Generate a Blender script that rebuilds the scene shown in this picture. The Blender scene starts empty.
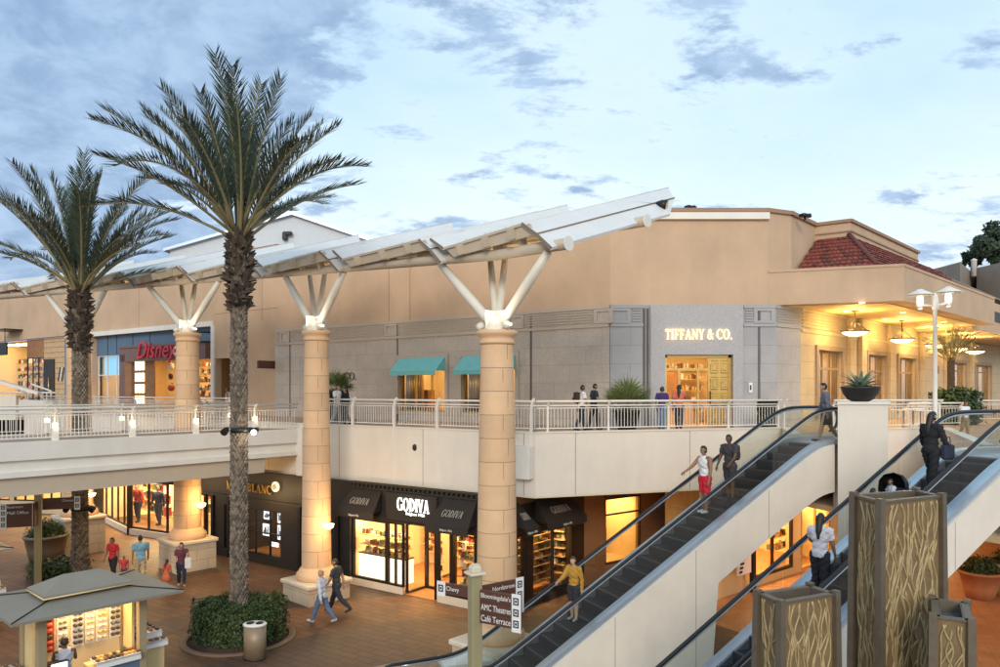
import bpy, bmesh, math, random
import numpy as np
from mathutils import Vector, Matrix
random.seed(7)
S = bpy.context.scene
COL = S.collection
rad = math.radians

# ------------------------------------------------------------------ camera, sky, sun, exposure
CZ, FOC, HY, ZF = 7.2, 740.0, 390.0, 5.7      # eye height, focal length (px of a 1000 px wide frame), horizon row, upper floor
cam = bpy.data.cameras.new("camera"); camo = bpy.data.objects.new("camera", cam); COL.objects.link(camo)
camo.location = (0, 0, CZ); camo.rotation_euler = (rad(90), 0, 0)
cam.sensor_width = 36.0; cam.lens = FOC / 1000 * 36.0; cam.shift_y = (HY - 333.5) / 1000
cam.clip_start = 0.1; cam.clip_end = 3000
S.camera = camo

SUN_EL, SUN_AZ = 22.0, 184.0                    # azimuth clockwise from +Y: behind the camera
W = bpy.data.worlds.new("World"); S.world = W; W.use_nodes = True
nt = W.node_tree; nt.nodes.clear()
def N(t, **k):
    n = nt.nodes.new(t)
    for a, b in k.items(): setattr(n, a, b)
    return n
out = N('ShaderNodeOutputWorld'); bg = N('ShaderNodeBackground'); nt.links.new(bg.outputs[0], out.inputs[0])
sky = N('ShaderNodeTexSky', sky_type='NISHITA'); sky.sun_disc = False
sky.sun_elevation = rad(SUN_EL); sky.sun_rotation = rad(SUN_AZ)
sky.air_density = 1.2; sky.dust_density = 1.5; sky.ozone_density = 2.0
tc = N('ShaderNodeTexCoord')
sep = N('ShaderNodeSeparateXYZ'); nt.links.new(tc.outputs['Generated'], sep.inputs[0])
def M(op, a, b=None, c=None, clamp=False):
    n = N('ShaderNodeMath', operation=op); n.use_clamp = clamp
    for i, v in enumerate((a, b, c)):
        if v is None: continue
        if isinstance(v, (int, float)): n.inputs[i].default_value = v
        else: nt.links.new(v, n.inputs[i])
    return n.outputs[0]
def mixc(f, a, b):
    n = N('ShaderNodeMix', data_type='RGBA')
    for i, v in ((0, f), (6, a), (7, b)):
        if isinstance(v, (int, float)): n.inputs[i].default_value = v
        elif isinstance(v, tuple): n.inputs[i].default_value = v + (1,)
        else: nt.links.new(v, n.inputs[i])
    return n.outputs[2]
zc = M('MAXIMUM', sep.outputs[2], 0.02)
zz = M('ADD', zc, 0.26)
comb = N('ShaderNodeCombineXYZ')
nt.links.new(M('DIVIDE', sep.outputs[0], zz), comb.inputs[0]); nt.links.new(M('DIVIDE', sep.outputs[1], zz), comb.inputs[1])
def noise(scale, detail, rough, off, dist=0.0, rot=0., st=1.):
    mp = N('ShaderNodeMapping'); mp.inputs['Location'].default_value = off; mp.inputs['Rotation'].default_value = (0, 0, rot); mp.inputs['Scale'].default_value = (1, st, 1)
    nt.links.new(comb.outputs[0], mp.inputs[0])
    n = N('ShaderNodeTexNoise'); n.inputs['Scale'].default_value = scale; n.inputs['Detail'].default_value = detail
    n.inputs['Roughness'].default_value = rough; n.inputs['Distortion'].default_value = dist
    nt.links.new(mp.outputs[0], n.inputs['Vector']); return n.outputs['Fac']
def ramp(v, lo, hi):
    n = N('ShaderNodeMapRange'); n.interpolation_type = 'SMOOTHSTEP'
    n.inputs['From Min'].default_value = lo; n.inputs['From Max'].default_value = hi
    nt.links.new(v, n.inputs['Value']); return n.outputs[0]
n_big = noise(1.1, 4, .5, (3.1, 1.7, 0)); n_mid = noise(3.6, 12, .66, (0.9, 4.1, 0), .15, rad(-35), 1.7); n_fine = noise(8, 8, .62, (9, 2, 0), .3)
# heavier cloud towards the upper left of the sky
lft = N('ShaderNodeVectorMath', operation='DOT_PRODUCT'); lft.inputs[1].default_value = (-0.78, 0.45, 0.43)
nt.links.new(tc.outputs['Generated'], lft.inputs[0])
bias = M('MULTIPLY', ramp(lft.outputs['Value'], .64, .90), .27)
field = M('ADD', M('ADD', M('MULTIPLY', n_mid, .62), M('MULTIPLY', n_big, .28)), M('MULTIPLY', n_fine, .12))
grey = ramp(M('ADD', field, bias), .535, .615)
white = ramp(M('ADD', M('MULTIPLY', n_mid, .25), M('MULTIPLY', n_big, .75)), .38, .62)
SKYMUL = 0.10
skc = N('ShaderNodeVectorMath', operation='SCALE'); skc.inputs['Scale'].default_value = SKYMUL
nt.links.new(sky.outputs[0], skc.inputs[0])
clear = mixc(.66, skc.outputs[0], (0.58, 0.82, 1.0))
veil = mixc(M('MULTIPLY', white, .40), clear, (0.80, 0.90, 0.96))
low = ramp(sep.outputs[2], .46, .02)
veil = mixc(M('MULTIPLY', low, .8), veil, (0.84, 0.92, 0.97))
cl = mixc(ramp(n_fine, .3, .7), (0.20, 0.31, 0.50), (0.36, 0.50, 0.70))
fin = mixc(M('MULTIPLY', grey, .86), veil, cl)
nt.links.new(fin, bg.inputs[0]); bg.inputs[1].default_value = 1.0

sun = bpy.data.lights.new("sun", 'SUN'); suno = bpy.data.objects.new("sun", sun); COL.objects.link(suno)
sun.energy = 1.2; sun.angle = rad(18); sun.color = (1.0, 0.87, 0.73)
_a = rad(SUN_AZ); _e = rad(SUN_EL)
sd = Vector((math.sin(_a) * math.cos(_e), math.cos(_a) * math.cos(_e), math.sin(_e)))
suno.rotation_euler = sd.to_track_quat('Z', 'Y').to_euler(); suno.location = (0, -20, 40)

vs = S.view_settings; vs.view_transform = 'Standard'; vs.look = 'None'; vs.gamma = 1.0; vs.exposure = 0.34; vs.use_curve_mapping = False
S.render.engine = 'CYCLES'; S.cycles.use_denoising = True; S.cycles.max_bounces = 8; S.cycles.transparent_max_bounces = 24
S.cycles.sample_clamp_indirect = 6.0; S.cycles.caustics_reflective = False; S.cycles.caustics_refractive = False

# ------------------------------------------------------------------ pixel helpers (photo pixel + distance -> place)
def P(px, py, d): return Vector(((px - 500) / FOC * d, d, CZ - (py - HY) / FOC * d))
def XY(px, d): return Vector(((px - 500) / FOC * d, d))
def ZZ(py, d): return CZ - (py - HY) / FOC * d
def G(px, py, z=0.0):
    d = (CZ - z) * FOC / (py - HY); return P(px, py, d)
def hit(px, p, u):
    """point of the plan line p + t*u seen in column px, and t"""
    k = (px - 500) / FOC
    t = (k * p[1] - p[0]) / (u[0] - k * u[1]); return Vector((p[0] + u[0] * t, p[1] + u[1] * t)), t

# ------------------------------------------------------------------ materials
MATS = {}
def _m(name):
    m = bpy.data.materials.new(name); m.use_nodes = True; MATS[name] = m
    return m, m.node_tree, m.node_tree.nodes['Principled BSDF']
def plain(name, col, rough=.6, metal=0., var=.15, scale=2.5, bump=0., bscale=60., spec=None, coat=0., streak=0., island=0.):
    m, t, b = _m(name)
    b.inputs['Roughness'].default_value = rough; b.inputs['Metallic'].default_value = metal
    if spec is not None: b.inputs['Specular IOR Level'].default_value = spec
    b.inputs['Coat Weight'].default_value = coat
    tc = t.nodes.new('ShaderNodeTexCoord')
    n = t.nodes.new('ShaderNodeTexNoise'); n.inputs['Scale'].default_value = scale; n.inputs['Detail'].default_value = 6; n.inputs['Roughness'].default_value = .65
    t.links.new(tc.outputs['Object'], n.inputs['Vector'])
    r = t.nodes.new('ShaderNodeMapRange'); r.inputs['From Min'].default_value = .25; r.inputs['From Max'].default_value = .75
    r.inputs['To Min'].default_value = 1 - var; r.inputs['To Max'].default_value = 1 + var
    t.links.new(n.outputs['Fac'], r.inputs['Value'])
    s = t.nodes.new('ShaderNodeVectorMath'); s.operation = 'SCALE'; s.inputs[0].default_value = col
    last = r.outputs[0]
    if island:                                      # each block a slightly different tone
        g = t.nodes.new('ShaderNodeNewGeometry'); r5 = t.nodes.new('ShaderNodeMapRange'); r5.inputs['To Min'].default_value = 1 - island; r5.inputs['To Max'].default_value = 1 + island
        t.links.new(g.outputs['Random Per Island'], r5.inputs['Value']); m5 = t.nodes.new('ShaderNodeMath'); m5.operation = 'MULTIPLY'; t.links.new(last, m5.inputs[0]); t.links.new(r5.outputs[0], m5.inputs[1]); last = m5.outputs[0]
    if streak:                                      # weather stains running down the face
        mp = t.nodes.new('ShaderNodeMapping'); mp.inputs['Scale'].default_value = (.7, .7, .06); t.links.new(tc.outputs['Object'], mp.inputs[0])
        n4 = t.nodes.new('ShaderNodeTexNoise'); n4.inputs['Scale'].default_value = 1.6; n4.inputs['Detail'].default_value = 8; n4.inputs['Roughness'].default_value = .7
        t.links.new(mp.outputs[0], n4.inputs['Vector'])
        r4 = t.nodes.new('ShaderNodeMapRange'); r4.inputs['From Min'].default_value = .35; r4.inputs['From Max'].default_value = .62; r4.inputs['To Min'].default_value = 1 - streak; r4.inputs['To Max'].default_value = 1.02
        t.links.new(n4.outputs['Fac'], r4.inputs['Value'])
        mu = t.nodes.new('ShaderNodeMath'); mu.operation = 'MULTIPLY'; t.links.new(last, mu.inputs[0]); t.links.new(r4.outputs[0], mu.inputs[1]); last = mu.outputs[0]
    t.links.new(last, s.inputs['Scale']); t.links.new(s.outputs[0], b.inputs['Base Color'])
    rr = t.nodes.new('ShaderNodeMapRange'); rr.inputs['To Min'].default_value = max(0.02, rough - .08); rr.inputs['To Max'].default_value = min(1, rough + .08)
    t.links.new(n.outputs['Fac'], rr.inputs['Value']); t.links.new(rr.outputs[0], b.inputs['Roughness'])
    if bump:
        n2 = t.nodes.new('ShaderNodeTexNoise'); n2.inputs['Scale'].default_value = bscale; n2.inputs['Detail'].default_value = 4
        t.links.new(tc.outputs['Object'], n2.inputs['Vector'])
        bp = t.nodes.new('ShaderNodeBump'); bp.inputs['Strength'].default_value = bump; bp.inputs['Distance'].default_value = .02
        t.links.new(n2.outputs['Fac'], bp.inputs['Height']); t.links.new(bp.outputs[0], b.inputs['Normal'])
    return m
def brick(name, c1, c2, mortar, w, h, ms=.008, rough=.7, var=.2, offset=.5, bump=.4, speck=0., rot=0., mscale=1.2):
    m, t, b = _m(name); b.inputs['Roughness'].default_value = rough
    uv = t.nodes.new('ShaderNodeUVMap')
    mp = t.nodes.new('ShaderNodeMapping'); mp.inputs['Rotation'].default_value = (0, 0, rot); t.links.new(uv.outputs[0], mp.inputs[0])
    k = t.nodes.new('ShaderNodeTexBrick'); k.offset = offset
    k.inputs['Scale'].default_value = 1.0; k.inputs['Brick Width'].default_value = w; k.inputs['Row Height'].default_value = h
    k.inputs['Mortar Size'].default_value = ms; k.inputs['Mortar Smooth'].default_value = .2
    k.inputs['Color1'].default_value = c1 + (1,); k.inputs['Color2'].default_value = c2 + (1,); k.inputs['Mortar'].default_value = mortar + (1,)
    t.links.new(mp.outputs[0], k.inputs['Vector'])
    tc = t.nodes.new('ShaderNodeTexCoord')
    n = t.nodes.new('ShaderNodeTexNoise'); n.inputs['Scale'].default_value = mscale; n.inputs['Detail'].default_value = 7; n.inputs['Roughness'].default_value = .6
    t.links.new(tc.outputs['Object'], n.inputs['Vector'])
    r = t.nodes.new('ShaderNodeMapRange'); r.inputs['From Min'].default_value = .25; r.inputs['From Max'].default_value = .75
    r.inputs['To Min'].default_value = 1 - var; r.inputs['To Max'].default_value = 1 + var
    t.links.new(n.outputs['Fac'], r.inputs['Value'])
    s = t.nodes.new('ShaderNodeVectorMath'); s.operation = 'SCALE'; t.links.new(k.outputs['Color'], s.inputs[0])
    last = r.outputs[0]
    if speck:
        n3 = t.nodes.new('ShaderNodeTexNoise'); n3.inputs['Scale'].default_value = 45; n3.inputs['Detail'].default_value = 2
        t.links.new(tc.outputs['Object'], n3.inputs['Vector'])
        r3 = t.nodes.new('ShaderNodeMapRange'); r3.inputs['From Min'].default_value = .3; r3.inputs['From Max'].default_value = .7
        r3.inputs['To Min'].default_value = 1 - speck; r3.inputs['To Max'].default_value = 1 + speck
        t.links.new(n3.outputs['Fac'], r3.inputs['Value'])
        mu = t.nodes.new('ShaderNodeMath'); mu.operation = 'MULTIPLY'; t.links.new(last, mu.inputs[0]); t.links.new(r3.outputs[0], mu.inputs[1]); last = mu.outputs[0]
    t.links.new(last, s.inputs['Scale']); t.links.new(s.outputs[0], b.inputs['Base Color'])
    bp = t.nodes.new('ShaderNodeBump'); bp.inputs['Strength'].default_value = bump; bp.inputs['Distance'].default_value = .01; bp.invert = True
    t.links.new(k.outputs['Fac'], bp.inputs['Height']); t.links.new(bp.outputs[0], b.inputs['Normal'])
    return m
def emis(name, col, st):
    m, t, b = _m(name)
    b.inputs['Base Color'].default_value = col + (1,); b.inputs['Emission Color'].default_value = col + (1,); b.inputs['Emission Strength'].default_value = st
    return m
def glass(name, tint=(1, 1, 1), refl=.10, rough=.02):
    m, t, b = _m(name); t.nodes.remove(b)
    tr = t.nodes.new('ShaderNodeBsdfTransparent'); tr.inputs[0].default_value = tint + (1,)
    gl = t.nodes.new('ShaderNodeBsdfGlossy'); gl.inputs['Roughness'].default_value = rough
    fr = t.nodes.new('ShaderNodeFresnel'); fr.inputs['IOR'].default_value = 1.45
    ad = t.nodes.new('ShaderNodeMath'); ad.operation = 'ADD'; ad.inputs[1].default_value = refl - .04; ad.use_clamp = True
    t.links.new(fr.outputs[0], ad.inputs[0])
    mx = t.nodes.new('ShaderNodeMixShader'); t.links.new(ad.outputs[0], mx.inputs[0]); t.links.new(tr.outputs[0], mx.inputs[1]); t.links.new(gl.outputs[0], mx.inputs[2])
    t.links.new(mx.outputs[0], t.nodes['Material Output'].inputs[0]); return m
def leafmat(name, c1, c2, rough=.55, trans=.25):
    m, t, b = _m(name); b.inputs['Roughness'].default_value = rough
    g = t.nodes.new('ShaderNodeNewGeometry'); r = t.nodes.new('ShaderNodeMix'); r.data_type = 'RGBA'
    r.inputs[6].default_value = c1 + (1,); r.inputs[7].default_value = c2 + (1,)
    t.links.new(g.outputs['Random Per Island'], r.inputs[0]); t.links.new(r.outputs[2], b.inputs['Base Color'])
    b.inputs['Subsurface Weight'].default_value = 0
    return m

m_stucco = plain('stucco_beige', (.585, .41, .272), .85, var=.14, scale=.45, bump=.35, bscale=90, streak=.035)
m_stucco_d = plain('stucco_coping', (.36, .22, .14), .8, var=.08, scale=1)
m_stone = brick('stone_blocks', (.50, .445, .39), (.56, .495, .435), (.34, .30, .26), 1.5, .75, .008, .7, .10, speck=.30, bump=.3)
m_stonegrey = brick('stone_blocks_grey', (.37, .365, .375), (.405, .40, .41), (.24, .235, .24), 1.5, .75, .008, .7, .10, speck=.28, bump=.3)
m_granite = plain('granite_panel', (.41, .40, .41), .45, var=.30, scale=28, bump=.05)
m_stonetrim = plain('stone_trim', (.52, .45, .38), .7, var=.10, scale=14)
m_stonedark = plain('stone_groove', (.13, .12, .115), .8, var=.1)
m_stonetrimgrey = plain('stone_trim_grey', (.39, .385, .395), .7, var=.10, scale=14)
m_surround = plain('window_surround_stone', (.34, .25, .165), .7, var=.10, scale=8)
m_warmstone = brick('stone_blocks_warm', (.50, .40, .255), (.55, .44, .285), (.33, .25, .155), 1.4, .7, .010, .75, .08, speck=.08, bump=.3)
m_white = plain('white_paint', (.80, .76, .69), .5, var=.05, scale=1.5, streak=.04)
m_whitewall = plain('white_plaster', (.78, .71, .61), .8, var=.06, scale=.9, bump=.15, bscale=80, streak=.045)
m_cladding = plain('escalator_cladding', (.80, .725, .62), .6, var=.07, scale=1.1, bump=.1, bscale=30, streak=.03)
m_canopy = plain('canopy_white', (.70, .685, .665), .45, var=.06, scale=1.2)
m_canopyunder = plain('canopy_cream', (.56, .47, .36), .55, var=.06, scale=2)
m_column = plain('cast_stone', (.75, .485, .28), .75, var=.10, scale=1.6, bump=.2, bscale=70, island=.085)
m_joint = plain('stone_joint', (.24, .16, .105), .9, var=.05)
m_plinth = brick('plinth_stone', (.62, .50, .35), (.68, .56, .40), (.38, .30, .21), .95, .42, .010, .8, .12, bump=.35)
m_plinthcap = plain('plinth_cap', (.72, .62, .48), .7, var=.08, scale=3)
m_cream = plain('cream_paint', (.80, .74, .62), .4, var=.04)
m_black = plain('black_paint', (.016, .015, .015), .42, var=.2)
m_blackmetal = plain('black_metal', (.02, .02, .022), .4, .4, var=.2)
m_bronze = plain('dark_bronze', (.035, .026, .02), .42, .5, var=.2)
m_awnblack = plain('black_canvas', (.028, .022, .017), .8, var=.2, scale=5)
m_teal = plain('teal_canvas', (.20, .56, .56), .8, var=.08, scale=4)
m_steel = plain('brushed_steel', (.60, .63, .67), .30, .85, var=.06, scale=9)
m_alu = plain('satin_aluminium', (.55, .62, .70), .34, .7, var=.06, scale=6)
m_rubber = plain('black_rubber', (.012, .012, .013), .38, var=.1)
m_step = plain('step_metal', (.085, .09, .10), .42, .6, var=.15, scale=9)
m_stepedge = plain('step_edge', (.11, .115, .12), .42, .5, var=.15)
m_glass = glass('clear_glass', (.88, .94, .92), .15)
m_shopglass = glass('shop_glass', (.97, .96, .93), .07)
m_paver = brick('paver_brown', (.19, .088, .038), (.135, .062, .028), (.075, .036, .018), .60, .30, .016, .55, .5, bump=.3, rot=.6, mscale=.55)
m_paver2 = brick('paver_dark', (.115, .066, .042), (.088, .051, .033), (.038, .024, .017), .60, .30, .016, .55, .4, bump=.3, rot=.6, mscale=.4)
m_paver3 = brick('paver_light', (.31, .225, .16), (.26, .19, .135), (.16, .12, .09), .5, .5, .008, .55, .22, bump=.2, rot=.6, mscale=.5)
m_kerbstone = plain('kerb_stone', (.20, .125, .075), .7, var=.12, scale=4)
m_soil = plain('soil', (.06, .035, .022), .95, var=.3, scale=12, bump=.5)
m_tile = brick('upper_tile', (.42, .29, .19), (.37, .25, .165), (.24, .17, .115), .6, .6, .008, .5, .15, offset=0, bump=.2, rot=.6)
m_orange = brick('orange_tile', (.50, .22, .085), (.44, .185, .07), (.26, .12, .05), .45, .45, .007, .35, .2, offset=0, bump=.2, rot=.4)
m_wood = plain('warm_wood', (.34, .16, .06), .5, var=.3, scale=3)
m_lightwood = plain('light_wood', (.58, .40, .21), .55, var=.2, scale=3)
m_warmwall = plain('warm_wall', (.80, .60, .30), .7, var=.06)
m_creamwall = plain('cream_wall', (.85, .70, .44), .7, var=.05)
m_darkwall = plain('dark_wall', (.035, .03, .028), .6, var=.15)
m_brownwall = plain('brown_wall', (.30, .16, .07), .7, var=.1)
m_rooftile = plain('clay_tile', (.26, .065, .045), .7, var=.35, scale=4)
m_rooftile2 = plain('clay_tile_dark', (.15, .045, .035), .75, var=.3, scale=4)
m_scale = leafmat('palm_scale', (.085, .064, .047), (.27, .215, .16), .9)
m_trunk = plain('palm_bark', (.22, .175, .135), .9, var=.35, scale=8, bump=.5, bscale=30)
m_trunkd = plain('palm_bark_dark', (.085, .062, .045), .95, var=.35, scale=10, bump=.5, bscale=30)
m_frond = leafmat('palm_frond', (.032, .052, .036), (.085, .115, .075), .45)
m_rachis = plain('palm_rachis', (.26, .22, .11), .5, var=.2)
m_hedge = leafmat('hedge_leaf', (.018, .040, .008), (.075, .115, .026), .5)
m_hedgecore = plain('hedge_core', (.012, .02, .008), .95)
m_agave = leafmat('agave_leaf', (.16, .24, .17), (.28, .36, .27), .5)
m_tree = leafmat('tree_leaf', (.020, .040, .022), (.055, .085, .042), .6)
m_bark = plain('tree_bark', (.10, .075, .055), .9, var=.3)
m_terracotta = plain('terracotta', (.40, .155, .065), .75, var=.12, scale=4)
m_bowl = plain('charcoal_bowl', (.022, .022, .024), .5, var=.15)
m_postgreen = plain('khaki_paint', (.34, .30, .17), .5, var=.08)
m_signbrown = plain('sign_brown', (.105, .042, .026), .5, var=.1)
m_signwhite = plain('sign_white', (.82, .82, .80), .5, var=.03)
m_signblack = plain('sign_black', (.02, .02, .02), .5)
m_gold = plain('gold_metal', (.62, .40, .13), .34, .75, var=.10)
m_kioskroof = plain('kiosk_roof', (.27, .24, .19), .5, var=.10, scale=2, metal=.1)
m_kioskpost = plain('kiosk_post', (.34, .28, .17), .5, var=.08)
m_kioskwood = plain('kiosk_cream', (.72, .55, .28), .5, var=.08)
m_towermetal = plain('tower_metal', (.175, .14, .10), .48, .35, var=.18, scale=6, bump=.1)
m_towerpanel = plain('tower_panel', (.23, .155, .075), .6, .1, var=.28, scale=5, bump=.25, bscale=35)
m_relief = plain('tower_relief', (.45, .335, .17), .5, .2, var=.2, scale=7)
m_water = plain('dark_water', (.09, .10, .12), .12, var=.1)
m_canstone = plain('bin_metal', (.27, .20, .13), .45, .15, var=.12, scale=5)
m_bluepanel = plain('blue_fascia', (.10, .17, .26), .5, var=.15)
m_portal = plain('portal_brown', (.20, .12, .10), .55, var=.1)
m_redsign = plain('red_letter', (.66, .03, .05), .35, var=.06)
m_greywall = plain('grey_block_wall', (.29, .235, .19), .85, var=.12, scale=1.2)
m_gable = plain('pale_metal_wall', (.60, .63, .66), .6, var=.05)
e_warm = emis('lamp_warm', (1.0, .74, .38), 6.0)
e_down = emis('downlight_glow', (1.0, .78, .40), 2.2)
e_warmlow = emis('lamp_warm_low', (1.0, .76, .42), 2.4)
e_lamp = emis('lamp_glass', (1.0, .95, .86), 1.3)
e_lant = emis('lantern_glow', (1.0, .80, .50), 1.5)
e_white = emis('lamp_white', (1.0, .93, .80), 4.0)
e_letter = emis('letter_lit_white', (1.0, .97, .92), 1.5)
e_gold = emis('letter_lit_gold', (1.0, .80, .46), .9)
e_counter = emis('lightbox_white', (1.0, .88, .64), 1.15)
e_poster = emis('lightbox_cool', (.86, .92, 1.0), 1.0)
e_screen = emis('lightbox_blue', (.25, .55, .85), .8)
GOODS = [plain('goods_%s' % n, c, .5, var=.1) for n, c in (('cream', (.7, .6, .42)), ('brown', (.20, .09, .04)), ('gold', (.62, .40, .14)), ('red', (.36, .06, .04)), ('dark', (.05, .04, .035)), ('white', (.78, .74, .66)), ('green', (.16, .20, .10)), ('blue', (.10, .14, .20)))]

# ------------------------------------------------------------------ mesh builder
WLOC = {}                                        # world place of every object built
def wloc(o): return (WLOC[o.name] if o.name in WLOC else o.matrix_world.translation).copy()
class MB:
    def __init__(s): s.v = []; s.f = []; s.m = []; s.sm = []
    def add(s, vs, fs, mi=0, smooth=False):
        o = len(s.v); s.v += [Vector(x) for x in vs]
        for f in fs: s.f.append([i + o for i in f]); s.m.append(mi); s.sm.append(smooth)
        return s
    def box(s, c, size, rz=0., mi=0, bev=0.):
        hx, hy, hz = [x / 2 for x in size]; R = Matrix.Rotation(rz, 3, 'Z'); c = Vector(c)
        if bev <= 0:
            vs = [c + R @ Vector((x, y, z)) for z in (-hz, hz) for x, y in ((-hx, -hy), (hx, -hy), (hx, hy), (-hx, hy))]
            return s.add(vs, [(3, 2, 1, 0), (4, 5, 6, 7), (0, 1, 5, 4), (1, 2, 6, 5), (2, 3, 7, 6), (3, 0, 4, 7)], mi)
        b = min(bev, hx * .9, hy * .9, hz * .9)
        ring = lambda ix, iy, z: [c + R @ Vector(q) for q in ((-ix + b, -iy, z), (ix - b, -iy, z), (ix, -iy + b, z), (ix, iy - b, z), (ix - b, iy, z), (-ix + b, iy, z), (-ix, iy - b, z), (-ix, -iy + b, z))]
        rr = [ring(hx - b, hy - b, -hz), ring(hx, hy, -hz + b), ring(hx, hy, hz - b), ring(hx - b, hy - b, hz)]
        vs = sum(rr, []); fs = [tuple(range(7, -1, -1)), tuple(range(24, 32))]
        for k in range(3):
            for i in range(8):
                j = (i + 1) % 8; fs.append((k * 8 + i, k * 8 + j, k * 8 + 8 + j, k * 8 + 8 + i))
        return s.add(vs, fs, mi)
    def bar(s, a, b, w, h, mi=0, up=(0, 0, 1)):
        """box running from a to b, w wide (sideways) and h high"""
        a = Vector(a); b = Vector(b); d = (b - a).normalized(); u = Vector(up)
        x = d.cross(u)
        if x.length < 1e-5: x = d.cross(Vector((0, 1, 0)))
        x.normalize(); y = x.cross(d).normalized(); x = x * (w / 2); y = y * (h / 2)
        vs = [a - x - y, a + x - y, a + x + y, a - x + y, b - x - y, b + x - y, b + x + y, b - x + y]
        return s.add(vs, [(0, 1, 2, 3), (7, 6, 5, 4), (1, 0, 4, 5), (2, 1, 5, 6), (3, 2, 6, 7), (0, 3, 7, 4)], mi)
    def tube(s, pts, r, n=8, mi=0, cap=True, smooth=True):
        pts = [Vector(p) for p in pts]; rs = r if isinstance(r, (list, tuple)) else [r] * len(pts)
        vs = []; px = None
        for i, p in enumerate(pts):
            d = (pts[min(i + 1, len(pts) - 1)] - pts[max(i - 1, 0)]).normalized()
            if px is None:
                px = d.cross(Vector((0, 0, 1)))
                if px.length < 1e-4: px = Vector((1, 0, 0))
            px = (px - d * px.dot(d)).normalized(); py = d.cross(px)
            for k in range(n):
                a = 2 * math.pi * k / n; vs.append(p + (px * math.cos(a) + py * math.sin(a)) * rs[i])
        fs = []
        for i in range(len(pts) - 1):
            for k in range(n):
                j = (k + 1) % n; fs.append((i * n + k, i * n + j, (i + 1) * n + j, (i + 1) * n + k))
        s.add(vs, fs, mi, smooth)
        if cap:
            o = len(s.v) - len(vs)
            s.f.append([o + k for k in range(n - 1, -1, -1)]); s.m.append(mi); s.sm.append(False)
            e = o + (len(pts) - 1) * n
            s.f.append([e + k for k in range(n)]); s.m.append(mi); s.sm.append(False)
        return s
    def lathe(s, c, prof, n=24, mi=0, smooth=True, mis=None, sx=1., sy=1., a0=0., a1=2 * math.pi, cap=True):
        c = Vector(c); full = abs(a1 - a0 - 2 * math.pi) < 1e-6; nn = n if full else n + 1
        vs = [c + Vector((r * math.cos(a0 + (a1 - a0) * k / n) * sx, r * math.sin(a0 + (a1 - a0) * k / n) * sy, z)) for r, z in prof for k in range(nn)]
        o = len(s.v); s.v += vs
        for i in range(len(prof) - 1):
            for k in range(n):
                j = (k + 1) % nn
                s.f.append([o + i * nn + k, o + i * nn + j, o + (i + 1) * nn + j, o + (i + 1) * nn + k]); s.m.append(mis[i] if mis else mi); s.sm.append(smooth)
        if full and cap:
            for i, rev in ((0, True), (len(prof) - 1, False)):
                if prof[i][0] > 1e-4:
                    f = [o + i * nn + k for k in range(n)]; s.f.append(f[::-1] if rev else f); s.m.append(mi); s.sm.append(False)
        return s
    def prism(s, poly, z0, z1, mi=0, bottom=True):
        n = len(poly); ar = sum(poly[i][0] * poly[(i + 1) % n][1] - poly[(i + 1) % n][0] * poly[i][1] for i in range(n))
        if ar < 0: poly = poly[::-1]
        f0 = z0 if callable(z0) else (lambda p: z0); f1 = z1 if callable(z1) else (lambda p: z1)
        vs = [Vector((p[0], p[1], f0(p))) for p in poly] + [Vector((p[0], p[1], f1(p))) for p in poly]
        fs = [tuple(range(n, 2 * n))] + [(i, (i + 1) % n, n + (i + 1) % n, n + i) for i in range(n)]
        if bottom: fs.append(tuple(range(n - 1, -1, -1)))
        return s.add(vs, fs, mi)
    def ball(s, c, r, mi=0, n=12, sz=None):
        sx, sy, sz = sz or (1, 1, 1); c = Vector(c); h = n // 2
        vs = []
        for i in range(1, h):
            t = math.pi * i / h
            for k in range(n):
                a = 2 * math.pi * k / n; vs.append(c + Vector((r * sx * math.sin(t) * math.cos(a), r * sy * math.sin(t) * math.sin(a), r * sz * math.cos(t))))
        vs += [c + Vector((0, 0, r * sz)), c - Vector((0, 0, r * sz))]; T = len(vs) - 2; fs = []
        for i in range(h - 2):
            for k in range(n):
                j = (k + 1) % n; fs.append((i * n + k, (i + 1) * n + k, (i + 1) * n + j, i * n + j))
        for k in range(n):
            j = (k + 1) % n; fs.append((T, k, j)); fs.append((T + 1, (h - 2) * n + j, (h - 2) * n + k))
        return s.add(vs, fs, mi, True)
    def build(s, name, mat, parent=None, origin=None, uv=True):
        mats = mat if isinstance(mat, (list, tuple)) else [mat]
        if parent is not None: org = wloc(parent) if origin is None else Vector(origin)
        elif origin is None:
            xs = [v.x for v in s.v]; ys = [v.y for v in s.v]; zs = [v.z for v in s.v]
            org = Vector(((min(xs) + max(xs)) / 2, (min(ys) + max(ys)) / 2, min(zs)))
        else: org = Vector(origin)
        me = bpy.data.meshes.new(name)
        me.from_pydata([v - org for v in s.v], [], s.f); me.update()
        for m in mats: me.materials.append(m)
        me.polygons.foreach_set('material_index', s.m); me.polygons.foreach_set('use_smooth', s.sm)
        if uv:
            ul = me.uv_layers.new(name='UVMap'); dat = [0.0] * (2 * len(me.loops))
            vs = s.v
            for p in me.polygons:
                n = p.normal
                if abs(n.z) > .75:
                    for li in p.loop_indices:
                        q = vs[me.loops[li].vertex_index]; dat[2 * li] = q.x; dat[2 * li + 1] = q.y
                else:
                    t = Vector((-n.y, n.x, 0)).normalized()
                    for li in p.loop_indices:
                        q = vs[me.loops[li].vertex_index]; dat[2 * li] = q.x * t.x + q.y * t.y; dat[2 * li + 1] = q.z
            ul.data.foreach_set('uv', dat)
        me.validate(); me.update()
        o = bpy.data.objects.new(name, me); COL.objects.link(o)
        if parent is not None:
            o.parent = parent; o.location = org - wloc(parent)
        else: o.location = org
        WLOC[o.name] = org.copy()
        return o
def tag(o, label, cat, group=None):
    o['label'] = label; o['category'] = cat
    if group: o['group'] = group
    return o
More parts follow.
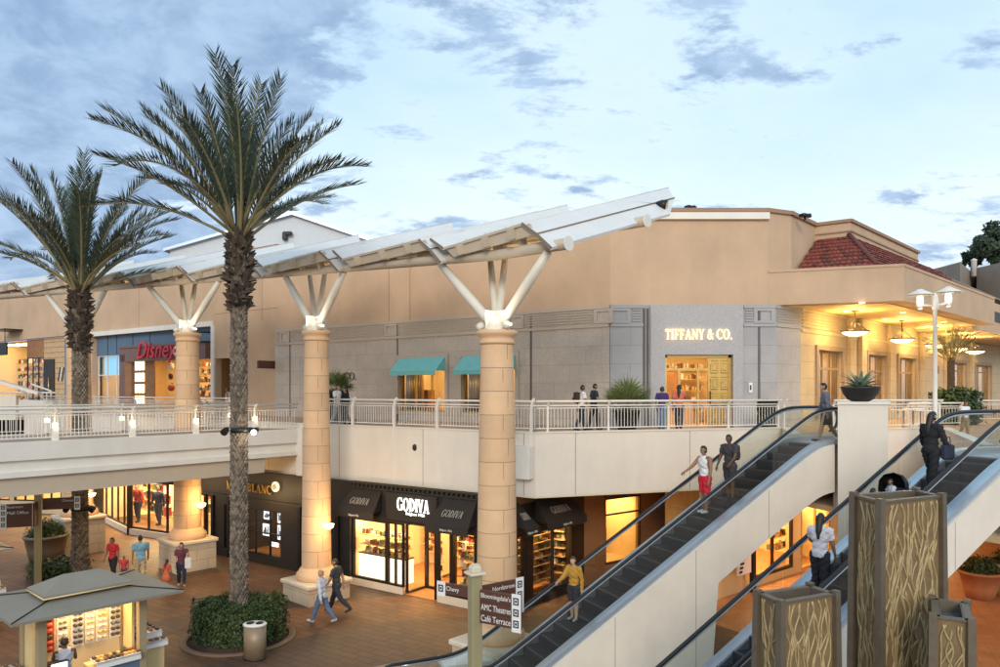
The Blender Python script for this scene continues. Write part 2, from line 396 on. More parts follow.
def struct(o, kind='structure'): o['kind'] = kind; return o
def thing(name, label, cat, loc=(0, 0, 0), group=None):
    o = bpy.data.objects.new(name, None); COL.objects.link(o); o.location = loc; o.empty_display_size = .2
    WLOC[o.name] = Vector(loc); tag(o, label, cat, group); return o
KIDS = {}
def dup(root, loc, rz=0., label=None):
    kids = {}
    for o in list(bpy.data.objects):
        if o.parent: kids.setdefault(o.parent.name, []).append(o)
    def cp(o, par):
        c = o.copy(); COL.objects.link(c); c.parent = par
        for k in kids.get(o.name, []): cp(k, c)
        return c
    r = cp(root, None); r.location = loc; r.rotation_euler = (0, 0, rz)
    if label: r['label'] = label
    return r
def light(name, typ, loc, energy, col=(1, .72, .38), parent=None, size=.3, sizey=None, rot=None, spot=None, blend=.6):
    L = bpy.data.lights.new(name, typ); L.energy = energy; L.color = col
    if typ == 'AREA':
        L.size = size
        if sizey: L.shape = 'RECTANGLE'; L.size_y = sizey
    elif typ in ('POINT', 'SPOT'): L.shadow_soft_size = size
    if typ == 'SPOT': L.spot_size = rad(spot or 100); L.spot_blend = blend
    o = bpy.data.objects.new(name, L); COL.objects.link(o)
    loc = Vector(loc)
    if parent is not None: o.parent = parent; o.location = loc - wloc(parent)
    else: o.location = loc
    if rot is not None: o.rotation_euler = rot
    return o
def text(body, mat, parent, c, right, up, width=None, height=None, ext=.02, shear=0., name='lettering', offset=0., spacing=1.0):
    """letters centred on c, reading along right, standing along up"""
    cu = bpy.data.curves.new(name, 'FONT'); cu.body = body; cu.align_x = 'CENTER'; cu.align_y = 'CENTER'; cu.size = 1; cu.extrude = 0
    cu.shear = shear; cu.offset = offset; cu.space_character = spacing; cu.resolution_u = 3
    to = bpy.data.objects.new(name, cu); COL.objects.link(to); bpy.context.view_layer.update()
    dg = bpy.context.evaluated_depsgraph_get(); me = bpy.data.meshes.new_from_object(to.evaluated_get(dg))
    bpy.data.objects.remove(to)
    bm = bmesh.new(); bm.from_mesh(me)
    r = bmesh.ops.extrude_face_region(bm, geom=list(bm.faces)); vv = [g for g in r['geom'] if isinstance(g, bmesh.types.BMVert)]
    for v in vv: v.co.z += 1.0
    xs = [v.co.x for v in bm.verts]; ys = [v.co.y for v in bm.verts]
    w0 = max(xs) - min(xs); h0 = max(ys) - min(ys); cx = (max(xs) + min(xs)) / 2; cy = (max(ys) + min(ys)) / 2
    sx = width / w0 if width else height / h0; sy = height / h0 if height else sx
    R = Vector(right).normalized(); U = Vector(up).normalized(); Nn = R.cross(U).normalized(); c = Vector(c)
    vs = [c + R * ((v.co.x - cx) * sx) + U * ((v.co.y - cy) * sy) + Nn * (v.co.z * ext) for v in bm.verts]
    bm.verts.index_update(); mb = MB(); mb.add(vs, [[v.index for v in f.verts] for f in bm.faces])
    bm.free(); bpy.data.meshes.remove(me)
    o = mb.build(name, mat, parent, uv=False)
    b2 = bmesh.new(); b2.from_mesh(o.data); bmesh.ops.recalc_face_normals(b2, faces=b2.faces); b2.to_mesh(o.data); b2.free()
    return o
def glyph(ch):
    """roman capitals with thick and thin strokes and serifs: 2D polygons and advance width"""
    T, t, P_ = .15, .06, []
    q = lambda x0, x1, y0, y1: P_.append([(x0, y0), (x1, y0), (x1, y1), (x0, y1)])
    def sf(x, y, w=.13): q(x - w, x + w, y, y + .05)
    def stem(x, w=T, y0=0, y1=1, top=True, bot=True):
        q(x - w / 2, x + w / 2, y0, y1)
        if bot: sf(x, y0, w / 2 + .09)
        if top: sf(x, y1 - .05, w / 2 + .09)
    def dg(a, b, w): P_.append([(a[0] - w / 2, a[1]), (b[0] - w / 2, b[1]), (b[0] + w / 2, b[1]), (a[0] + w / 2, a[1])])
    def ring(cx, cy, rx, ry, a0=0, a1=360, tx=T, ty=t, n=28):
        for i in range(n):
            A = [rad(a0 + (a1 - a0) * (i + k) / n) for k in (0, 1)]
            P_.append([(cx + rx * math.cos(A[0]), cy + ry * math.sin(A[0])), (cx + rx * math.cos(A[1]), cy + ry * math.sin(A[1])), (cx + (rx - tx) * math.cos(A[1]), cy + (ry - ty) * math.sin(A[1])), (cx + (rx - tx) * math.cos(A[0]), cy + (ry - ty) * math.sin(A[0]))])
    w = .8
    if ch == 'I': stem(.2); w = .40
    elif ch == 'T': stem(.37, top=False); q(.02, .72, 1 - t, 1); q(.02, .08, .76, 1 - t); q(.66, .72, .76, 1 - t); w = .74
    elif ch == 'F': stem(.2); q(.2, .64, 1 - t, 1); q(.58, .64, .76, 1 - t); q(.2, .50, .47, .47 + t); q(.46, .50, .38, .62); w = .70
    elif ch == 'L': stem(.2); q(.2, .64, 0, t); q(.58, .64, t, .25); w = .68
    elif ch == 'A': dg((.12, 0), (.40, 1), t); dg((.70, 0), (.42, 1), T); q(.2, .6, .30, .30 + t); sf(.12, 0); sf(.70, 0, .16); w = .88
    elif ch == 'N': q(.10, .16, 0, 1); q(.68, .74, 0, 1); dg((.70, 0), (.13, 1), T); sf(.13, 0); sf(.13, .95); sf(.71, .95); w = .86
    elif ch == 'M': q(.10, .16, 0, 1); dg((.48, .0), (.15, 1), T); dg((.48, .0), (.82, 1), t); stem(.84); sf(.13, 0); sf(.13, .95); w = 1.02
    elif ch == 'Y': dg((.40, .42), (.12, 1), T); dg((.42, .42), (.72, 1), t); stem(.41, y1=.46, top=False); sf(.12, .95, .15); sf(.72, .95); w = .82
    elif ch == 'V': dg((.40, 0), (.12, 1), T); dg((.42, 0), (.70, 1), t); sf(.12, .95, .15); sf(.70, .95); w = .80
    elif ch == 'O': ring(.44, .5, .44, .52); w = .92
    elif ch == 'C': ring(.44, .5, .44, .52, 45, 318); q(.70, .76, .70, .98); w = .84
    elif ch == 'G': ring(.44, .5, .44, .52, 45, 330); q(.70, .76, .72, .98); stem(.76, y0=.04, y1=.44, bot=False); w = .92
    elif ch == 'D': stem(.2); ring(.28, .5, .56, .5, -90, 90); w = .88
    elif ch == 'B': stem(.2); ring(.28, .755, .36, .245, -90, 90, n=14); ring(.28, .27, .42, .27, -90, 90, n=14); w = .76
    elif ch == '&': ring(.36, .77, .20, .25, 0, 360, .09, .06, 18); ring(.32, .27, .30, .29, 40, 330, .12, .06, 20); dg((.78, 0), (.24, .78), .14); sf(.76, .5, .10); w = .90
    elif ch == '.': q(.06, .20, 0, .14); w = .26
    elif ch == ' ': w = .30
    return P_, w
def serif(body, mat, parent, c, right, up, width, height, ext=.03, name='lettering'):
    R = Vector(right).normalized(); U = Vector(up).normalized(); Nn = R.cross(U).normalized(); c = Vector(c)
    gl = []; x = 0
    for ch in body: p, w = glyph(ch); gl.append((x, p)); x += w + .05
    x -= .05; sx = width / x; mb = MB(); k = 0
    for x0, ps in gl:
        for p in ps:
            ar = sum(p[i][0] * p[(i + 1) % 4][1] - p[(i + 1) % 4][0] * p[i][1] for i in range(4))
            if ar < 0: p = p[::-1]
            e = ext + (k % 3) * .0012; k += 1
            f2 = [c + R * ((x0 + a - x / 2) * sx) + U * ((b - .5) * height) for a, b in p]
            mb.add(f2 + [v + Nn * e for v in f2], [(4, 5, 6, 7), (0, 1, 5, 4), (1, 2, 6, 5), (2, 3, 7, 6), (3, 0, 4, 7)])
    return mb.build(name, mat, parent, uv=False)
def wall(mb, p0, p1, z0, z1, openings=(), th=.35, mi=0):
    """upright wall from plan point p0 to p1 (outer face on the right of travel), with real openings (s0, s1, za, zb)"""
    p0 = Vector(p0[:2]); p1 = Vector(p1[:2]); L = (p1 - p0).length; u = (p1 - p0) / L; n = Vector((u.y, -u.x))
    ss = sorted({0., L, *[max(0, min(L, x)) for o in openings for x in o[:2]]}); zs = sorted({z0, z1, *[max(z0, min(z1, x)) for o in openings for x in o[2:]]})
    def pt(s, z, dep): q = p0 + u * s - n * dep; return Vector((q.x, q.y, z))
    def hole(i, j):
        if i < 0 or j < 0 or i >= len(ss) - 1 or j >= len(zs) - 1: return True
        a = (ss[i] + ss[i + 1]) / 2; b = (zs[j] + zs[j + 1]) / 2
        return any(o[0] < a < o[1] and o[2] < b < o[3] for o in openings)
    for i in range(len(ss) - 1):
        for j in range(len(zs) - 1):
            if hole(i, j): continue
            a, b, c, d = ss[i], ss[i + 1], zs[j], zs[j + 1]
            mb.add([pt(a, c, 0), pt(b, c, 0), pt(b, d, 0), pt(a, d, 0)], [(0, 1, 2, 3)], mi)
            mb.add([pt(a, c, th), pt(b, c, th), pt(b, d, th), pt(a, d, th)], [(3, 2, 1, 0)], mi)
            if hole(i - 1, j): mb.add([pt(a, c, 0), pt(a, d, 0), pt(a, d, th), pt(a, c, th)], [(0, 1, 2, 3)], mi)
            if hole(i + 1, j): mb.add([pt(b, c, 0), pt(b, d, 0), pt(b, d, th), pt(b, c, th)], [(3, 2, 1, 0)], mi)
            if hole(i, j - 1): mb.add([pt(a, c, 0), pt(b, c, 0), pt(b, c, th), pt(a, c, th)], [(3, 2, 1, 0)], mi)
            if hole(i, j + 1): mb.add([pt(a, d, 0), pt(b, d, 0), pt(b, d, th), pt(a, d, th)], [(0, 1, 2, 3)], mi)
    return mb
class Frame:
    """a wall-aligned frame: f(s, out, z) -> world point; s runs from p0 to p1, out towards the viewer's side"""
    def __init__(f, p0, p1):
        f.p0 = Vector(p0[:2]); p1 = Vector(p1[:2]); f.L = (p1 - f.p0).length; f.u = (p1 - f.p0) / f.L; f.n = Vector((f.u.y, -f.u.x)); f.rz = math.atan2(f.u.y, f.u.x)
    def __call__(f, s, o, z): q = f.p0 + f.u * s + f.n * o; return Vector((q.x, q.y, z))
    def s(f, px, out=0.):
        q = f.p0 + f.n * out; return hit(px, q, f.u)[1]
    def d(f, px): return hit(px, f.p0, f.u)[0].y
    def box(f, mb, s0, s1, o0, o1, z0, z1, mi=0, bev=0.):
        return mb.box(f((s0 + s1) / 2, (o0 + o1) / 2, (z0 + z1) / 2), (abs(s1 - s0), abs(o1 - o0), abs(z1 - z0)), f.rz, mi, bev)
    @property
    def U(f): return Vector((f.u.x, f.u.y, 0))
UP = Vector((0, 0, 1))
def window(f, parent, s0, s1, z0, z1, nx=2, nz=1, fm=None, gm=None, back=.18, fw=.07, zcuts=None, name='window'):
    """frame of real bars with its panes as sub-part, set back in an opening"""
    mb = MB(); fm = fm or m_bronze; gm = gm or m_shopglass
    f.box(mb, s0, s0 + fw, -back, -back + .1, z0, z1); f.box(mb, s1 - fw, s1, -back, -back + .1, z0, z1)
    f.box(mb, s0 + fw, s1 - fw, -back, -back + .1, z1 - fw, z1); f.box(mb, s0 + fw, s1 - fw, -back, -back + .1, z0, z0 + fw)
    for i in range(1, nx):
        s = s0 + (s1 - s0) * i / nx; f.box(mb, s - fw / 2, s + fw / 2, -back + .01, -back + .09, z0 + fw, z1 - fw)
    for z in (zcuts if zcuts is not None else [z0 + (z1 - z0) * j / nz for j in range(1, nz)]): f.box(mb, s0 + fw, s1 - fw, -back + .02, -back + .08, z - fw / 2, z + fw / 2)
    w = mb.build(name, fm, parent)
    g = MB(); g.add([f(s0 + .02, -back + .05, z0 + .02), f(s1 - .02, -back + .05, z0 + .02), f(s1 - .02, -back + .05, z1 - .02), f(s0 + .02, -back + .05, z1 - .02)], [(0, 1, 2, 3)])
    g.build('pane', gm, w, origin=wloc(parent))
    return w
def room(f, parent, s0, s1, depth, z0, z1, wm, fl=None, back=.4, watts=60, lamp=True, lc=(1, .66, .29)):
    """a lit room behind an opening: walls, floor, ceiling, and a ceiling lamp"""
    mb = MB(); a, b = -back, -back - depth
    q = lambda *p: [f(*x) for x in p]
    mb.add(q((s0, b, z0), (s1, b, z0), (s1, b, z1), (s0, b, z1)), [(0, 1, 2, 3)], 0)
    mb.add(q((s0, a, z0), (s0, b, z0), (s0, b, z1), (s0, a, z1)), [(0, 1, 2, 3)], 0)
    mb.add(q((s1, a, z0), (s1, b, z0), (s1, b, z1), (s1, a, z1)), [(3, 2, 1, 0)], 0)
    mb.add(q((s0, a, z1), (s1, a, z1), (s1, b, z1), (s0, b, z1)), [(3, 2, 1, 0)], 0)
    mb.add(q((s0, a, z0 + .006), (s1, a, z0 + .006), (s1, b, z0 + .006), (s0, b, z0 + .006)), [(0, 1, 2, 3)], 1)
    mb.build('interior', [wm, fl or m_wood], parent)
    if lamp:
        mb = MB(); n = max(1, int((s1 - s0) / 1.6))
        for i in range(n):
            s = s0 + (s1 - s0) * (i + .5) / n; f.box(mb, s - .25, s + .25, a - depth * .55, a - depth * .25, z1 - .05, z1 - .01)
        lo = mb.build('ceiling_lamp', e_warm, parent)
        L = light('ceiling_light', 'AREA', f((s0 + s1) / 2, a - depth * .42, z1 - .10), watts, lc, parent, max(.4, (s1 - s0) * .75), max(.3, depth * .5), (0, 0, f.rz))
def shelves(f, parent, s0, s1, o, zs, depth=.28, dens=7, mats=None, hmax=.26, wm=None, name='shelf'):
    """shelves with goods on them"""
    ms = mats or GOODS
    for z in zs:
        mb = MB(); f.box(mb, s0, s1, o, o + depth, z - .025, z, 0)
        s = s0 + .05
        while s < s1 - .1:
            w = random.uniform(.045, .14); h = random.uniform(.06, hmax)
            if random.random() < .93 and s + w < s1: f.box(mb, s, s + w, o + .05, o + .05 + random.uniform(.08, depth - .08), z, z + h, random.randint(1, len(ms)))
            s += w + random.uniform(.004, .5 / dens)
        mb.build(name, [wm or m_lightwood] + ms, parent)
# ================================================================== ground and upper walkway
mb = MB(); mb.add([(-400, -60, 0), (400, -60, 0), (400, 600, 0), (-400, 600, 0)], [(0, 1, 2, 3)]); struct(mb.build('ground', m_paver, origin=(0, 0, 0)))
def annulus(name, c, r0, r1, z, mat, a0=0., a1=360., n=64):
    mb = MB(); A = [rad(a0 + (a1 - a0) * i / n) for i in range(n + 1)]
    vs = [(c[0] + r * math.cos(a), c[1] + r * math.sin(a), z) for a in A for r in (r0, r1)]
    mb.add(vs, [(2 * i, 2 * i + 1, 2 * i + 3, 2 * i + 2) for i in range(n)]); return struct(mb.build(name, mat))
PC = (0.2, 14.0)
annulus('paving_band', PC, 6.3, 9.6, .004, m_paver2)
annulus('paving_circle', PC, 0.01, 6.3, .004, m_paver3)
annulus('paving_band', PC, 12.6, 14.2, .004, m_paver2)
annulus('paving_band', PC, 19.0, 20.3, .004, m_paver2)
mb = MB(); mb.prism([(3.5, 27.3), (13.5, 12.5), (60, 12.5), (60, 45), (14, 45)], .002, .008); struct(mb.build('tiled_floor', m_orange))

LD = Vector((.8193, -.5733)); PE = Vector((-5.79, 28.0))           # the long edge of the upper walkway, left to right
E = [PE - LD * 27, PE + LD * 8.38, Vector((10.0, 26.15)), Vector((8.75, 22.05)), Vector((9.35, 20.35)), Vector((10.9, 21.0)), Vector((11.6, 25.4)), Vector((15.5, 25.9)), Vector((11.6, 17.75)), Vector((10.62, 17.3)), Vector((11.25, 15.8)), Vector((30.0, 24.2)), Vector((70, 42))]
poly = E + [Vector((70, 90)), Vector((-60, 90)), Vector((-60, 60))]
mb = MB(); mb.prism(poly, ZF - .25, ZF, 0); struct(mb.build('walkway', m_tile))
mb = MB(); mb.prism(poly, 3.80, 3.95, 0); struct(mb.build('ceiling', m_creamwall))
fz = thing('fascia_wall', 'white plaster fascia wall along the edge of the upper walkway', 'wall', (0, 26, 3.85))
for i in range(len(E) - 1):
    a, b = E[i], E[i + 1]
    if i in (3, 8, 9): continue                                     # open at the two escalator landings
    f = Frame(a, b); a = f(0, .02, 0); b = f(f.L, .02, 0); f = Frame(a, b); mb = MB(); wall(mb, a, b, 3.85, 5.84, th=.25)
    f.box(mb, -.02, f.L + .02, -.27, .03, 5.84, 5.885)
    mb.build('fascia_panel', m_whitewall, fz)
    if f.L > 6:
        mb = MB(); s = 1.4
        while s < f.L: f.box(mb, s - .008, s + .008, -.01, .004, 3.87, 5.83); s += 4.2
        mb.build('joint', m_joint, fz)
# small white box on the fascia beside the column, and an emblem
f = Frame(E[0], E[1]); s = f.s(526); mb = MB(); f.box(mb, s - .38, s + .3, .01, .3, 4.4, 5.45, 0, .02); tag(mb.build('utility_cabinet', m_white), 'plain white box fixed to the fascia wall beside the tall column', 'cabinet')
s = f.s(415.5); mb = MB(); mb.ball(f(s, .04, 5.18), .10, 0, 12, (.9, .5, 1.2)); mb.ball(f(s, .08, 5.2), .05, 0, 10); tag(mb.build('wall_emblem', m_signblack), 'small dark emblem fixed to the white fascia wall', 'emblem')

# ================================================================== the store building
AD = Vector((.81, -.5864)); A0 = Vector((4.46, 30.0)); A1 = Vector(XY(768, 30.0)); A2 = Vector(XY(774, 30.0)); A3 = Vector((12.6, 31.0)); RD = Vector((.7071, .7071))
FL = Frame(A0 - AD * 64, A0); FC = Frame(A0, A1); FCS = Frame(A0, A2); FC2 = Frame(A2, A3); FR = Frame(A3, A3 + RD * 44)
SB = thing('store_building', 'beige stucco store building with grey stone lower storey behind the canopy', 'building', (4.46, 30, ZF))
ZC, ZT, ZL = 10.63, 14.4, 15.4
sst = FL.s(278); sdis0, sdis1 = FL.s(92), FL.s(213); sc0, sc1 = FL.s(215), FL.s(237); sl0, sl1 = FL.s(-25), FL.s(66)
mb = MB(); wall(mb, FL.p0, FL(sst + .1, 0, 0), ZF, ZL, [(sl0, sl1, ZF, 11.45), (sdis0, sdis1, ZF, 11.2), (sc0, sc1, ZF, 9.15)], .45)
wall(mb, FL(sst + .1, 0, 0), A0, ZC - .02, ZT, (), .45)
wall(mb, A0, A1, ZC - .02, ZT, (), .45); wall(mb, A1, (12.0, 30.5), ZC - .02, ZT, (), .45)
wall(mb, (12.0, 30.5), (13.9, 32.6), 11.0, ZT, (), .4)
mb.build('stucco_wall', m_stucco, SB)
mb = MB()
for px in (93.5, 139, 262, 389, 410): 
    s = FL.s(px); FL.box(mb, s - .02, s + .02, -.02, .006, (11.3 if px < 270 else ZC + .02), ZL - .1 if px < 270 else ZT - .1)
for a, b in ((sdis1 + .2, sst),): FL.box(mb, a, b, -.02, .006, 11.9, 11.94)
mb.build('wall_joint', m_stucco_d, SB)
# coping, gutter
mb = MB()
for a, b, z, o in ((FL(sst, 0, 0), A0, ZT, .12), (A0, A1, ZT, .12), (A1, Vector((12.0, 30.5)), ZT, .10), (Vector((12.0, 30.5)), Vector((13.9, 32.6)), ZT, .10), (FL(0, 0, 0), FL(sst, 0, 0), ZL, .12)):
    f = Frame(a, b); f.box(mb, -.1, f.L + .06, -.5, o, z, z + .16)
mb.build('coping', m_stucco_d, SB)
mb = MB(); FL.box(mb, FL.L - 6, FL.L + .05, .01, .16, ZT - .30, ZT - .03); FC.box(mb, -.02, FC.L + .02, .01, .17, ZT - .30, ZT - .03); mb.build('gutter', m_white, SB)
mb = MB(); mb.prism([FL(0, -.3, 0)[:2], FL(FL.L, -.3, 0)[:2], (10.9, 30.4), (13.9, 32.7), (15, 32), (22, 39.4), (40, 58), (40, 80), (-30, 80)], ZT - .5, ZT - .4); mb.build('roof', m_greywall, SB)
# stone lower storey, left
w1, w2 = (FL.s(399, .2), FL.s(446, .2)), (FL.s(462, .2), FL.s(516, .2)); WZ = 8.72
fs = Frame(FL(sst, .2, 0), FL(FL.L + .07, .2, 0)); o = fs.p0
k1 = [x - sst for x in w1]; k2 = [x - sst for x in w2]
mb = MB(); wall(mb, fs.p0, FL(FL.L + .07, .2, 0), ZF, ZC, [(k1[0], k1[1], ZF + .45, WZ), (k2[0], k2[1], ZF + .45, WZ)], .4)
mb.add([fs(0, 0, ZF), fs(0, -.22, ZF), fs(0, -.22, ZC), fs(0, 0, ZC)], [(0, 1, 2, 3)]); fs.box(mb, 0, fs.L, -.25, -.01, ZC - .03, ZC - .004)
mb.build('stone_wall', m_stone, SB)
def frieze(f, s0, s1, zb, zt, o, squares=(), mt=None):
    mb = MB(); mt = mt or m_stonetrim
    f.box(mb, s0, s1, o, o + .06, zt - .13, zt); f.box(mb, s0, s1, o, o + .05, zb - .12, zb)
    cuts = sorted(squares); segs = []; a = s0
    for c in cuts: segs.append((a, c - .42)); a = c + .42
    segs.append((a, s1))
    for a, b in segs:
        if b - a < .3: continue
        for k in range(5):
            z = zb + .06 + (zt - .13 - zb - .08) * (k + .5) / 5; f.box(mb, a + .06, b - .06, o, o + .05, z - .026, z + .026)
    for c in cuts:
        if s0 < c < s1:
            for x0, x1, z0, z1 in ((-.42, .42, zt - .24, zt - .14), (-.42, .42, zb + .02, zb + .12), (-.42, -.28, zb + .12, zt - .24), (.28, .42, zb + .12, zt - .24)): f.box(mb, c + x0, c + x1, o, o + .055, z0, z1)
    mb.build('frieze', mt, SB)
def grooves(f, ss, z0, z1, o):
    for s in ss: mb = MB(); f.box(mb, s - .05, s + .05, o - .05, o + .008, z0, z1); mb.build('groove', m_stonedark, SB)
frieze(fs, 0.05, fs.L - .02, 9.87, ZC - .01, 0, [fs.s(285), fs.s(391), fs.s(516), fs.s(603.5)])
grooves(fs, [fs.s(290), fs.s(397.5), fs.s(531)], ZF, ZC - .2, 0)
for (a, b), pal in ((k1, 0), (k2, 1)):
    mb = MB(); fs.box(mb, a - .18, a, .0, .10, ZF + .3, WZ + .2); fs.box(mb, b, b + .18, .0, .10, ZF + .3, WZ + .2); fs.box(mb, a, b, .0, .10, WZ, WZ + .2); mb.build('window_surround', m_stonetrim, SB)
    window(fs, SB, a, b, ZF + .45, WZ, 3, 1, m_gold, back=.22)
    room(fs, SB, a - .1, b + .1, 2.6, ZF + .4, WZ + .2, m_creamwall, m_lightwood, .42, 34)
    mb = MB(); fs.box(mb, (a + b) / 2 + .1, (a + b) / 2 + .9, -2.9, -2.85, ZF + 1.5, ZF + 2.5); fs.box(mb, a + .2, a + 1.1, -1.4, -.9, ZF + .45, ZF + 1.5); mb.build('display_case', m_wood, SB)
    mb = MB(); fs.box(mb, (a + b) / 2 + .2, (a + b) / 2 + .8, -2.84, -2.82, ZF + 1.6, ZF + 2.4); mb.build('picture', m_signwhite, SB)
    mb = MB()                                                      # golden curtains at the left of the window
    for i in range(7): mb.tube([fs(a + .12 + i * .16, -.5, ZF + .5), fs(a + .12 + i * .16, -.5, WZ)], .09, 8)
    mb.build('curtain', m_gold, SB, uv=False)
    mb = MB(); zt, zm, zb = WZ + .03, WZ - .62, WZ - .82; n = 12   # awning canvas with side cheeks and valance
    a2, b2 = a + .12, b + .02
    mb.add([fs(a2, .1, zt), fs(b2, .1, zt), fs(b2, .8, zm), fs(a2, .8, zm), fs(a2, .8, zb), fs(b2, .8, zb), fs(a2, .1, zm), fs(b2, .1, zm)], [(3, 2, 1, 0), (4, 5, 2, 3), (6, 3, 0), (1, 2, 7)])
    mb.build('awning', m_teal, SB)
serif('TIFFANY & CO.', m_stonedark, SB, fs((fs.s(305) + fs.s(357)) / 2, .01, 7.92), fs.U, UP, fs.s(357) - fs.s(305), .40, .05)
# stone front with the entrance
FS = Frame(FC(-.02, .2, 0), FC(FCS.L, .2, 0)); q = lambda px: FS.s(px)
mb = MB(); wall(mb, FS.p0, FS(FS.L, 0, 0), ZF, ZC, [(q(650), q(742), ZF, ZC)], .4); FS.box(mb, 0, FS.L, -.25, -.01, ZC - .03, ZC - .004)
wall(mb, FS(FS.L, 0, 0), A3, ZF, ZC, (), .4)
mb.build('stone_wall', m_stonegrey, SB)
d0, d1, DZ = q(664.5), q(732), 8.62
mb = MB(); wall(mb, FS(q(650), .14, 0), FS(q(742), .14, 0), ZF, ZC - .02, [(d0 - q(650), d1 - q(650), ZF, DZ)], .55); FS.box(mb, q(650), q(742), -.3, .13, ZC - .05, ZC - .022)
mb.build('entrance_panel', m_granite, SB)
frieze(FS, .03, q(643), 9.87, ZC - .01, 0, [q(620)], m_stonetrimgrey); frieze(FS, q(743.5), FS.L, 9.87, ZC - .01, 0, [q(764)], m_stonetrimgrey)
f2 = Frame(FS(FS.L, 0, 0), A3); frieze(f2, .0, f2.L, 9.87, ZC - .01, 0, (), m_stonetrimgrey)
grooves(FS, [q(644), q(647.5), q(759)], ZF, ZC - .15, 0)
serif('TIFFANY & CO.', e_gold, SB, FS((q(665) + q(730)) / 2, .15, 9.43), FS.U, UP, q(731) - q(664.5), .40, .07)
mb = MB(); FS.box(mb, q(748.5), q(752), .01, .05, 7.1, 7.5); mb.build('plaque', m_signwhite, SB); mb = MB(); FS.box(mb, q(749.4), q(751), .052, .06, 7.2, 7.4); mb.build('plaque', m_signblack, SB)
# entrance: gilded open door leaf, glazed screen, lit hall
mb = MB(); FS.box(mb, d0, d0 + .12, -.3, -.1, ZF, DZ); FS.box(mb, d1 - .12, d1, -.3, -.1, ZF, DZ); FS.box(mb, d0, d1, -.3, -.1, DZ - .12, DZ); FS.box(mb, d0 + .12, q(710), -.28, -.14, 7.98, 8.08); FS.box(mb, q(679), q(679) + .09, -.28, -.14, ZF, 7.98); FS.box(mb, q(698), q(698) + .09, -.28, -.14, ZF, 7.98); mb.build('door_frame', m_gold, SB)
dl = MB(); FS.box(dl, q(709), d1 - .12, -.26, -.16, ZF + .02, DZ - .12)
for i in range(2):
    for j in range(4):
        a = q(709) + .1 + i * .42; z = ZF + .2 + j * .66; FS.box(dl, a, a + .3, -.16, -.12, z, z + .5, 0, .02); FS.box(dl, a + .07, a + .23, -.12, -.09, z + .1, z + .4, 0, .02)
dlo = dl.build('door', m_gold, SB); mb = MB(); mb.tube([FS(q(709) + .08, -.10, ZF + .9), FS(q(709) + .08, -.06, ZF + 1.0), FS(q(709) + .08, -.06, ZF + 1.35), FS(q(709) + .08, -.10, ZF + 1.45)], .02); mb.build('handle', m_bronze, dlo, origin=SB.location)
room(FS, SB, d0 - .3, d1 + .3, 4.0, ZF + .005, DZ + .3, m_creamwall, m_lightwood, .5, 75); shelves(FS, SB, d0, d1, -4.3, [ZF + .5 + .5 * k for k in range(5)], .35, 7, [GOODS[0], GOODS[2], GOODS[5], GOODS[1]])
mb = MB(); FS.box(mb, q(681), q(696), -3.0, -2.8, ZF, ZF + 2.3); mb.build('cabinet_panel', m_wood, SB)
mb = MB(); FS.box(mb, q(668), q(706), -2.6, -2.1, ZF, ZF + .95); mb.build('counter', m_lightwood, SB)
# arcade wall on the right
rw = [(817, 841), (867, 884.5), (898, 914.5), (951, 965), (975, 990)]
ops = [(FR.s(a), FR.s(b), ZF + (.35 if i < 3 else 0), 8.95) for i, (a, b) in enumerate(rw)]
mb = MB(); wall(mb, FR.p0, FR(FR.L, 0, 0), ZF, ZC + .3, ops, .4); mb.build('stone_wall', m_warmstone, SB)
frieze(FR, .05, FR.L, 9.75, ZC - .01, 0, mt=m_warmstone)
for px in (849, 860, 888.5, 921, 945, 970): s = FR.s(px); pil = MB(); FR.box(pil, s - .32, s + .32, .0, .22, ZF, ZC - .03, 0, .02); pil.build('pilaster', m_warmstone, SB)
for i, (a, b, za, zb) in enumerate(ops):
    mb = MB(); FR.box(mb, a - .2, a, 0, .1, za - .1, zb + .2); FR.box(mb, b, b + .2, 0, .1, za - .1, zb + .2); FR.box(mb, a, b, 0, .1, zb, zb + .2); mb.build('window_surround', m_surround, SB)
    window(FR, SB, a, b, za, zb, 3, 1, m_surround, zcuts=[zb - .8] if i < 3 else [zb - .5], back=.2, fw=.09)
    room(FR, SB, a - .1, b + .1, 2.2, ZF, zb + .2, m_warmwall if i < 2 else m_creamwall, m_wood, .42, 34); shelves(FR, SB, a + .1, b - .1, -2.0, [ZF + .6 + .55 * k for k in range(5)], .3, 9)
mb = MB(); s = FR.s(935); FR.box(mb, s - .5, s + .5, .01, .1, 8.2, 8.65); mb.build('wall_sign', m_brownwall, SB)
# overhang roof over the arcade
O1 = [(10.86, 30.0), (15.5, 28.4), (26.0, 38.9), (23.35, 41.75), (12.6, 31.0)]; O2 = [(25.35, 39.75), (42, 56.3), (41, 59.4), (23.4, 41.8)]
mb = MB(); mb.prism(O1, ZC, 11.95, 0); mb.build('overhang', m_stucco, SB); mb = MB(); mb.prism(O2, 10.5, 12.3, 0); mb.build('overhang', m_stucco, SB)
mb = MB()
for a, b in ((O1[0], O1[1]), (O1[1], O1[2])): f = Frame(a, b); f.box(mb, .02, f.L - .02, -.25, .035, 11.95, 12.05)
mb.build('coping', m_stucco, SB)
f = Frame(O2[0], O2[1]); mb = MB(); f.box(mb, 1.2, 14, .0, .03, 11.2, 11.8); mb.build('louvre_strip', m_darkwall, SB)
mb = MB(); mb.prism([(x, y) for x, y in ((11.6, 30.15), (15.2, 29.05), (25, 38.9), (23.3, 41.3), (12.9, 31.0))], ZC - .025, ZC - .004); mb.build('soffit', m_warmwall, SB)
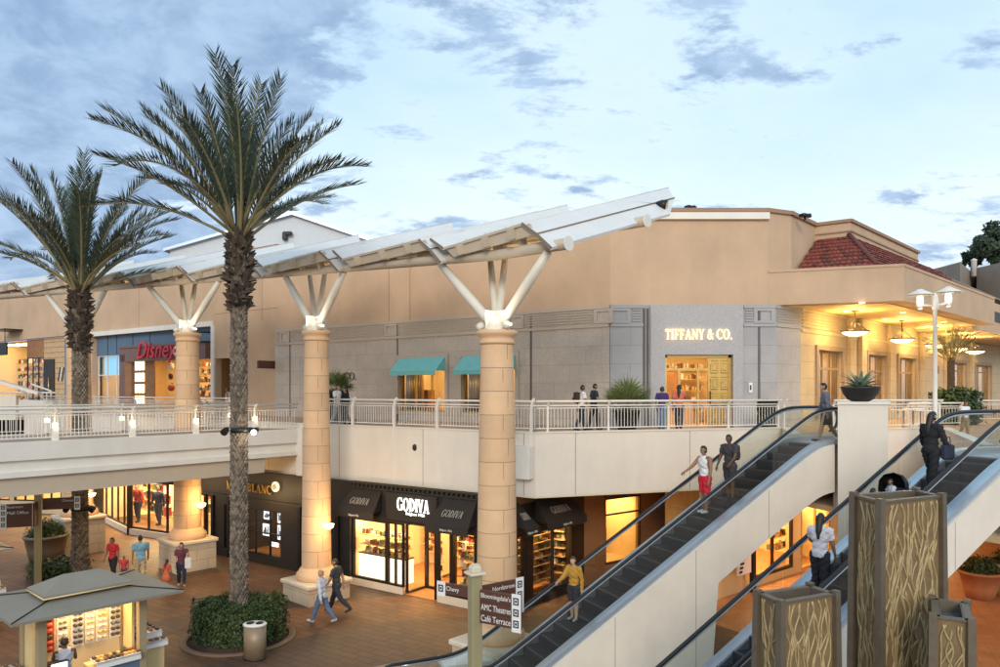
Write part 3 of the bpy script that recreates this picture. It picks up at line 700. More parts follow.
for i, px in enumerate((846, 862, 885, 903, 925, 944, 962, 978, 990)):
    o = FR.n * (2.6 if i % 2 else 1.0); pq, t = hit(px, FR.p0 + o, FR.u)
    mb = MB(); mb.lathe((pq.x, pq.y, ZC - .06), [(.001, .0), (.10, 0), (.12, .03)], 16); mb.build('downlight', e_down, SB, origin=SB.location)
    light('downlight_lamp', 'SPOT', (pq.x, pq.y, ZC - .1), 420, (1, .64, .19), SB, .12, spot=130, blend=.8)
# clay tile roof on the overhang
def tiles(b0, b1, t0, t1, rows, cols):
    mb = MB(); b0, b1, t0, t1 = map(Vector, (b0, b1, t0, t1)); nrm = (b1 - b0).cross(t0 - b0).normalized()
    if nrm.z < 0: nrm = -nrm
    mb.add([b0, b1, t1, t0], [(0, 1, 2, 3)], 1)
    for r in range(rows):
        a = r / rows; c = min(1, (r + 1.12) / rows)
        for k in range(cols):
            s0 = (k + (.5 if r % 2 else 0)) / cols; s1 = s0 + 1 / cols; s1 = min(s1, 1)
            if s0 >= 1: continue
            pt = lambda s, v: (b0.lerp(b1, s)).lerp(t0.lerp(t1, s), v)
            g = (s1 - s0) * .06
            A, B, C, D = pt(s0 + g, a), pt(s1 - g, a), pt(s1 - g, c), pt(s0 + g, c); h = nrm * random.uniform(.07, .10); l = nrm * .015; md = (A + B) / 2 + h * 1.25; mt = (C + D) / 2 + l * 2.2
            mb.add([A + h, md, B + h, C + l, mt, D + l, A, B], [(0, 1, 4, 5), (1, 2, 3, 4), (6, 7, 2, 1, 0)], random.choice((0, 0, 0, 1)))
    mb.build('tile_roof', [m_rooftile, m_rooftile2], SB, uv=False)
tiles((12.15, 30.45, 12.03), (14.75, 28.95, 12.03), (13.95, 32.6, 13.8), (15.0, 31.8, 13.8), 9, 13)
tiles((14.75, 28.95, 12.03), (25.3, 39.5, 12.03), (15.0, 31.8, 13.8), (24.5, 41.3, 13.8), 9, 44)
mb = MB(); mb.tube([(14.75, 28.95, 12.12), (15.0, 31.8, 13.88)], .10, 8); mb.build('ridge_tile', m_rooftile2, SB)
mb = MB(); wall(mb, (13.9, 32.6), (15.05, 31.78), 13.0, 14.42, (), .4); wall(mb, (15.05, 31.78), (22.15, 39.2), 13.0, 14.42, (), .4); wall(mb, (22.15, 39.2), (21, 40.6), 13.0, 14.42, (), .4); mb.build('stucco_wall', m_stucco, SB)
mb = MB()
for a, b in (((13.9, 32.6), (15.05, 31.78)), ((15.05, 31.78), (22.15, 39.2))): f = Frame(a, b); f.box(mb, 0, f.L + .05, -.45, .09, 14.42, 14.55); f.box(mb, 0, f.L + .02, -.02, .05, 14.0, 14.06)
mb.build('coping', m_stucco_d, SB)
# ---- toy shop front (Disney) in the left part of the wall
zh = 11.2
mb = MB(); FL.box(mb, sdis0 - .1, sdis1 + .1, .01, .14, zh - .02, zh + .3); FL.box(mb, sdis1 - .05, sdis1 + .25, .01, .14, ZF, zh - .02); mb.build('shop_trim', m_white, SB)
mb = MB(); FL.box(mb, sdis0, sdis1, -.5, -.35, 9.75, zh); mb.build('shop_fascia', m_bluepanel, SB)
for px in (103, 112, 128, 145): s = FL.s(px); mb = MB(); FL.box(mb, s - .03, s + .03, -.36, -.33, 9.8, zh); mb.build('fascia_joint', m_darkwall, SB)
p0_, p1_ = FL.s(121), FL.s(207)
mb = MB(); FL.box(mb, p0_, p0_ + .75, -.6, .12, ZF, 9.7); FL.box(mb, p0_, p1_, -.6, .12, 9.2, 10.15); FL.box(mb, p0_ - .06, p1_, -.6, .2, 10.15, 10.3); mb.build('portal', m_portal, SB)
mb = MB(); FL.box(mb, p0_ + .75, FL.s(147), -.6, -.5, ZF, 9.2); mb.build('door', m_wood, SB)
mb = MB()
for i in range(3):
    for j in range(4): FL.box(mb, p0_ + 1.0 + i * .45, p0_ + 1.35 + i * .45, -.5, -.48, ZF + .5 + j * .8, ZF + 1.1 + j * .8, 0)
mb.build('door_light', e_warmlow, SB)
text('Disney', m_redsign, SB, FL((FL.s(141) + FL.s(180)) / 2, .2, 9.75), FL.U, UP, FL.s(181) - FL.s(141), 1.5, .10, shear=.32)
window(FL, SB, sdis0 + .1, p0_ - .1, ZF + .3, 9.75, 3, 2, m_white, back=.5, zcuts=[8.3]); window(FL, SB, p1_, sdis1 - .1, ZF + .3, 9.75, 1, 1, m_white, back=.5)
mb = MB(); FL.box(mb, sdis0 + .1, p0_ - .1, -.9, -.85, 8.3, 9.7); mb.build('backlit_panel', e_screen, SB)
room(FL, SB, sdis0, sdis1, 5.0, ZF, 9.7, m_warmwall, m_wood, .75, 260)
shelves(FL, SB, FL.s(147), FL.s(178), -3.2, [ZF + .4 + .55 * k for k in range(6)], .4, 12, hmax=.45)
shelves(FL, SB, sdis0 + .3, p0_ - .3, -2.6, [ZF + .3 + .6 * k for k in range(4)], .4, 12, hmax=.5)
mb = MB()
for i in range(26): mb.ball(FL(random.uniform(FL.s(147), FL.s(176)), random.uniform(-2.4, -1.2), random.uniform(ZF + .5, 9.0)), random.uniform(.1, .26), random.randint(1, 7), 8)
mb.build('hanging_toy', [m_white] + GOODS, SB, uv=False)
mb = MB(); s = FL.s(197); mb.lathe((0, 0, 0), [(.001, -.06), (.36, -.06), (.4, 0), (.36, .06), (.001, .06)], 24)
R = Matrix.Rotation(rad(90), 3, 'X'); mb.v = [R @ v for v in mb.v]; rz = FL.rz + .25; mb.v = [Matrix.Rotation(rz, 3, 'Z') @ Vector((v.x * 1.3, v.y, v.z)) + FL(FL.s(203), 1.6, 9.6) for v in mb.v]
bs = mb.build('oval_sign', m_signwhite, SB)
text('Disney', m_redsign, SB, FL(FL.s(203), 1.75, 9.6), FL.U, UP, .8, .32, .03, shear=.3)
mb = MB(); mb.tube([FL(FL.s(212), .0, 10.2), FL(FL.s(203), 1.6, 10.2)], .05); mb.tube([FL(FL.s(212), 0, 10.8), FL(FL.s(207), 1.2, 10.8)], .05); mb.ball(FL(FL.s(203), 1.6, 10.2), .12); mb.ball(FL(FL.s(207), 1.2, 10.8), .12); mb.build('sign_bracket', m_blackmetal, SB)
# ---- passage and directory sign
room(FL, SB, sc0, sc1, 5.0, ZF, 9.15, m_brownwall, m_tile, .45, 30, lamp=False)
mb = MB(); s = FL.s(277); FL.box(mb, s - .15, s, .02, 1.25, 8.42, 8.86, 0, .02); ds = mb.build('blade_sign', m_signbrown, SB)
text('Elevator', m_signwhite, SB, FL(FL.s(277) - .155, .55, 8.64) , FL.n.to_3d() * -1, UP, .7, .22, .01)
mb = MB(); FL.box(mb, s - .165, s - .152, 1.02, 1.22, 8.45, 8.83); mb.build('sign_icon', m_signwhite, SB)
# ---- boutique at the far left
mb = MB(); FL.box(mb, FL.s(40), FL.s(62), -.5, -.3, ZF, 11.4); mb.build('plank_wall', m_lightwood, SB)
mb = MB()
for k in range(13): FL.box(mb, FL.s(40), FL.s(62), -.3, -.285, ZF + .3 + k * .42, ZF + .34 + k * .42)
mb.build('plank_gap', m_wood, SB)
mb = MB(); FL.box(mb, FL.s(62), sl1, -.5, -.2, ZF, 11.4); mb.build('blue_pilaster', m_bluepanel, SB)
mb = MB(); FL.box(mb, FL.s(23), FL.s(40), -.5, -.3, 9.9, 11.4); mb.build('plank_wall', m_wood, SB)
mb = MB(); FL.box(mb, FL.s(40.5), FL.s(51), -.3, -.22, ZF, 9.7); db = mb.build('door', m_darkwall, SB); mb = MB(); mb.tube([FL(FL.s(46.5), -.16, 6.6), FL(FL.s(46.5), -.16, 8.2)], .05); mb.build('handle', m_gold, db, origin=SB.location)
for i in range(3):
    mb = MB(); a = FL.s(54) + i * .33; mb.add([FL(a, -.26, 7.9), FL(a + .16, -.26, 7.9), FL(a + .52, -.26, 9.0), FL(a + .36, -.26, 9.0)], [(0, 1, 2, 3)]); mb.build('sign_stroke', m_signblack if i != 1 else m_signwhite, SB)
window(FL, SB, FL.s(23), FL.s(40), ZF, 9.9, 3, 1, m_bronze, back=.4)
room(FL, SB, sl0, sl1, 5.0, ZF, 11.4, m_creamwall, m_wood, .6, 330)
shelves(FL, SB, sl0 + .5, FL.s(36), -3.6, [ZF + .5 + .7 * k for k in range(6)], .4, 9, hmax=.5)
mb = MB(); s = FL.s(16); FL.box(mb, FL.s(8), FL.s(24), 1.2, 1.35, 10.1, 11.15, 0, .02); mb.build('hanging_sign', m_signblack, SB); mb = MB(); mb.tube([FL(FL.s(11), 1.28, 11.15), FL(FL.s(11), 1.28, 12.2)], .03); mb.tube([FL(FL.s(22), 1.28, 11.15), FL(FL.s(22), 1.28, 12.2)], .03); FL.box(mb, FL.s(9), FL.s(23), -.1, 1.4, 12.2, 12.3); mb.build('sign_hanger', m_blackmetal, SB)

# pendant bowl lamps under the overhang
for i, px in enumerate((855, 902, 936, 958, 975)):
    pq, t = hit(px, FR.p0 + FR.n * 1.35, FR.u); zb = 9.62 - .02 * i
    t_ = thing('pendant_lamp', ['glowing bowl pendant nearest the stone corner, under the overhang', 'glowing bowl pendant second from the stone corner, under the overhang', 'glowing bowl pendant half hidden by the white lamp post', 'glowing bowl pendant above the small palm at the arcade', 'farthest glowing bowl pendant deep in the arcade'][i], 'lamp', (pq.x, pq.y, zb - .1), 'bowl pendants under the arcade roof')
    c = Vector((pq.x, pq.y, zb))
    mb = MB(); mb.lathe(c, [(.05, -.13), (.27, -.10), (.46, -.02), (.55, .09), (.53, .1), (.43, .02), (.25, -.05), (.03, -.08)], 24); mb.build('bowl', e_warmlow, t_)
    mb = MB(); mb.tube([c + Vector((0, 0, -.05)), c + Vector((0, 0, ZC - zb - .03))], .025); mb.lathe(c + Vector((0, 0, ZC - zb - .1)), [(.03, 0), (.13, .03), (.15, .07)], 12); mb.build('rod', m_bronze, t_)
    mb = MB(); mb.lathe(c, [(.555, .06), (.58, .08), (.58, .11), (.555, .12)], 24); [mb.tube([c + Vector((math.cos(a) * .55, math.sin(a) * .55, .1)), c + Vector((0, 0, .55))], .012, 6) for a in (0, 2.1, 4.2)]; mb.build('rim', m_bronze, t_)
    light('bowl_light', 'POINT', c + Vector((0, 0, .25)), 260, (1, .65, .20), t_, .2)
# roof floodlights and cameras on the coping
for px, py, lb in ((690, 209, 'small dark roof fitting on the coping above the stone entrance'), (805, 217, 'twin dark camera on the roof edge beside the tile roof')):
    c = P(px, py + 3, 30.4); mb = MB(); mb.tube([c, c + Vector((0, 0, .12))], .05); mb.box(c + Vector((-.1, -.05, .18)), (.22, .3, .14), .4, 0, .03); mb.box(c + Vector((.16, 0, .18)), (.2, .26, .14), -.5, 0, .03); tag(mb.build('roof_fitting', m_blackmetal), lb, 'camera')
# ================================================================== far buildings
gb = thing('gabled_building', 'pale metal clad building with low gable rising behind the canopy', 'building', (-20, 75, 0))
D_ = 78; x0, xp, x1 = XY(170, D_).x, XY(293, D_).x, XY(392, D_).x; zp_, ze = ZZ(215.5, D_), ZZ(250, D_)
mb = MB(); vs = [(x0, D_, 0), (x1, D_, 0), (x1, D_, ze), (xp, D_, zp_), (x0, D_, ZZ(250, D_))]; mb.add(vs + [(x, D_ + 25, z) for x, y, z in vs], [(0, 1, 2, 3, 4), (1, 6, 7, 2), (0, 4, 9, 5)]); mb.build('wall', m_gable, gb)
mb = MB()
for (xa, za), (xb, zb) in (((x0 - .5, ZZ(252, D_)), (xp, zp_)), ((xp, zp_), (x1 + .6, ZZ(251, D_)))):
    mb.add([(xa, D_ - .5, za), (xb, D_ - .5, zb), (xb, D_ + 25, zb), (xa, D_ + 25, za), (xa, D_ - .5, za + .3), (xb, D_ - .5, zb + .3), (xb, D_ + 25, zb + .3), (xa, D_ + 25, za + .3)], [(0, 3, 2, 1), (4, 5, 6, 7), (0, 1, 5, 4), (1, 2, 6, 5), (3, 0, 4, 7)])
mb.build('roof', m_alu, gb)
c = P(285, 236, D_ - .3); mb = MB(); mb.box(c, (.5, .5, .9), 0, 0, .1); mb.box(c + Vector((.45, -.1, .25)), (.7, .4, .4), 0, 0, .1); mb.build('wall_lamp', m_darkwall, gb)
D_ = 62
b_ = thing('block_building', 'brown concrete block building behind the tile roof', 'building', (XY(950, D_).x, D_, 0))
mb = MB(); za = ZZ(262, D_); mb.prism([(XY(917, 68).x, 68), (XY(960, D_).x, D_), (XY(977, 70).x, 70), (XY(977, 90).x, 90), (XY(917, 90).x, 90)], 0, za); mb.build('wall', m_greywall, b_)
mb = MB(); mb.prism([(XY(976.5, 66).x, 66), (XY(1030, 60).x, 60), (XY(1030, 80).x, 80), (XY(976.5, 80).x, 80)], 0, ZZ(268, 66)); mb.build('wall', m_greywall, b_)
mb = MB(); mb.lathe(P(974, 263, 66), [(.22, -1.2), (.22, .2), (.3, .25), (.05, .4)], 12); mb.build('roof_vent', m_white, b_)

# ================================================================== shops on the ground floor
FG = Frame(G(216, 554).xy + Vector((-.04, .0)), G(470, 608.6).xy)       # Montblanc + Godiva face line
gd = lambda px: FG.s(px)
ZG = 3.8
MBL = thing('pen_shop', 'black fronted shop with gold lettering on the ground floor beside the column', 'shop', FG((gd(205) + gd(350)) / 2, 0, 0))
a, b = gd(200), gd(350)
m0, m1 = gd(240), gd(299)
mb = MB(); wall(mb, FG(a, 0, 0), FG(b, 0, 0), 0, ZG, [(m0, m1, .35, 2.25), (gd(214), gd(228), 0, 2.5)], .3); FG.box(mb, a, b, 0, .08, 2.6, 2.68); FG.box(mb, a, b, 0, .05, 3.68, 3.79); mb.build('facade', m_black, MBL)
for px in (206, 213, 229, 236, 300, 338): s = gd(px); mb = MB(); FG.box(mb, s - .08, s + .08, 0, .07, 0, 2.6); mb.build('pilaster', m_blackmetal, MBL)
serif('MONTBLANC', m_gold, MBL, FG((gd(228.5) + gd(273.5)) / 2, .05, 3.12), FG.U, UP, gd(273.5) - gd(228.5), .34, .05)
mb = MB(); mb.lathe((0, 0, 0), [(.001, -.04), (.2, -.04), (.21, .04), (.001, .04)], 20); c = FG(gd(277.5), .09, 3.28); R = Matrix.Rotation(FG.rz, 3, 'Z') @ Matrix.Rotation(rad(90), 3, 'X'); mb.v = [R @ v + c for v in mb.v]; mb.build('emblem', e_gold, MBL)
mb = MB()
for k in range(6): R2 = Matrix.Rotation(FG.rz, 3, 'Z') @ Matrix.Rotation(k * math.pi / 3, 3, 'Y'); cc = c + FG.n.to_3d() * .06 + R2 @ Vector((.075, 0, 0)); mb.ball(cc, .05, 0, 8)
mb.build('emblem_star', m_signwhite, MBL, uv=False)
window(FG, MBL, m0, m1, .35, 2.25, 4, 1, m_blackmetal, back=.15, zcuts=[1.28], fw=.05)
room(FG, MBL, m0 - .1, m1 + .1, 2.0, .3, 2.5, m_darkwall, m_wood, .32, 25)
for i, (px, z, h) in enumerate(((256, 1.72, .42), (270, 1.65, .62), (287, 1.72, .6), (255, 1.02, .5), (270, .95, .6), (286, 1.0, .5), (263, .62, .18), (288, .55, .2))):
    mb = MB(); FG.box(mb, gd(px) - .26, gd(px) + .22, -.62, -.58, z, z + h); pl = mb.build('lightbox', e_poster, MBL)
    mb = MB()
    for k in range(5): FG.box(mb, gd(px) - .2 + .07 * k, gd(px) - .16 + .07 * k + random.uniform(0, .05), -.575, -.572, z + .06 + random.uniform(0, .1), z + h * random.uniform(.4, .9))
    mb.build('picture', GOODS[7], pl, origin=MBL.location)
window(FG, MBL, gd(214), gd(228), 0, 2.5, 1, 1, m_blackmetal, back=.2, gm=m_shopglass)
room(FG, MBL, gd(214) - .05, gd(228) + .05, 2.0, 0, 2.6, m_brownwall, m_wood, .32, 10)

# Godiva, left face with door recess, right face round the corner
GV = thing('chocolate_shop', 'chocolate shop with dark awnings and lit display windows on the ground floor', 'shop', FG((gd(351) + gd(500)) / 2, 0, 0))
g0, ge = gd(350.5), gd(505)
wA, wB = gd(353), gd(404); dA, dB = gd(405.5), gd(436); wC, wD = gd(438), gd(500)
gp = FG(ge, 0, 0); GC = Vector((gp.x, gp.y)); FD = Vector((.63, .777)); FGR = Frame(GC, GC + FD * 11.5); gr = lambda px: FGR.s(px)
mb = MB(); FG.box(mb, g0, wB, -.02, .08, 0, .25); mb.build('base', m_plinthcap, GV); mb = MB(); FG.box(mb, wC, ge, -.02, .06, 0, .28); mb.build('base', m_plinthcap, GV)
mb = MB(); FG.box(mb, g0, ge + .05, -.3, .12, 3.60, 3.66); FG.box(mb, g0, ge + .05, -.28, .05, 2.5, 3.60)
k = g0 + .05
while k < ge: FG.box(mb, k, k + .1, .05, .13, 3.67, 3.76); k += .21
FG.box(mb, g0, ge, -.3, .16, 3.77, 3.81); mb.build('cornice', m_awnblack, GV)
mb = MB(); FG.box(mb, g0, ge, -.3, .04, 3.665, 3.765); mb.build('lintel', m_bronze, GV)
window(FG, GV, wA, gd(387.5), .25, 2.5, 1, 1, m_bronze, back=.06, fw=.09); window(FG, GV, gd(387.5), wB, .25, 2.5, 2, 1, m_bronze, back=.06, fw=.07)
window(FG, GV, wC, gd(452), .28, 2.5, 1, 1, m_bronze, back=.06, fw=.08); window(FG, GV, gd(452), wD, .28, 2.5, 2, 1, m_bronze, back=.06, fw=.08)
fd = Frame(FG(dA, -1.1, 0), FG(dB, -1.1, 0)); window(fd, GV, 0, fd.L, 0, 2.5, 2, 1, m_bronze, back=.05, fw=.1, zcuts=[2.1], name='door')
for s, sg in ((dA, 1), (dB, -1)):
    ff = Frame(FG(s, -1.1, 0), FG(s, 0, 0)) if sg < 0 else Frame(FG(s, 0, 0), FG(s, -1.1, 0)); window(ff, GV, 0.02, ff.L, 0.05, 2.5, 1, 1, m_bronze, back=.02, fw=.06)
mb = MB(); mb.prism([FG(dA, 0, 0)[:2], FG(dB, 0, 0)[:2], FG(dB, -1.1, 0)[:2], FG(dA, -1.1, 0)[:2]], .009, .02); mb.build('door_mat', m_orange, GV)
# hall with shelves
mb = MB(); q = FG; D4 = -4.2
mb.add([q(g0, D4, 0), q(ge - .4, D4, 0), q(ge - .4, D4, 3.4), q(g0, D4, 3.4)], [(0, 1, 2, 3)]); mb.add([q(g0 + .03, -.1, 0), q(g0 + .03, D4, 0), q(g0 + .03, D4, 3.4), q(g0 + .03, -.1, 3.4)], [(0, 1, 2, 3)])
mb.add([q(g0, -.3, 3.3), q(ge, -.3, 3.3), q(ge - .4, D4, 3.3), q(g0, D4, 3.3)], [(3, 2, 1, 0)]); mb.add([q(g0, -.1, .01), q(ge - .2, -.1, .01), q(ge - .4, D4, .01), q(g0, D4, .01)], [(0, 1, 2, 3)], 1); mb.build('interior', [m_creamwall, m_wood], GV)
mb = MB()
for i in range(5): FG.box(mb, g0 + .7 + i * 1.2, g0 + 1.1 + i * 1.2, -1.6, -1.2, 3.22, 3.28)
mb.build('ceiling_lamp', e_warm, GV); light('ceiling_light', 'AREA', FG((g0 + ge) / 2, -2.0, 3.15), 430, (1, .66, .29), GV, 5.5, 2.6, (0, 0, FG.rz)); light('window_lamp', 'AREA', FG((wA + wB) / 2, -.35, 2.45), 60, (1, .74, .40), GV, 2.6, .2, (0, 0, FG.rz))
mb = MB(); FG.box(mb, wA + .12, wB - .1, -.62, -.18, .28, 1.14); mb.build('display_counter', e_counter, GV)
mb = MB(); FG.box(mb, wA + .12, wB - .1, -.66, -.16, 1.14, 1.18); mb.build('counter_top', m_bronze, GV)
shelves(FG, GV, wA + .15, wB - .15, -.6, [1.19, 1.50, 1.85], .4, 20, hmax=.2)
shelves(FG, GV, wA + .2, ge, -4.1, [.6, .9, 1.2, 1.5, 1.8, 2.1, 2.4, 2.7], .4, 16, hmax=.22)
shelves(FG, GV, wC + .3, wD - .4, -1.0, [.5, .8, 1.1, 1.4, 1.75], .35, 16, hmax=.24)
mb = MB(); FGR.box(mb, .05, gr(572), -.02, .06, 0, .30); FGR.box(mb, .05, gr(582), -.3, .04, 2.5, 3.46); FGR.box(mb, gr(572), gr(583), -.3, .05, 0, 3.5); FGR.box(mb, gr(525), gr(531), -.2, .05, .3, 2.5); mb.build('frame_wall', m_bronze, GV)
mb = MB(); FGR.box(mb, 0, gr(600), -.3, -.04, 3.46, 3.8); FGR.box(mb, gr(583), gr(603), -.3, .04, 0, 3.8); mb.build('lintel', m_brownwall, GV)
window(FGR, GV, .1, gr(525), .3, 2.5, 2, 1, m_bronze, back=.06, fw=.08); window(FGR, GV, gr(531), gr(572), .3, 2.5, 2, 1, m_bronze, back=.06, fw=.08)
shelves(FGR, GV, .3, gr(570), -1.1, [.45, .72, .99, 1.26, 1.53, 1.8, 2.07, 2.34], .4, 16, hmax=.2)
mb = MB(); mb.add([FGR(.2, -1.3, .1), FGR(gr(576), -1.3, .1), FGR(gr(576), -1.3, 3.2), FGR(.2, -1.3, 3.2)], [(0, 1, 2, 3)]); mb.build('interior', m_creamwall, GV)
light('ceiling_light', 'AREA', FGR(gr(545), -.7, 3.1), 200, (1, .66, .29), GV, 3.0, .7, (0, 0, FGR.rz))
m_awntext = plain('awning_lettering', (.42, .38, .32), .7, var=.05)
def awning(f, parent, s0, s1, zt, zb, out, txt, t2):
    mb = MB(); val = .24
    mb.add([f(s0 + .25, .06, zt), f(s1 - .25, .06, zt), f(s1, out, zb), f(s0, out, zb), f(s1, out, zb - val), f(s0, out, zb - val), f(s0 + .25, .06, zb), f(s1 - .25, .06, zb)], [(3, 2, 1, 0), (5, 4, 2, 3), (6, 3, 0), (1, 2, 7)])
    o = mb.build('awning', m_awnblack, parent)
    d = (f(0, .06, zt) - f(0, out, zb)); nrm = f.U.cross(d.normalized())
    serif(txt, m_awntext, o, f((s0 + s1) / 2, .06 + (out - .06) * .55, zt + (zb - zt) * .55) + nrm * .01, f.U, d.normalized(), min(1.05, (s1 - s0) * .48), .27, .008)
    text(t2, m_signwhite, o, f((s0 + s1) / 2, out + .005, zb - val / 2 - .02), f.U, UP, .5, .09, .005)
awning(FG, GV, gd(352) - .1, gd(388), 3.58, 2.86, .75, 'GODIVA', 'Belgium 1926')
awning(FG, GV, gd(441), gd(484), 3.56, 2.80, .85, 'GODIVA', 'Belgium 1926')
awning(FGR, GV, .1, gr(521), 3.56, 2.82, .75, 'GODIVA', 'Belgium 1926'); awning(FGR, GV, gr(529), gr(569), 3.56, 2.82, .75, 'GODIVA', 'Belgium 1926')
mb = MB(); FG.box(mb, gd(389.5), gd(440), .05, .2, 2.62, 3.59, 0, .02); mb.build('sign_board', m_awnblack, GV)
serif('GODIVA', e_letter, GV, FG((gd(402) + gd(433)) / 2, .205, 3.22), FG.U, UP, gd(434) - gd(402), .44, .04); text('Belgium 1926', e_letter, GV, FG((gd(402) + gd(433)) / 2 + .1, .21, 2.90), FG.U, UP, .85, .12, .02)

# next shop to the right, and the orange wall behind the escalators
NS = thing('lit_boutique', 'warm lit boutique window with black sign panel right of the chocolate shop', 'shop', FGR(gr(622), 0, 0))
n0, n1 = gr(603), gr(641)
FN = Frame(FGR(n0, 0, 0), FGR(n0, 0, 0) + Vector((.80, .6, 0)) * 30)
n1 = FN.s(641)
mb = MB(); wall(mb, FN(0, 0, 0), FN(FN.s(745), 0, 0), 0, 3.8, [(.12, n1, .5, 3.05)], .3); mb.build('wall', m_brownwall, NS)
window(FN, NS, .12, n1, .5, 3.05, 1, 1, m_bronze, back=.12, zcuts=[2.4], fw=.07); room(FN, NS, .1, n1 + .1, 2.5, .4, 3.2, m_warmwall, m_lightwood, .32, 95)
shelves(FN, NS, .3, n1 - .2, -2.2, [.7, 1.2, 1.7], .4, 6, hmax=.3)
mb = MB(); FN.box(mb, .0, n1 + .1, .02, .16, 3.1, 3.6); mb.build('sign_panel', m_signblack, NS); text('IENE', e_gold, NS, FN(n1 * .55, .17, 3.40), FN.U, UP, .72, .2, .02)
CF = thing('cafe', 'amber lit cafe front with dark framed windows under the escalators', 'shop', (9, 32, 0))
FK = Frame((7.0, 25.0), (7.0 + .75 * 26, 25.0 + .66 * 26))
k0, k1_ = .1, FK.s(838)
mb = MB(); wall(mb, FK(0, 0, 0), FK(22, 0, 0), 0, 3.8, [(FK.s(752), FK.s(793), .28, 3.3), (FK.s(801), FK.s(830), .05, 3.4), (FK.s(900), FK.s(990), .05, 3.2)], .3); mb.build('wall', m_warmwall, CF)
window(FK, CF, FK.s(752), FK.s(793), .28, 3.3, 2, 1, m_bronze, back=.1, fw=.13); window(FK, CF, FK.s(801), FK.s(830), .05, 3.4, 2, 1, m_gold, back=.1, fw=.08); window(FK, CF, FK.s(900), FK.s(990), .05, 3.2, 5, 1, m_bronze, back=.1, fw=.1)
room(FK, CF, FK.s(746), FK.s(832), 3.2, .01, 3.7, m_warmwall, m_wood, .32, 560); room(FK, CF, FK.s(898), FK.s(992), 3.2, .01, 3.7, m_warmwall, m_wood, .32, 300)
shelves(FK, CF, FK.s(802), FK.s(829), -1.6, [.6, 1.1, 1.6, 2.1], .35, 9); shelves(FK, CF, FK.s(750), FK.s(790), -2.6, [1.5, 2.0, 2.5], .4, 9)
mb = MB(); c = FK(FK.s(738), .8, 0); FK.box(mb, FK.s(729), FK.s(742), .3, .36, .75, 1.75); mb.build('menu_board', m_signwhite, CF); mb = MB(); [FK.box(mb, FK.s(730) + .03 * i, FK.s(733) + .06 * i, .362, .37, .82 + .14 * i, .90 + .14 * i) for i in range(6)]; mb.build('menu_picture', m_signblack, CF); mb = MB(); FK.box(mb, FK.s(743.4), FK.s(746), .24, .4, 0, 2.4); mb.build('board_post', m_blackmetal, CF)
for sx in (2.5, 7.5, 13.5):
    mb = MB(); mb.lathe(FK(sx, 1.2, 3.74), [(.001, 0), (.16, 0), (.17, .04)], 14); mb.build('downlight', e_warm, CF, origin=CF.location); light('downlight_lamp', 'SPOT', FK(sx, 1.2, 3.7), 220, (1, .66, .30), CF, .15, spot=140)

# clothing shop, far left, with two mannequins
CS = thing('clothing_shop', 'brightly lit corner clothing shop with mannequins in its glass front', 'shop', (-18.5, 37, 0))
c0 = G(130, 534).xy; FW = Frame(c0, c0 + (G(170, 540).xy - c0).normalized() * 7); FV = Frame(G(100, 519).xy, c0)
for f, n in ((FW, 5), (FV, 5)):
    mb = MB(); f.box(mb, 0, f.L, -.25, .1, 0, .3); mb.build('base', m_plinthcap, CS)
    window(f, CS, 0, f.L, .3, 2.75, n, 1, m_bronze, back=.1, fw=.1); window(f, CS, 0, f.L, 2.9, 3.8, n, 1, m_bronze, back=.1, fw=.1)
mb = MB(); mb.box((c0.x, c0.y, 1.9), (.25, .25, 3.8), .3); FW.box(mb, 0, FW.L, -.2, .06, 2.72, 2.93); FV.box(mb, 0, FV.L, -.2, .06, 2.72, 2.93); mb.build('frame', m_bronze, CS)
mb = MB(); bk = [FV(0, -.2, 0), FV(0, -6, 0), FW(FW.L, -6, 0), FW(FW.L, -.2, 0)]
for a, b in zip(bk[:-1], bk[1:]): mb.add([a, b, b + Vector((0, 0, 3.8)), a + Vector((0, 0, 3.8))], [(0, 1, 2, 3)])
mb.build('interior', m_creamwall, CS); light('ceiling_light', 'AREA', (c0.x + .8, c0.y + 2.8, 3.7), 1700, (1, .72, .36), CS, 5.5, 4, (0, 0, FW.rz)); mb = MB(); [FW.box(mb, .5 + i * 1.3, 1.0 + i * 1.3, -2.4, -2.0, 3.72, 3.78) for i in range(5)]; mb.build('ceiling_lamp', e_warm, CS)
shelves(FW, CS, .4, FW.L - .3, -4.5, [.5, 1.1, 1.7, 2.3], .5, 7, hmax=.5); shelves(FV, CS, .3, FV.L - .4, -2.2, [.6, 1.2, 1.8, 2.4], .5, 7, hmax=.5)
# restaurant far left behind the sign post
RS = thing('restaurant', 'glowing restaurant windows far left behind the brown direction sign', 'shop', (-27, 43, 0))
FRS = Frame((-34, 44.5), (-23.5, 42.5)); mb = MB(); wall(mb, FRS.p0, FRS(FRS.L, 0, 0), 0, 3.8, [(.3 + 1.75 * i, 1.75 + 1.75 * i, .7, 3.4) for i in range(6)], .3); mb.build('wall', m_warmstone, RS)
for i in range(6): window(FRS, RS, .3 + 1.75 * i, 1.75 + 1.75 * i, .7, 3.4, 2, 1, m_bronze, back=.12, fw=.08)
room(FRS, RS, .1, FRS.L - .1, 4, .05, 3.7, m_creamwall, m_wood, .32, 900); shelves(FRS, RS, .4, FRS.L - .4, -3, [.9, 1.5, 2.1], .4, 6, hmax=.4)
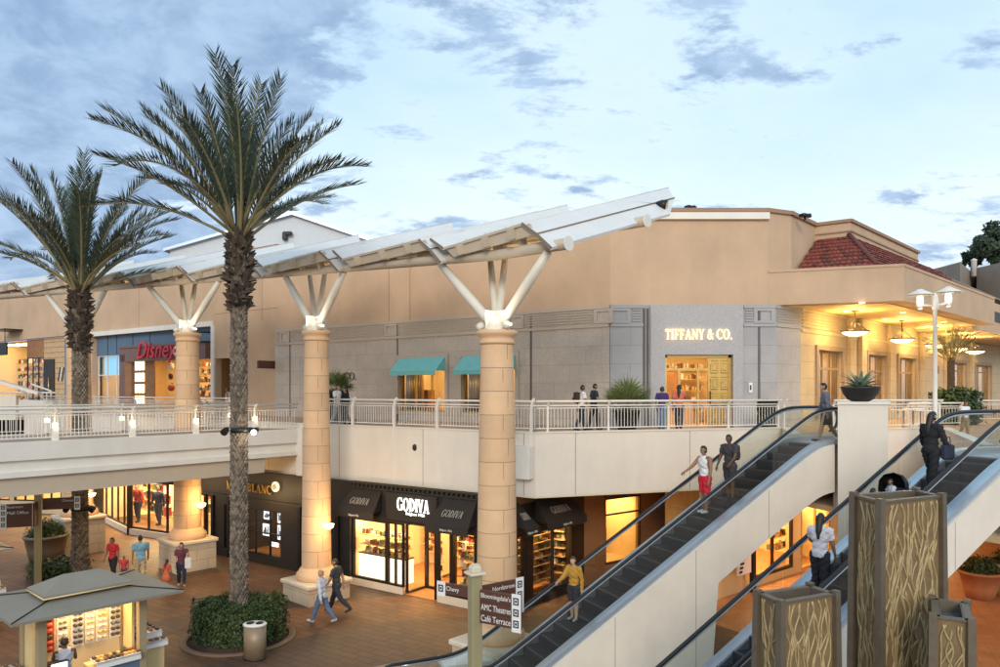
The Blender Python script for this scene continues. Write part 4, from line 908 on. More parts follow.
# ================================================================== columns and canopy
cols = [(497, 19.0, 331, .52, .80, 'stone column standing behind the direction sign and first escalator'),
        (316.5, 25.6, 331, .50, .68, 'stone column on low plinth between the big palm and the dark awnings'),
        (187.5, 30.0, 333, .53, 1.20, 'stone column on a high plinth beside the lit clothing shop'),
        (79, 33.0, 337, .56, 1.62, 'stone column hidden behind the trunk of the smaller palm')]
pipe_px = [(-75, 303, 39), (79, 290, 33), (187.5, 281, 30), (316.5, 270.5, 25.6), (497, 255, 19.0), (568, 243.5, 17.3)]
PIPE = [P(*p) for p in pipe_px]
def pipe_at(px):
    for a, b in zip(PIPE[:-1], PIPE[1:]):
        pa, pb = a.x / a.y * FOC + 500, b.x / b.y * FOC + 500
        if px <= pb or b is PIPE[-1]:
            u = (b - a); k = (px - 500) / FOC; t = (k * a.y - a.x) / (u.x - k * u.y); return a + u * t, Vector((-u.y, u.x, 0)).normalized()
SL = .325
def backpt(p, n, t, h=0.): return p + n * t + Vector((0, 0, h + SL * t))
for px, d, ty, r, pz, lab in cols:
    c = XY(px, d); zt = ZZ(ty, d)
    T = thing('column', lab, 'column', (c.x, c.y, 0), 'round stone columns carrying the canopy')
    mb = MB(); mb.box((c.x, c.y, pz / 2 - .06), (1.62, 1.62, pz - .12), rad(47)); mb.build('plinth', m_plinth, T)
    mb = MB(); mb.box((c.x, c.y, pz - .05), (1.78, 1.78, .14), rad(47), 0, .03); mb.build('plinth_cap', m_plinthcap, T)
    mb = MB(); mb.lathe((c.x, c.y, pz + .02), [(r * 1.32, 0), (r * 1.36, .07), (r * 1.38, .14), (r * 1.34, .22), (r * 1.22, .28), (r * 1.16, .34), (r * 1.05, .42)], 36); mb.build('base', m_column, T)
    z = pz + .42; prof = []; mis = []; R_ = lambda z: r * (1.0 - .21 * max(0, (z - pz - 1.2) / (zt - pz - 1.2)) ** 1.3)
    n = max(6, round((zt - .35 - z) / .60)); h = (zt - .35 - z) / n
    for i in range(n):
        a, b = z + i * h, z + (i + 1) * h
        prof += [(R_(a), a), (R_(b), b - .022), (R_(b) - .012, b - .018), (R_(b) - .012, b - .002)]; mis += [0, 1, 1, 1]
    prof.append((R_(zt - .35), zt - .35)); 
    mb = MB()
    for i in range(n):
        a, b = z + i * h, z + (i + 1) * h; mb.lathe((c.x, c.y, 0), [(R_(a), a), (R_(b), b - .012)], 36, cap=False)
        mb.lathe((c.x, c.y, 0), [(R_(b) - .008, b - .02), (R_(b) - .008, b + .004)], 36, 1, cap=False)
    for i in range(n):
        a = z + i * h; rr = R_(a + h) + .001; an = rad(-90 + (38 if i % 2 else 20)) ; mb.box((c.x + rr * math.cos(an), c.y + rr * math.sin(an), a + h / 2 - .01), (.010, .012, h - .03), an + rad(90), 1)
    mb.build('shaft', [m_column, m_joint], T)
    rt = R_(zt - .35)
    mb = MB(); mb.lathe((c.x, c.y, zt - .36), [(rt, 0), (rt + .05, .03), (rt + .05, .08), (rt + .02, .10), (rt + .03, .2), (rt + .10, .25), (rt + .11, .34), (rt + .06, .37)], 36); mb.build('capital', m_column, T)
    pp, nn = pipe_at(px); tt = Vector((nn.y, -nn.x, 0)); hub = Vector((c.x, c.y, zt))
    mb = MB(); mb.lathe(hub, [(.36, 0), (.36, .04), (.26, .10), (.24, .30), (.10, .42), (.001, .45)], 20)
    for a in (0, math.pi / 2): mb.box(hub + Vector((0, 0, .27)), (.80, .06, .5), math.atan2(tt.y, tt.x) + a, 0, .02)
    mb.build('hub', m_cream, T)
    dd = 2.25
    def on_pipe(dx):
        p, _ = pipe_at(px); a = p + tt * dx
        q, _ = pipe_at(a.x / a.y * FOC + 500); return q
    def on_col(pxt, t):
        q = backpt(pp, nn, t, -.05); k = (pxt - 500) / FOC; return q + tt * ((k * q.y - q.x) / (tt.x - k * tt.y))
    tops = [on_pipe(-dd) + Vector((0, 0, -.12)), on_pipe(dd * .78) + Vector((0, 0, -.12)), on_col(px - 7, 1.6), on_col(px + 9, 1.75)]
    for k, tp in enumerate(tops):
        dr = tp - hub; b0 = hub + Vector((0, 0, .22)) + Vector((dr.x, dr.y, 0)).normalized() * .22
        mb = MB(); mb.tube([b0, b0.lerp(tp, .12), b0.lerp(tp, .55), tp], [.075, .125, .135, .10] if k < 2 else [.06, .09, .10, .085], 12); mb.build('strut', m_cream, T)
    for sg in (-1, 1):
        q = hub + tt * sg * .42 + nn * -.12; mb = MB(); mb.tube([q + Vector((0, 0, .05)), q + tt * sg * .10 + Vector((0, 0, .17))], [.09, .13], 12); mb.tube([q + Vector((0, 0, -.03)), q + Vector((0, 0, .06))], .03); fo = mb.build('floodlight', m_cream, T)
        mb = MB(); mb.tube([q + tt * sg * .10 + Vector((0, 0, .172)), q + tt * sg * .102 + Vector((0, 0, .178))], [.11, .11], 12); mb.build('lens', e_lamp, fo, origin=T.location)
    light('floodlight_lamp', 'SPOT', hub + nn * .55 - tt * .2 + Vector((0, 0, .15)), 300, (1, .76, .47), T, .15, spot=140, rot=(nn * 1.0 + Vector((0, 0, .45))).to_track_quat('-Z', 'Y').to_euler())
    light('floodlight_lamp', 'SPOT', hub - nn * .6 + tt * .15 + Vector((0, 0, .1)), 40, (1, .88, .66), T, .1, spot=120, rot=(nn * .35 + tt * .25 + Vector((0, 0, 1))).to_track_quat('-Z', 'Y').to_euler())
    # wall lamp on the shaft
    if px < 400:
        q = Vector((c.x, c.y, 2.55)) + tt * (r + .12) + nn * .1
        mb = MB(); mb.lathe(q, [(.05, -.10), (.16, -.04), (.2, .08), (.18, .085), (.03, -.02)], 16); mb.build('sconce', e_warmlow, T, origin=T.location); light('sconce_lamp', 'POINT', q + (tt + Vector((0, -.6, 0))) * .45 + Vector((0, 0, .15)), 70, (1, .64, .27), T, .2)

m_canopyshadow = plain('canopy_shadow', (.24, .18, .13), .6)  # dark brown standing in for shadow on the canopy folds and ends
CN = thing('canopy', 'white metal canopy of overlapping tilted roof panels on round tubes', 'canopy', PIPE[2])
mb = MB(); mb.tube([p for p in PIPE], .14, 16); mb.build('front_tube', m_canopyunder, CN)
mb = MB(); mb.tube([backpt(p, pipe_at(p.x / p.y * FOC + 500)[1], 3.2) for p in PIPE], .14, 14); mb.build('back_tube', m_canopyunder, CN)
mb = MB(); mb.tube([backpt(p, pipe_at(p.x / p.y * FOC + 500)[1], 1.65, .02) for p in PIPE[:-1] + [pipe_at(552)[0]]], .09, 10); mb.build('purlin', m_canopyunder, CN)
for p, k in ((PIPE[-1], 1), (backpt(PIPE[-1], pipe_at(568)[1], 3.2), 1)):
    u = (PIPE[-1] - PIPE[-2]).normalized(); mb = MB(); mb.tube([p + u * .003, p + u * .03], [.175, .175], 18); mb.build('end_cap', m_white, CN)
bays = [(440, 561), (342, 450), (262, 346), (187, 268), (127, 200), (74, 142), (18, 88), (-45, 33)]
for bi, (xa, xb) in enumerate(bays):
    pa, na = pipe_at(xa); pb, nb = pipe_at(xb); n = (na + nb).normalized(); u = (pb - pa); w = u.length; u = u / w
    t0, t1 = -.34, 5.35
    def Q(a, h, t): return pa + u * a + n * t + Vector((0, 0, h + SL * t))
    prof = [(0, .66), (.55, .36), (w - .95, .68), (w - .45, .36), (w, .0)]; tb = [.9, 5.2, 5.95, 5.5, 4.6]
    if w < 2.2: prof = [(0, .58), (.38, .32), (w - .75, .60), (w - .36, .32), (w, .0)]
    mb = MB(); th = .07
    vs = [Q(a, h, t0 if e == 0 else tb[i]) for e in (0, 1) for i, (a, h) in enumerate(prof)] + [Q(a - .02, h - th, t0 if e == 0 else tb[i]) for e in (0, 1) for i, (a, h) in enumerate(prof)]; m = len(prof)
    for i in range(m - 1):
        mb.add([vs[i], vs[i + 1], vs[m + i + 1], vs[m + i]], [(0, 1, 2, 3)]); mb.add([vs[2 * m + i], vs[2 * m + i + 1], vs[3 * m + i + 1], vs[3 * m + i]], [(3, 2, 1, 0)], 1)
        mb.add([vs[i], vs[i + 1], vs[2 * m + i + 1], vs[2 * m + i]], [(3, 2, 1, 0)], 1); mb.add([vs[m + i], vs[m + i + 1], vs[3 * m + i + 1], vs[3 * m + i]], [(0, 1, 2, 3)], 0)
    mb.add([vs[0], vs[m], vs[3 * m], vs[2 * m]], [(0, 1, 2, 3)]); mb.add([vs[m - 1], vs[2 * m - 1], vs[4 * m - 1], vs[3 * m - 1]], [(3, 2, 1, 0)])
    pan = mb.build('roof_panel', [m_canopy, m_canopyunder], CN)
    mb = MB()                                                     # standing seams and edge folds
    for fr in (.30, .55, .80):
        a = prof[1][0] + (prof[2][0] - prof[1][0]) * fr; h = prof[1][1] + (prof[2][1] - prof[1][1]) * fr; mb.bar(Q(a, h + .02, t0 + .02), Q(a, h + .02, t1), .03, .05)
    for i in range(3): a, h = prof[i]; mb.tube([Q(a, h, t0 - .01), Q(a, h, tb[i])], .018, 6)
    mb.build('seam', m_canopy, pan, origin=CN.location)
    mb = MB(); a, h = prof[3]; mb.tube([Q(a + .01, h + .01, t0 - .01), Q(a + .01, h + .01, tb[3])], .022, 6); mb.build('crease_shadow', m_canopyshadow, pan, origin=CN.location)  # thin dark tube: shade of the fold put in as colour
    for i in (0, 2, 3): mb = MB(); mb.bar(Q(prof[i][0], prof[i][1] - .01, t0 - .012), Q(prof[i + 1][0], prof[i + 1][1] - .01, t0 - .012), .03, .06); mb.build('edge_shadow', m_canopyshadow, pan, origin=CN.location)  # dark bars drawing the shadow at the front ends of the flanges
    mb = MB(); a0_, a1_ = prof[1][0] + .05, prof[2][0] + .2
    A, B = Q(a0_, prof[1][1] - .04, t0 + .04), Q(a1_, prof[2][1] - .04, t0 + .04); dz = Vector((0, 0, -.27)); C_, D_ = Q(a0_ + .3, prof[1][1] - .30, t0 + .08), Q(a1_ + .15, prof[2][1] - .33, t0 + .08)
    mb.add([A, B, D_, C_] + [x + n * .05 for x in (A, B, D_, C_)], [(3, 2, 1, 0), (4, 5, 6, 7), (0, 1, 5, 4), (2, 3, 7, 6), (1, 2, 6, 5), (3, 0, 4, 7)]); mb.build('front_fascia', m_canopyunder, pan, origin=CN.location)
    for fr in (.22, .55, .86):
        a = prof[1][0] + (prof[2][0] - prof[1][0]) * fr; h = prof[1][1] + (prof[2][1] - prof[1][1]) * fr
        mb = MB(); mb.bar(Q(a + .1, h - .18, t0 - .16), Q(a + .1, h - .18, t1 - .2), .07, .26); mb.bar(Q(a + .1, .16, -.1), Q(a + .1, .16, .1), .10, .18); mb.build('rafter', m_canopyunder, pan, origin=CN.location)
    if bi == 0: Q0 = Q; w0 = w
c = P(648, 205, 21.0)
FLT = thing('floodlight', 'black floodlight bracketed to the high end of the canopy', 'light', c)
mb = MB(); c2 = c + Vector((.35, -.1, -.02)); ax = Vector((.9, -.35, -.25)).normalized(); mb.tube([c2 - ax * .12, c2, c2 + ax * .16], [.08, .14, .17], 16); mb.build('head', m_blackmetal, FLT); mb = MB(); mb.tube([c2 + ax * .162, c2 + ax * .17], [.13, .13], 16); mb.build('lens', m_gold, FLT)
mb = MB(); mb.tube([c + Vector((-.7, -.5, -.4)), c + Vector((-.5, -.3, 0.0)), c2 - ax * .1], .03, 6); mb.build('bracket', m_steel, FLT)

# ================================================================== bridge
BD = Vector((.634, .7733)); BN = Vector((.7733, -.634)); BE = Vector((-7.97, 29.5)); BL = 19.0; BS = BE - BD * BL; FB = Frame(BS, BE); BW = 4.4; ZB = 5.62
BR = thing('footbridge', 'white footbridge with slatted railings crossing to the upper walkway', 'bridge', (BE.x - 6, BE.y - 7, 4.0))
mb = MB(); FB.box(mb, 0, BL + .2, -BW, -.02, ZB - .3, ZB); mb.build('deck', m_tile, BR)
for o0, o1, sg in ((-.02, .10, 1), (-BW - .1, -BW + .02, -1)):
    mb = MB(); FB.box(mb, 0, BL, o0 - .05, o1 + .02, 5.12, 5.66); mb.build('edge_beam', m_white, BR)
    mb = MB(); FB.box(mb, 0, BL, o0 - .08 if sg > 0 else o0 + .10, o1 - .10 if sg > 0 else o1 + .08, 4.78, 5.12); FB.box(mb, 0, BL, o0 - .05, o1 + .02, 4.62, 4.78); mb.build('web', m_white, BR)
    mb = MB(); FB.box(mb, 0, BL - 1.6, o0 - .45 if sg > 0 else o0 + .1, o1 - .12 if sg > 0 else o1 + .45, 4.05, 4.62); mb.build('lower_beam', m_canopyunder, BR)
mb = MB(); FB.box(mb, 0, BL, -BW + .2, -.3, 4.55, 4.62); mb.build('soffit', m_canopyunder, BR)
mb = MB(); c = BE; mb.box((BE.x + .12, BE.y - .12, 4.75), (.36, .36, 1.9), FB.rz, 0, .02); mb.build('end_post', m_white, BR)
for s in (5, 9.5, 14):
    mb = MB(); mb.lathe(FB(s, -BW / 2, 4.49), [(.001, 0), (.14, 0), (.15, .05)], 14); mb.build('downlight', e_down, BR, origin=BR.location); light('downlight_lamp', 'SPOT', FB(s, -BW / 2, 4.47), 170, (1, .72, .36), BR, .14, spot=150)

def railing(name_parent, a, b, za, zb=None, posts=(), step=.115, height=1.05, style='flat', end=True, top2=True, out=1, mat=None):
    """white guard rail from plan point a to b: top rails, pickets between posts, posts"""
    zb = za if zb is None else zb; f = Frame(a, b); zz = lambda s: za + (zb - za) * s / f.L; mat = mat or m_white; par = name_parent
    mb = MB(); mb.tube([f(0, .03, zz(0) + height), f(f.L, .03, zz(f.L) + height)], .036, 10)
    if top2: mb.tube([f(0, -.05, zz(0) + height - .14), f(f.L, -.05, zz(f.L) + height - .14)], .024, 8)
    mb.build('top_rail', mat, par)
    ps = sorted(posts) or [0.02 + (f.L - .04) * i / max(1, round(f.L / 2.0)) for i in range(max(1, round(f.L / 2.0)) + 1)]
    cuts = [0.] + [p for p in ps if .05 < p < f.L - .05] + [f.L]
    for s0, s1 in zip(cuts[:-1], cuts[1:]):
        mb = MB(); mb.bar(f(s0 + .03, -.05, zz(s0) + .10), f(s1 - .03, -.05, zz(s1) + .10), .03, .03); mb.bar(f(s0 + .03, -.05, zz(s0) + height - .22), f(s1 - .03, -.05, zz(s1) + height - .22), .025, .025)
        n = max(2, int((s1 - s0) / step))
        for i in range(1, n): s = s0 + (s1 - s0) * i / n; mb.tube([f(s, -.05, zz(s) + .1), f(s, -.05, zz(s) + height - .22)], .0105, 5, cap=False)
        mb.build('picket_panel', mat, par)
    for s in ps:
        mb = MB(); z = zz(s)
        if style == 'curved':
            mb.bar(f(s, .10, z - .52), f(s, .10, z + .62), .055, .10, up=f.n.to_3d()); 
            pts = [f(s, .10 - .17 * (1 - math.cos(t)), z + .62 + .40 * math.sin(t)) for t in [k * math.pi / 2 / 5 for k in range(6)]]
            for p, q in zip(pts[:-1], pts[1:]): mb.bar(p, q, .055, .09, up=f.n.to_3d())
        else:
            mb.bar(f(s, -.05, z - .02), f(s, -.05, z + height - .14), .055, .075, up=f.n.to_3d()); mb.bar(f(s, -.05, z + height - .16), f(s, .12, z + height + .02), .06, .05)
        mb.build('post', mat, par)
    return f
W1 = Frame(E[0], E[1])
r1 = thing('railing', 'white railing with curved brackets above the white fascia behind the awnings', 'railing', W1(W1.s(420), 0, ZF), 'white railings of the upper level')
a, b = W1(W1.s(306), -.12, 0), W1(W1.L - .05, -.12, 0); fr = Frame(a, b)
railing(r1, a, b, 5.88, posts=[fr.s(x) for x in (354.5, 396, 439, 484, 533)], style='curved', height=.96)
W2 = Frame(E[1], E[2]); r2 = thing('railing', 'long white railing in front of the stone entrance at the upper level', 'railing', W2(5, 0, ZF), 'white railings of the upper level')
a, b = W2(.1, -.12, 0), W2(W2.L - .05, -.12, 0); fr = Frame(a, b)
railing(r2, a, b, 5.88, posts=[fr.s(x) for x in (548, 609, 669, 729, 785)] + [fr.L - .02], height=.96)
r3 = thing('railing', 'short white railing between the pier with the bowl and the lamp post', 'railing', (13, 25.6, ZF), 'white railings of the upper level')
a, b = E[6] + Vector((-.1, .12)), E[7] + Vector((0, .12)); railing(r3, a, b, 5.88, height=.96)
r4 = thing('railing', 'white railing along the walkway in front of the toy shop', 'railing', (-20, 38, ZF), 'white railings of the upper level')
railing(r4, W1(2, -.12, 0), W1(W1.s(228), -.12, 0), 5.88, height=.96)
# bridge rails (with lanterns)
for side, o, nm, pxs in ((1, -.02, 'near', (-40, 55, 132.5, 196, 255)), (-1, -BW + .06, 'far', (-55, 47, 122, 177, 230))):
    R_ = bpy.data.objects.new('bridge_railing', None); COL.objects.link(R_); R_.parent = BR; WLOC[R_.name] = wloc(BR)
    fb = Frame(FB(0, o, 0), FB(BL, o, 0)); ps = [fb.s(x) for x in pxs]
    # sub-parts: rails and picket panels of this side
    R_.empty_display_size = .1
    railing(R_, fb(.5, 0, 0), fb(BL - (.1 if side > 0 else .0), 0, 0), 5.66, posts=[p - .5 for p in ps if .5 < p < BL], height=.98)
    for p in ps:
        mb = MB(); fb.box(mb, p - .08, p + .08, -.08, .08, 5.66, 6.04); mb.build('lantern_box', m_white, R_, origin=BR.location)
        mb = MB(); fb.box(mb, p - .065, p + .065, -.065, .065, 6.04, 6.19); mb.build('lantern', e_lant, R_, origin=BR.location)
        light('lantern_lamp', 'POINT', fb(p, .14 * side, 6.14), 3, (1, .76, .42), BR, .06)
# ramp and low walls beyond the bridge
lw = thing('ramp_wall', 'pale low wall with white handrail before the toy shop', 'wall', (-22, 44, ZF))
f = Frame(FL(FL.s(92), 7.5, 0), FL(FL.s(178), 7.5, 0)); mb = MB(); f.box(mb, 0, f.L, -.15, .15, ZF, ZF + .9); f.box(mb, 0, 1.4, -.2, .2, ZF, ZF + 1.05); mb.build('wall', m_whitewall, lw)
mb = MB(); mb.tube([f(0, 0, ZF + 1.35), f(f.L, 0, ZF + 1.35)], .045); [mb.tube([f(s, 0, ZF + .9), f(s, 0, ZF + 1.35)], .03) for s in (.5, 3, 5.5, 8, 10.5)]; mb.build('handrail', m_white, lw)
st = thing('stair_wall', 'white solid stair parapet with sloping handrails at the far left', 'wall', (-26, 36, ZF))
f = Frame(XY(-40, 37), XY(16, 37)); mb = MB(); f.box(mb, 0, f.L, -.2, .0, ZF, ZZ(396, 37) + .02); mb.build('parapet', m_whitewall, st)
mb = MB(); h0, h1 = f(f.L * .6, -.1, ZZ(380, 37)), f(f.L + 1.1, -.1, ZZ(393.5, 37)); mb.bar(h0, h1, .3, .14); mb.build('coping', m_white, st)
mb = MB(); mb.tube([P(31, 384, 40), P(51, 391, 40), P(52, 394, 40)], .05); mb.tube([P(4, 381, 38), P(26, 393, 38), P(27, 396, 38)], .05); mb.tube([P(51, 391, 40), P(51, 398, 40)], .04); mb.tube([P(26, 393, 38), P(26, 399, 38)], .04); mb.build('handrail', m_white, st)
# terrace rails on the right of the upper floor
tr = thing('terrace_railing', 'thin white railing round the terrace under the arcade on the right', 'railing', (17, 32, ZF))
pa_, pb_ = XY(908, 31), XY(962, 31.5); railing(tr, pa_, pb_, ZF, height=.95, step=.14)
tr2 = thing('terrace_railing', 'farther thin railing before the arcade doors beside the small palm', 'railing', (23, 35, ZF))
railing(tr2, XY(955, 36), XY(1006, 36.5), ZF, height=.98, step=.14)

# ================================================================== escalators
ED = Vector((.9135, .4067)); EN = Vector((.4067, -.9135)); E0 = Vector((5.753, 20.33))
def EP(s, o, z): q = E0 + ED * s + EN * o; return Vector((q.x, q.y, z))
S1, S0 = 2.61, 2.61 - ZF / .57735
def zp(s):
    z = ZF + .57735 * (s - S1); k = .12
    z = ZF - (math.log(1 + math.exp((ZF - z) / k)) * k) if z > ZF - 3 else z
    return math.log(1 + math.exp(z / k)) * k if z < 3 else z
def escalator(o0, lab, depth, s_lo, solid_to=None):
    T = thing('escalator', lab, 'escalator', EP(-2.3, o0 + .66, 0), 'pair of escalators'); w = 1.33; lo, hi = S0 - 1.7, S1 + 1.9
    N_ = 64; ss = [lo + (hi - lo) * i / N_ for i in range(N_ + 1)]
    def band(name, mat, o_a, o_b, za, zb, par=T, s0=lo, s1=hi, smooth=False):
        mb = MB(); q = [s for s in ss if s0 <= s <= s1]; vs = []
        for s in q: vs += [EP(s, o_a, za(s)), EP(s, o_b, za(s)), EP(s, o_b, zb(s)), EP(s, o_a, zb(s))]
        fs = []
        for i in range(len(q) - 1):
            for k in range(4): j = (k + 1) % 4; fs.append((4 * i + j, 4 * i + k, 4 * i + 4 + k, 4 * i + 4 + j))
        fs += [(0, 1, 2, 3), (4 * len(q) - 1, 4 * len(q) - 2, 4 * len(q) - 3, 4 * len(q) - 4)]
        mb.add(vs, fs, 0, smooth); o = mb.build(name, mat, par)
        b2 = bmesh.new(); b2.from_mesh(o.data); bmesh.ops.recalc_face_normals(b2, faces=b2.faces); b2.to_mesh(o.data); b2.free(); return o
    for oc in (o0, o0 + w):
        sg = -1 if oc == o0 else 1
        band('deck', m_alu, oc - .13, oc + .13, lambda s: zp(s) + .02, lambda s: zp(s) + .16)
        band('skirt', m_steel, oc - sg * .13 - .008, oc - sg * .13 + .008, lambda s: zp(s) - .1, lambda s: zp(s) + .13)
        # glass in panes
        cuts = [lo - .05] + [S0 - .2 + (S1 - S0 + .4) * i / 6 for i in range(7)] + [hi + .05]
        for a, b in zip(cuts[:-1], cuts[1:]):
            mb = MB(); n = 12; q = [a + .008 + (b - a - .016) * i / n for i in range(n + 1)]; vs = sum([[EP(s, oc, zp(s) + .15), EP(s, oc, zp(s) + .93)] for s in q], []); mb.add(vs, [(2 * i, 2 * i + 2, 2 * i + 3, 2 * i + 1) for i in range(n)], 0, True); mb.build('glass_panel', m_glass, T)
        pts = []; r = .36; zc_ = lambda s: zp(s) + 1.0
        for k in range(9): t = math.pi * k / 8 ; pts.append(EP(lo - r * math.sin(t) * .9, oc, zp(lo) + .28 + r + .0 - r * math.cos(t)))
        pts += [EP(s, oc, zc_(s)) for s in ss[1:-1]]
        for k in range(9): t = math.pi * k / 8; pts.append(EP(hi + r * math.sin(t) * .9, oc, zp(hi) + .28 + r + r * math.cos(t)))
        mb = MB(); fsz = .042
        # flattened belt: elliptical section
        mb.tube(pts, fsz, 8); mb.build('handrail', m_rubber, T)
        mb = MB(); mb.tube([p - Vector((0, 0, .055)) for p in pts[9:-9]], .026, 6); mb.build('rail_profile', m_steel, T)
        band('cladding', m_cladding, oc + sg * .12, oc + sg * .17, (lambda s: max(0, zp(s) - depth) if s > s_lo else 0.0), lambda s: zp(s) + .025, s0=S0 - .6, s1=S1 + .6)
    for s in [S0 + .9 + 2.35 * i for i in range(5)]:
        mb = MB(); za_ = max(.02, zp(s) - depth) if s > s_lo else .02; oo = o0 + w + .1725; mb.add([EP(s - .006, oo, za_), EP(s + .006, oo, za_), EP(s + .006, oo, zp(s)), EP(s - .006, oo, zp(s))], [(0, 1, 2, 3)]); mb.build('panel_joint', m_stonedark, T)
    band('truss_soffit', m_cladding, o0 - .15, o0 + w + .15, lambda s: max(0, zp(s) - depth), lambda s: max(0.02, zp(s) - depth + .08), s0=max(s_lo, S0 + 1.6), s1=S1 + .6)
    if solid_to is not None:
        mb = MB(); s = s_lo; mb.add([EP(s, o0 - .15, 0), EP(s, o0 + w + .15, 0), EP(s, o0 + w + .15, zp(s) - depth + .1), EP(s, o0 - .15, zp(s) - depth + .1)], [(0, 1, 2, 3)]); mb.build('end_panel', m_cladding, T)
    for s0, s1, nm in ((lo, S0 - .3, 0), (S1 + .35, hi, 1)):
        mb = MB(); q = [EP(s0, o0 + .13, 0), EP(s1, o0 + .13, 0), EP(s1, o0 + w - .13, 0), EP(s0, o0 + w - .13, 0)]; z = zp((s0 + s1) / 2); mb.prism([p[:2] for p in q], z - .06 + .012, z + .014); mb.build('landing_plate', m_steel, T)
    # steps
    mb = MB(); L_, hw = .404, w / 2 - .14
    mb.add([(-L_ / 2, -hw, 0), (L_ / 2, -hw, 0), (L_ / 2, hw, 0), (-L_ / 2, hw, 0), (-L_ / 2, -hw, -.24), (-L_ / 2, hw, -.24)], [(0, 1, 2, 3), (0, 3, 5, 4)])
    for k in range(22): y = -hw + .04 + k * (2 * hw - .08) / 21; mb.box((0, y, .006), (L_ - .02, .012, .012), 0, 0); mb.box((-L_ / 2 - .005, y, -.12), (.01, .012, .22), 0, 0)
    mb.box((-L_ / 2 + .015, 0, .008), (.03, 2 * hw, .018), 0, 1)
    st0 = mb.build('step', [m_step, m_stepedge], T, origin=(0, 0, 0)); me = st0.data; rz = math.atan2(ED.y, ED.x)
    s = S0 - .3; first = True
    while s < S1 + .4:
        o = st0 if first else st0.copy()
        if not first: COL.objects.link(o)
        first = False; p = EP(s, o0 + w / 2, max(.004, min(ZF, zp(s) + .05 if S0 + .5 < s < S1 - .5 else zp(s)))); o.parent = T; o.location = p - T.location; o.rotation_euler = (0, 0, rz); s += L_
    return T
escalator(0.0, 'escalator on the left whose tall white side wall reaches the ground', 1.27, -1.15, True)
escalator(5.0, 'escalator on the right running up behind the carved towers', .98, -30)
# pier with bowl planter between them
def prismpts(pts, z0, z1, name, mat, lab, cat): mb = MB(); mb.prism(pts, z0, z1); return tag(mb.build(name, mat), lab, cat)
pier = [(9.13, 20.0), (10.38, 19.8), (10.75, 20.5), (9.55, 20.22)]; pier[3] = tuple(EP(3.45, 1.70, 0)[:2])
PR = thing('pier', 'tall white pier between the escalators topped by a dark bowl planter', 'pier', EP(3.5, 2.45, 0))
mb = MB(); mb.prism(pier, 0, ZZ(404, 19.6)); mb.build('shaft', m_whitewall, PR)
big = [(9.10, 19.96), (10.42, 19.75), (10.80, 20.52), tuple(EP(3.48, 1.66, 0)[:2])]; ZPR = ZZ(402, 19.4)
mb = MB(); mb.prism(big, ZZ(404, 19.6) - .02, ZPR); mb.build('cap', m_white, PR)
bc = Vector((9.80, 20.12, ZPR))
BP = thing('bowl_planter', 'charcoal bowl planter with a spiky agave on the white pier', 'planter', bc)
rb = .49
mb = MB(); mb.lathe(bc, [(.14, 0), (.2, .0), (.34, .07), (rb - .05, .22), (rb, .36), (rb + .02, .40), (rb - .03, .40), (rb - .08, .33), (.001, .33)], 32); mb.build('bowl', m_bowl, BP)
mb = MB(); random.seed(4)
for i in range(30):
    a = i * 2.399; el = rad(20 + 60 * (i / 30)); L_ = random.uniform(.48, .7); wd = .045; dr = Vector((math.cos(a), math.sin(a), 0)); sd_ = Vector((-dr.y, dr.x, 0)); pv = None
    base = bc + Vector((0, 0, .36)) + dr * .05; pts = []
    for k in range(6):
        t = k / 5; e2 = el - t * .35; pts.append((base + dr * (L_ * t * math.cos(e2)) + Vector((0, 0, L_ * t * math.sin(e2))), wd * (1 - t ** 2.2) * (.7 + .6 * min(1, t * 3)) + .002))
    vs = []
    for p, w_ in pts: vs += [p - sd_ * w_ + Vector((0, 0, w_ * .5)), p, p + sd_ * w_ + Vector((0, 0, w_ * .5))]
    mb.add(vs, [f for k in range(5) for f in ((3 * k, 3 * k + 1, 3 * k + 4, 3 * k + 3), (3 * k + 1, 3 * k + 2, 3 * k + 5, 3 * k + 4))])
mb.build('agave', m_agave, BP, uv=False)

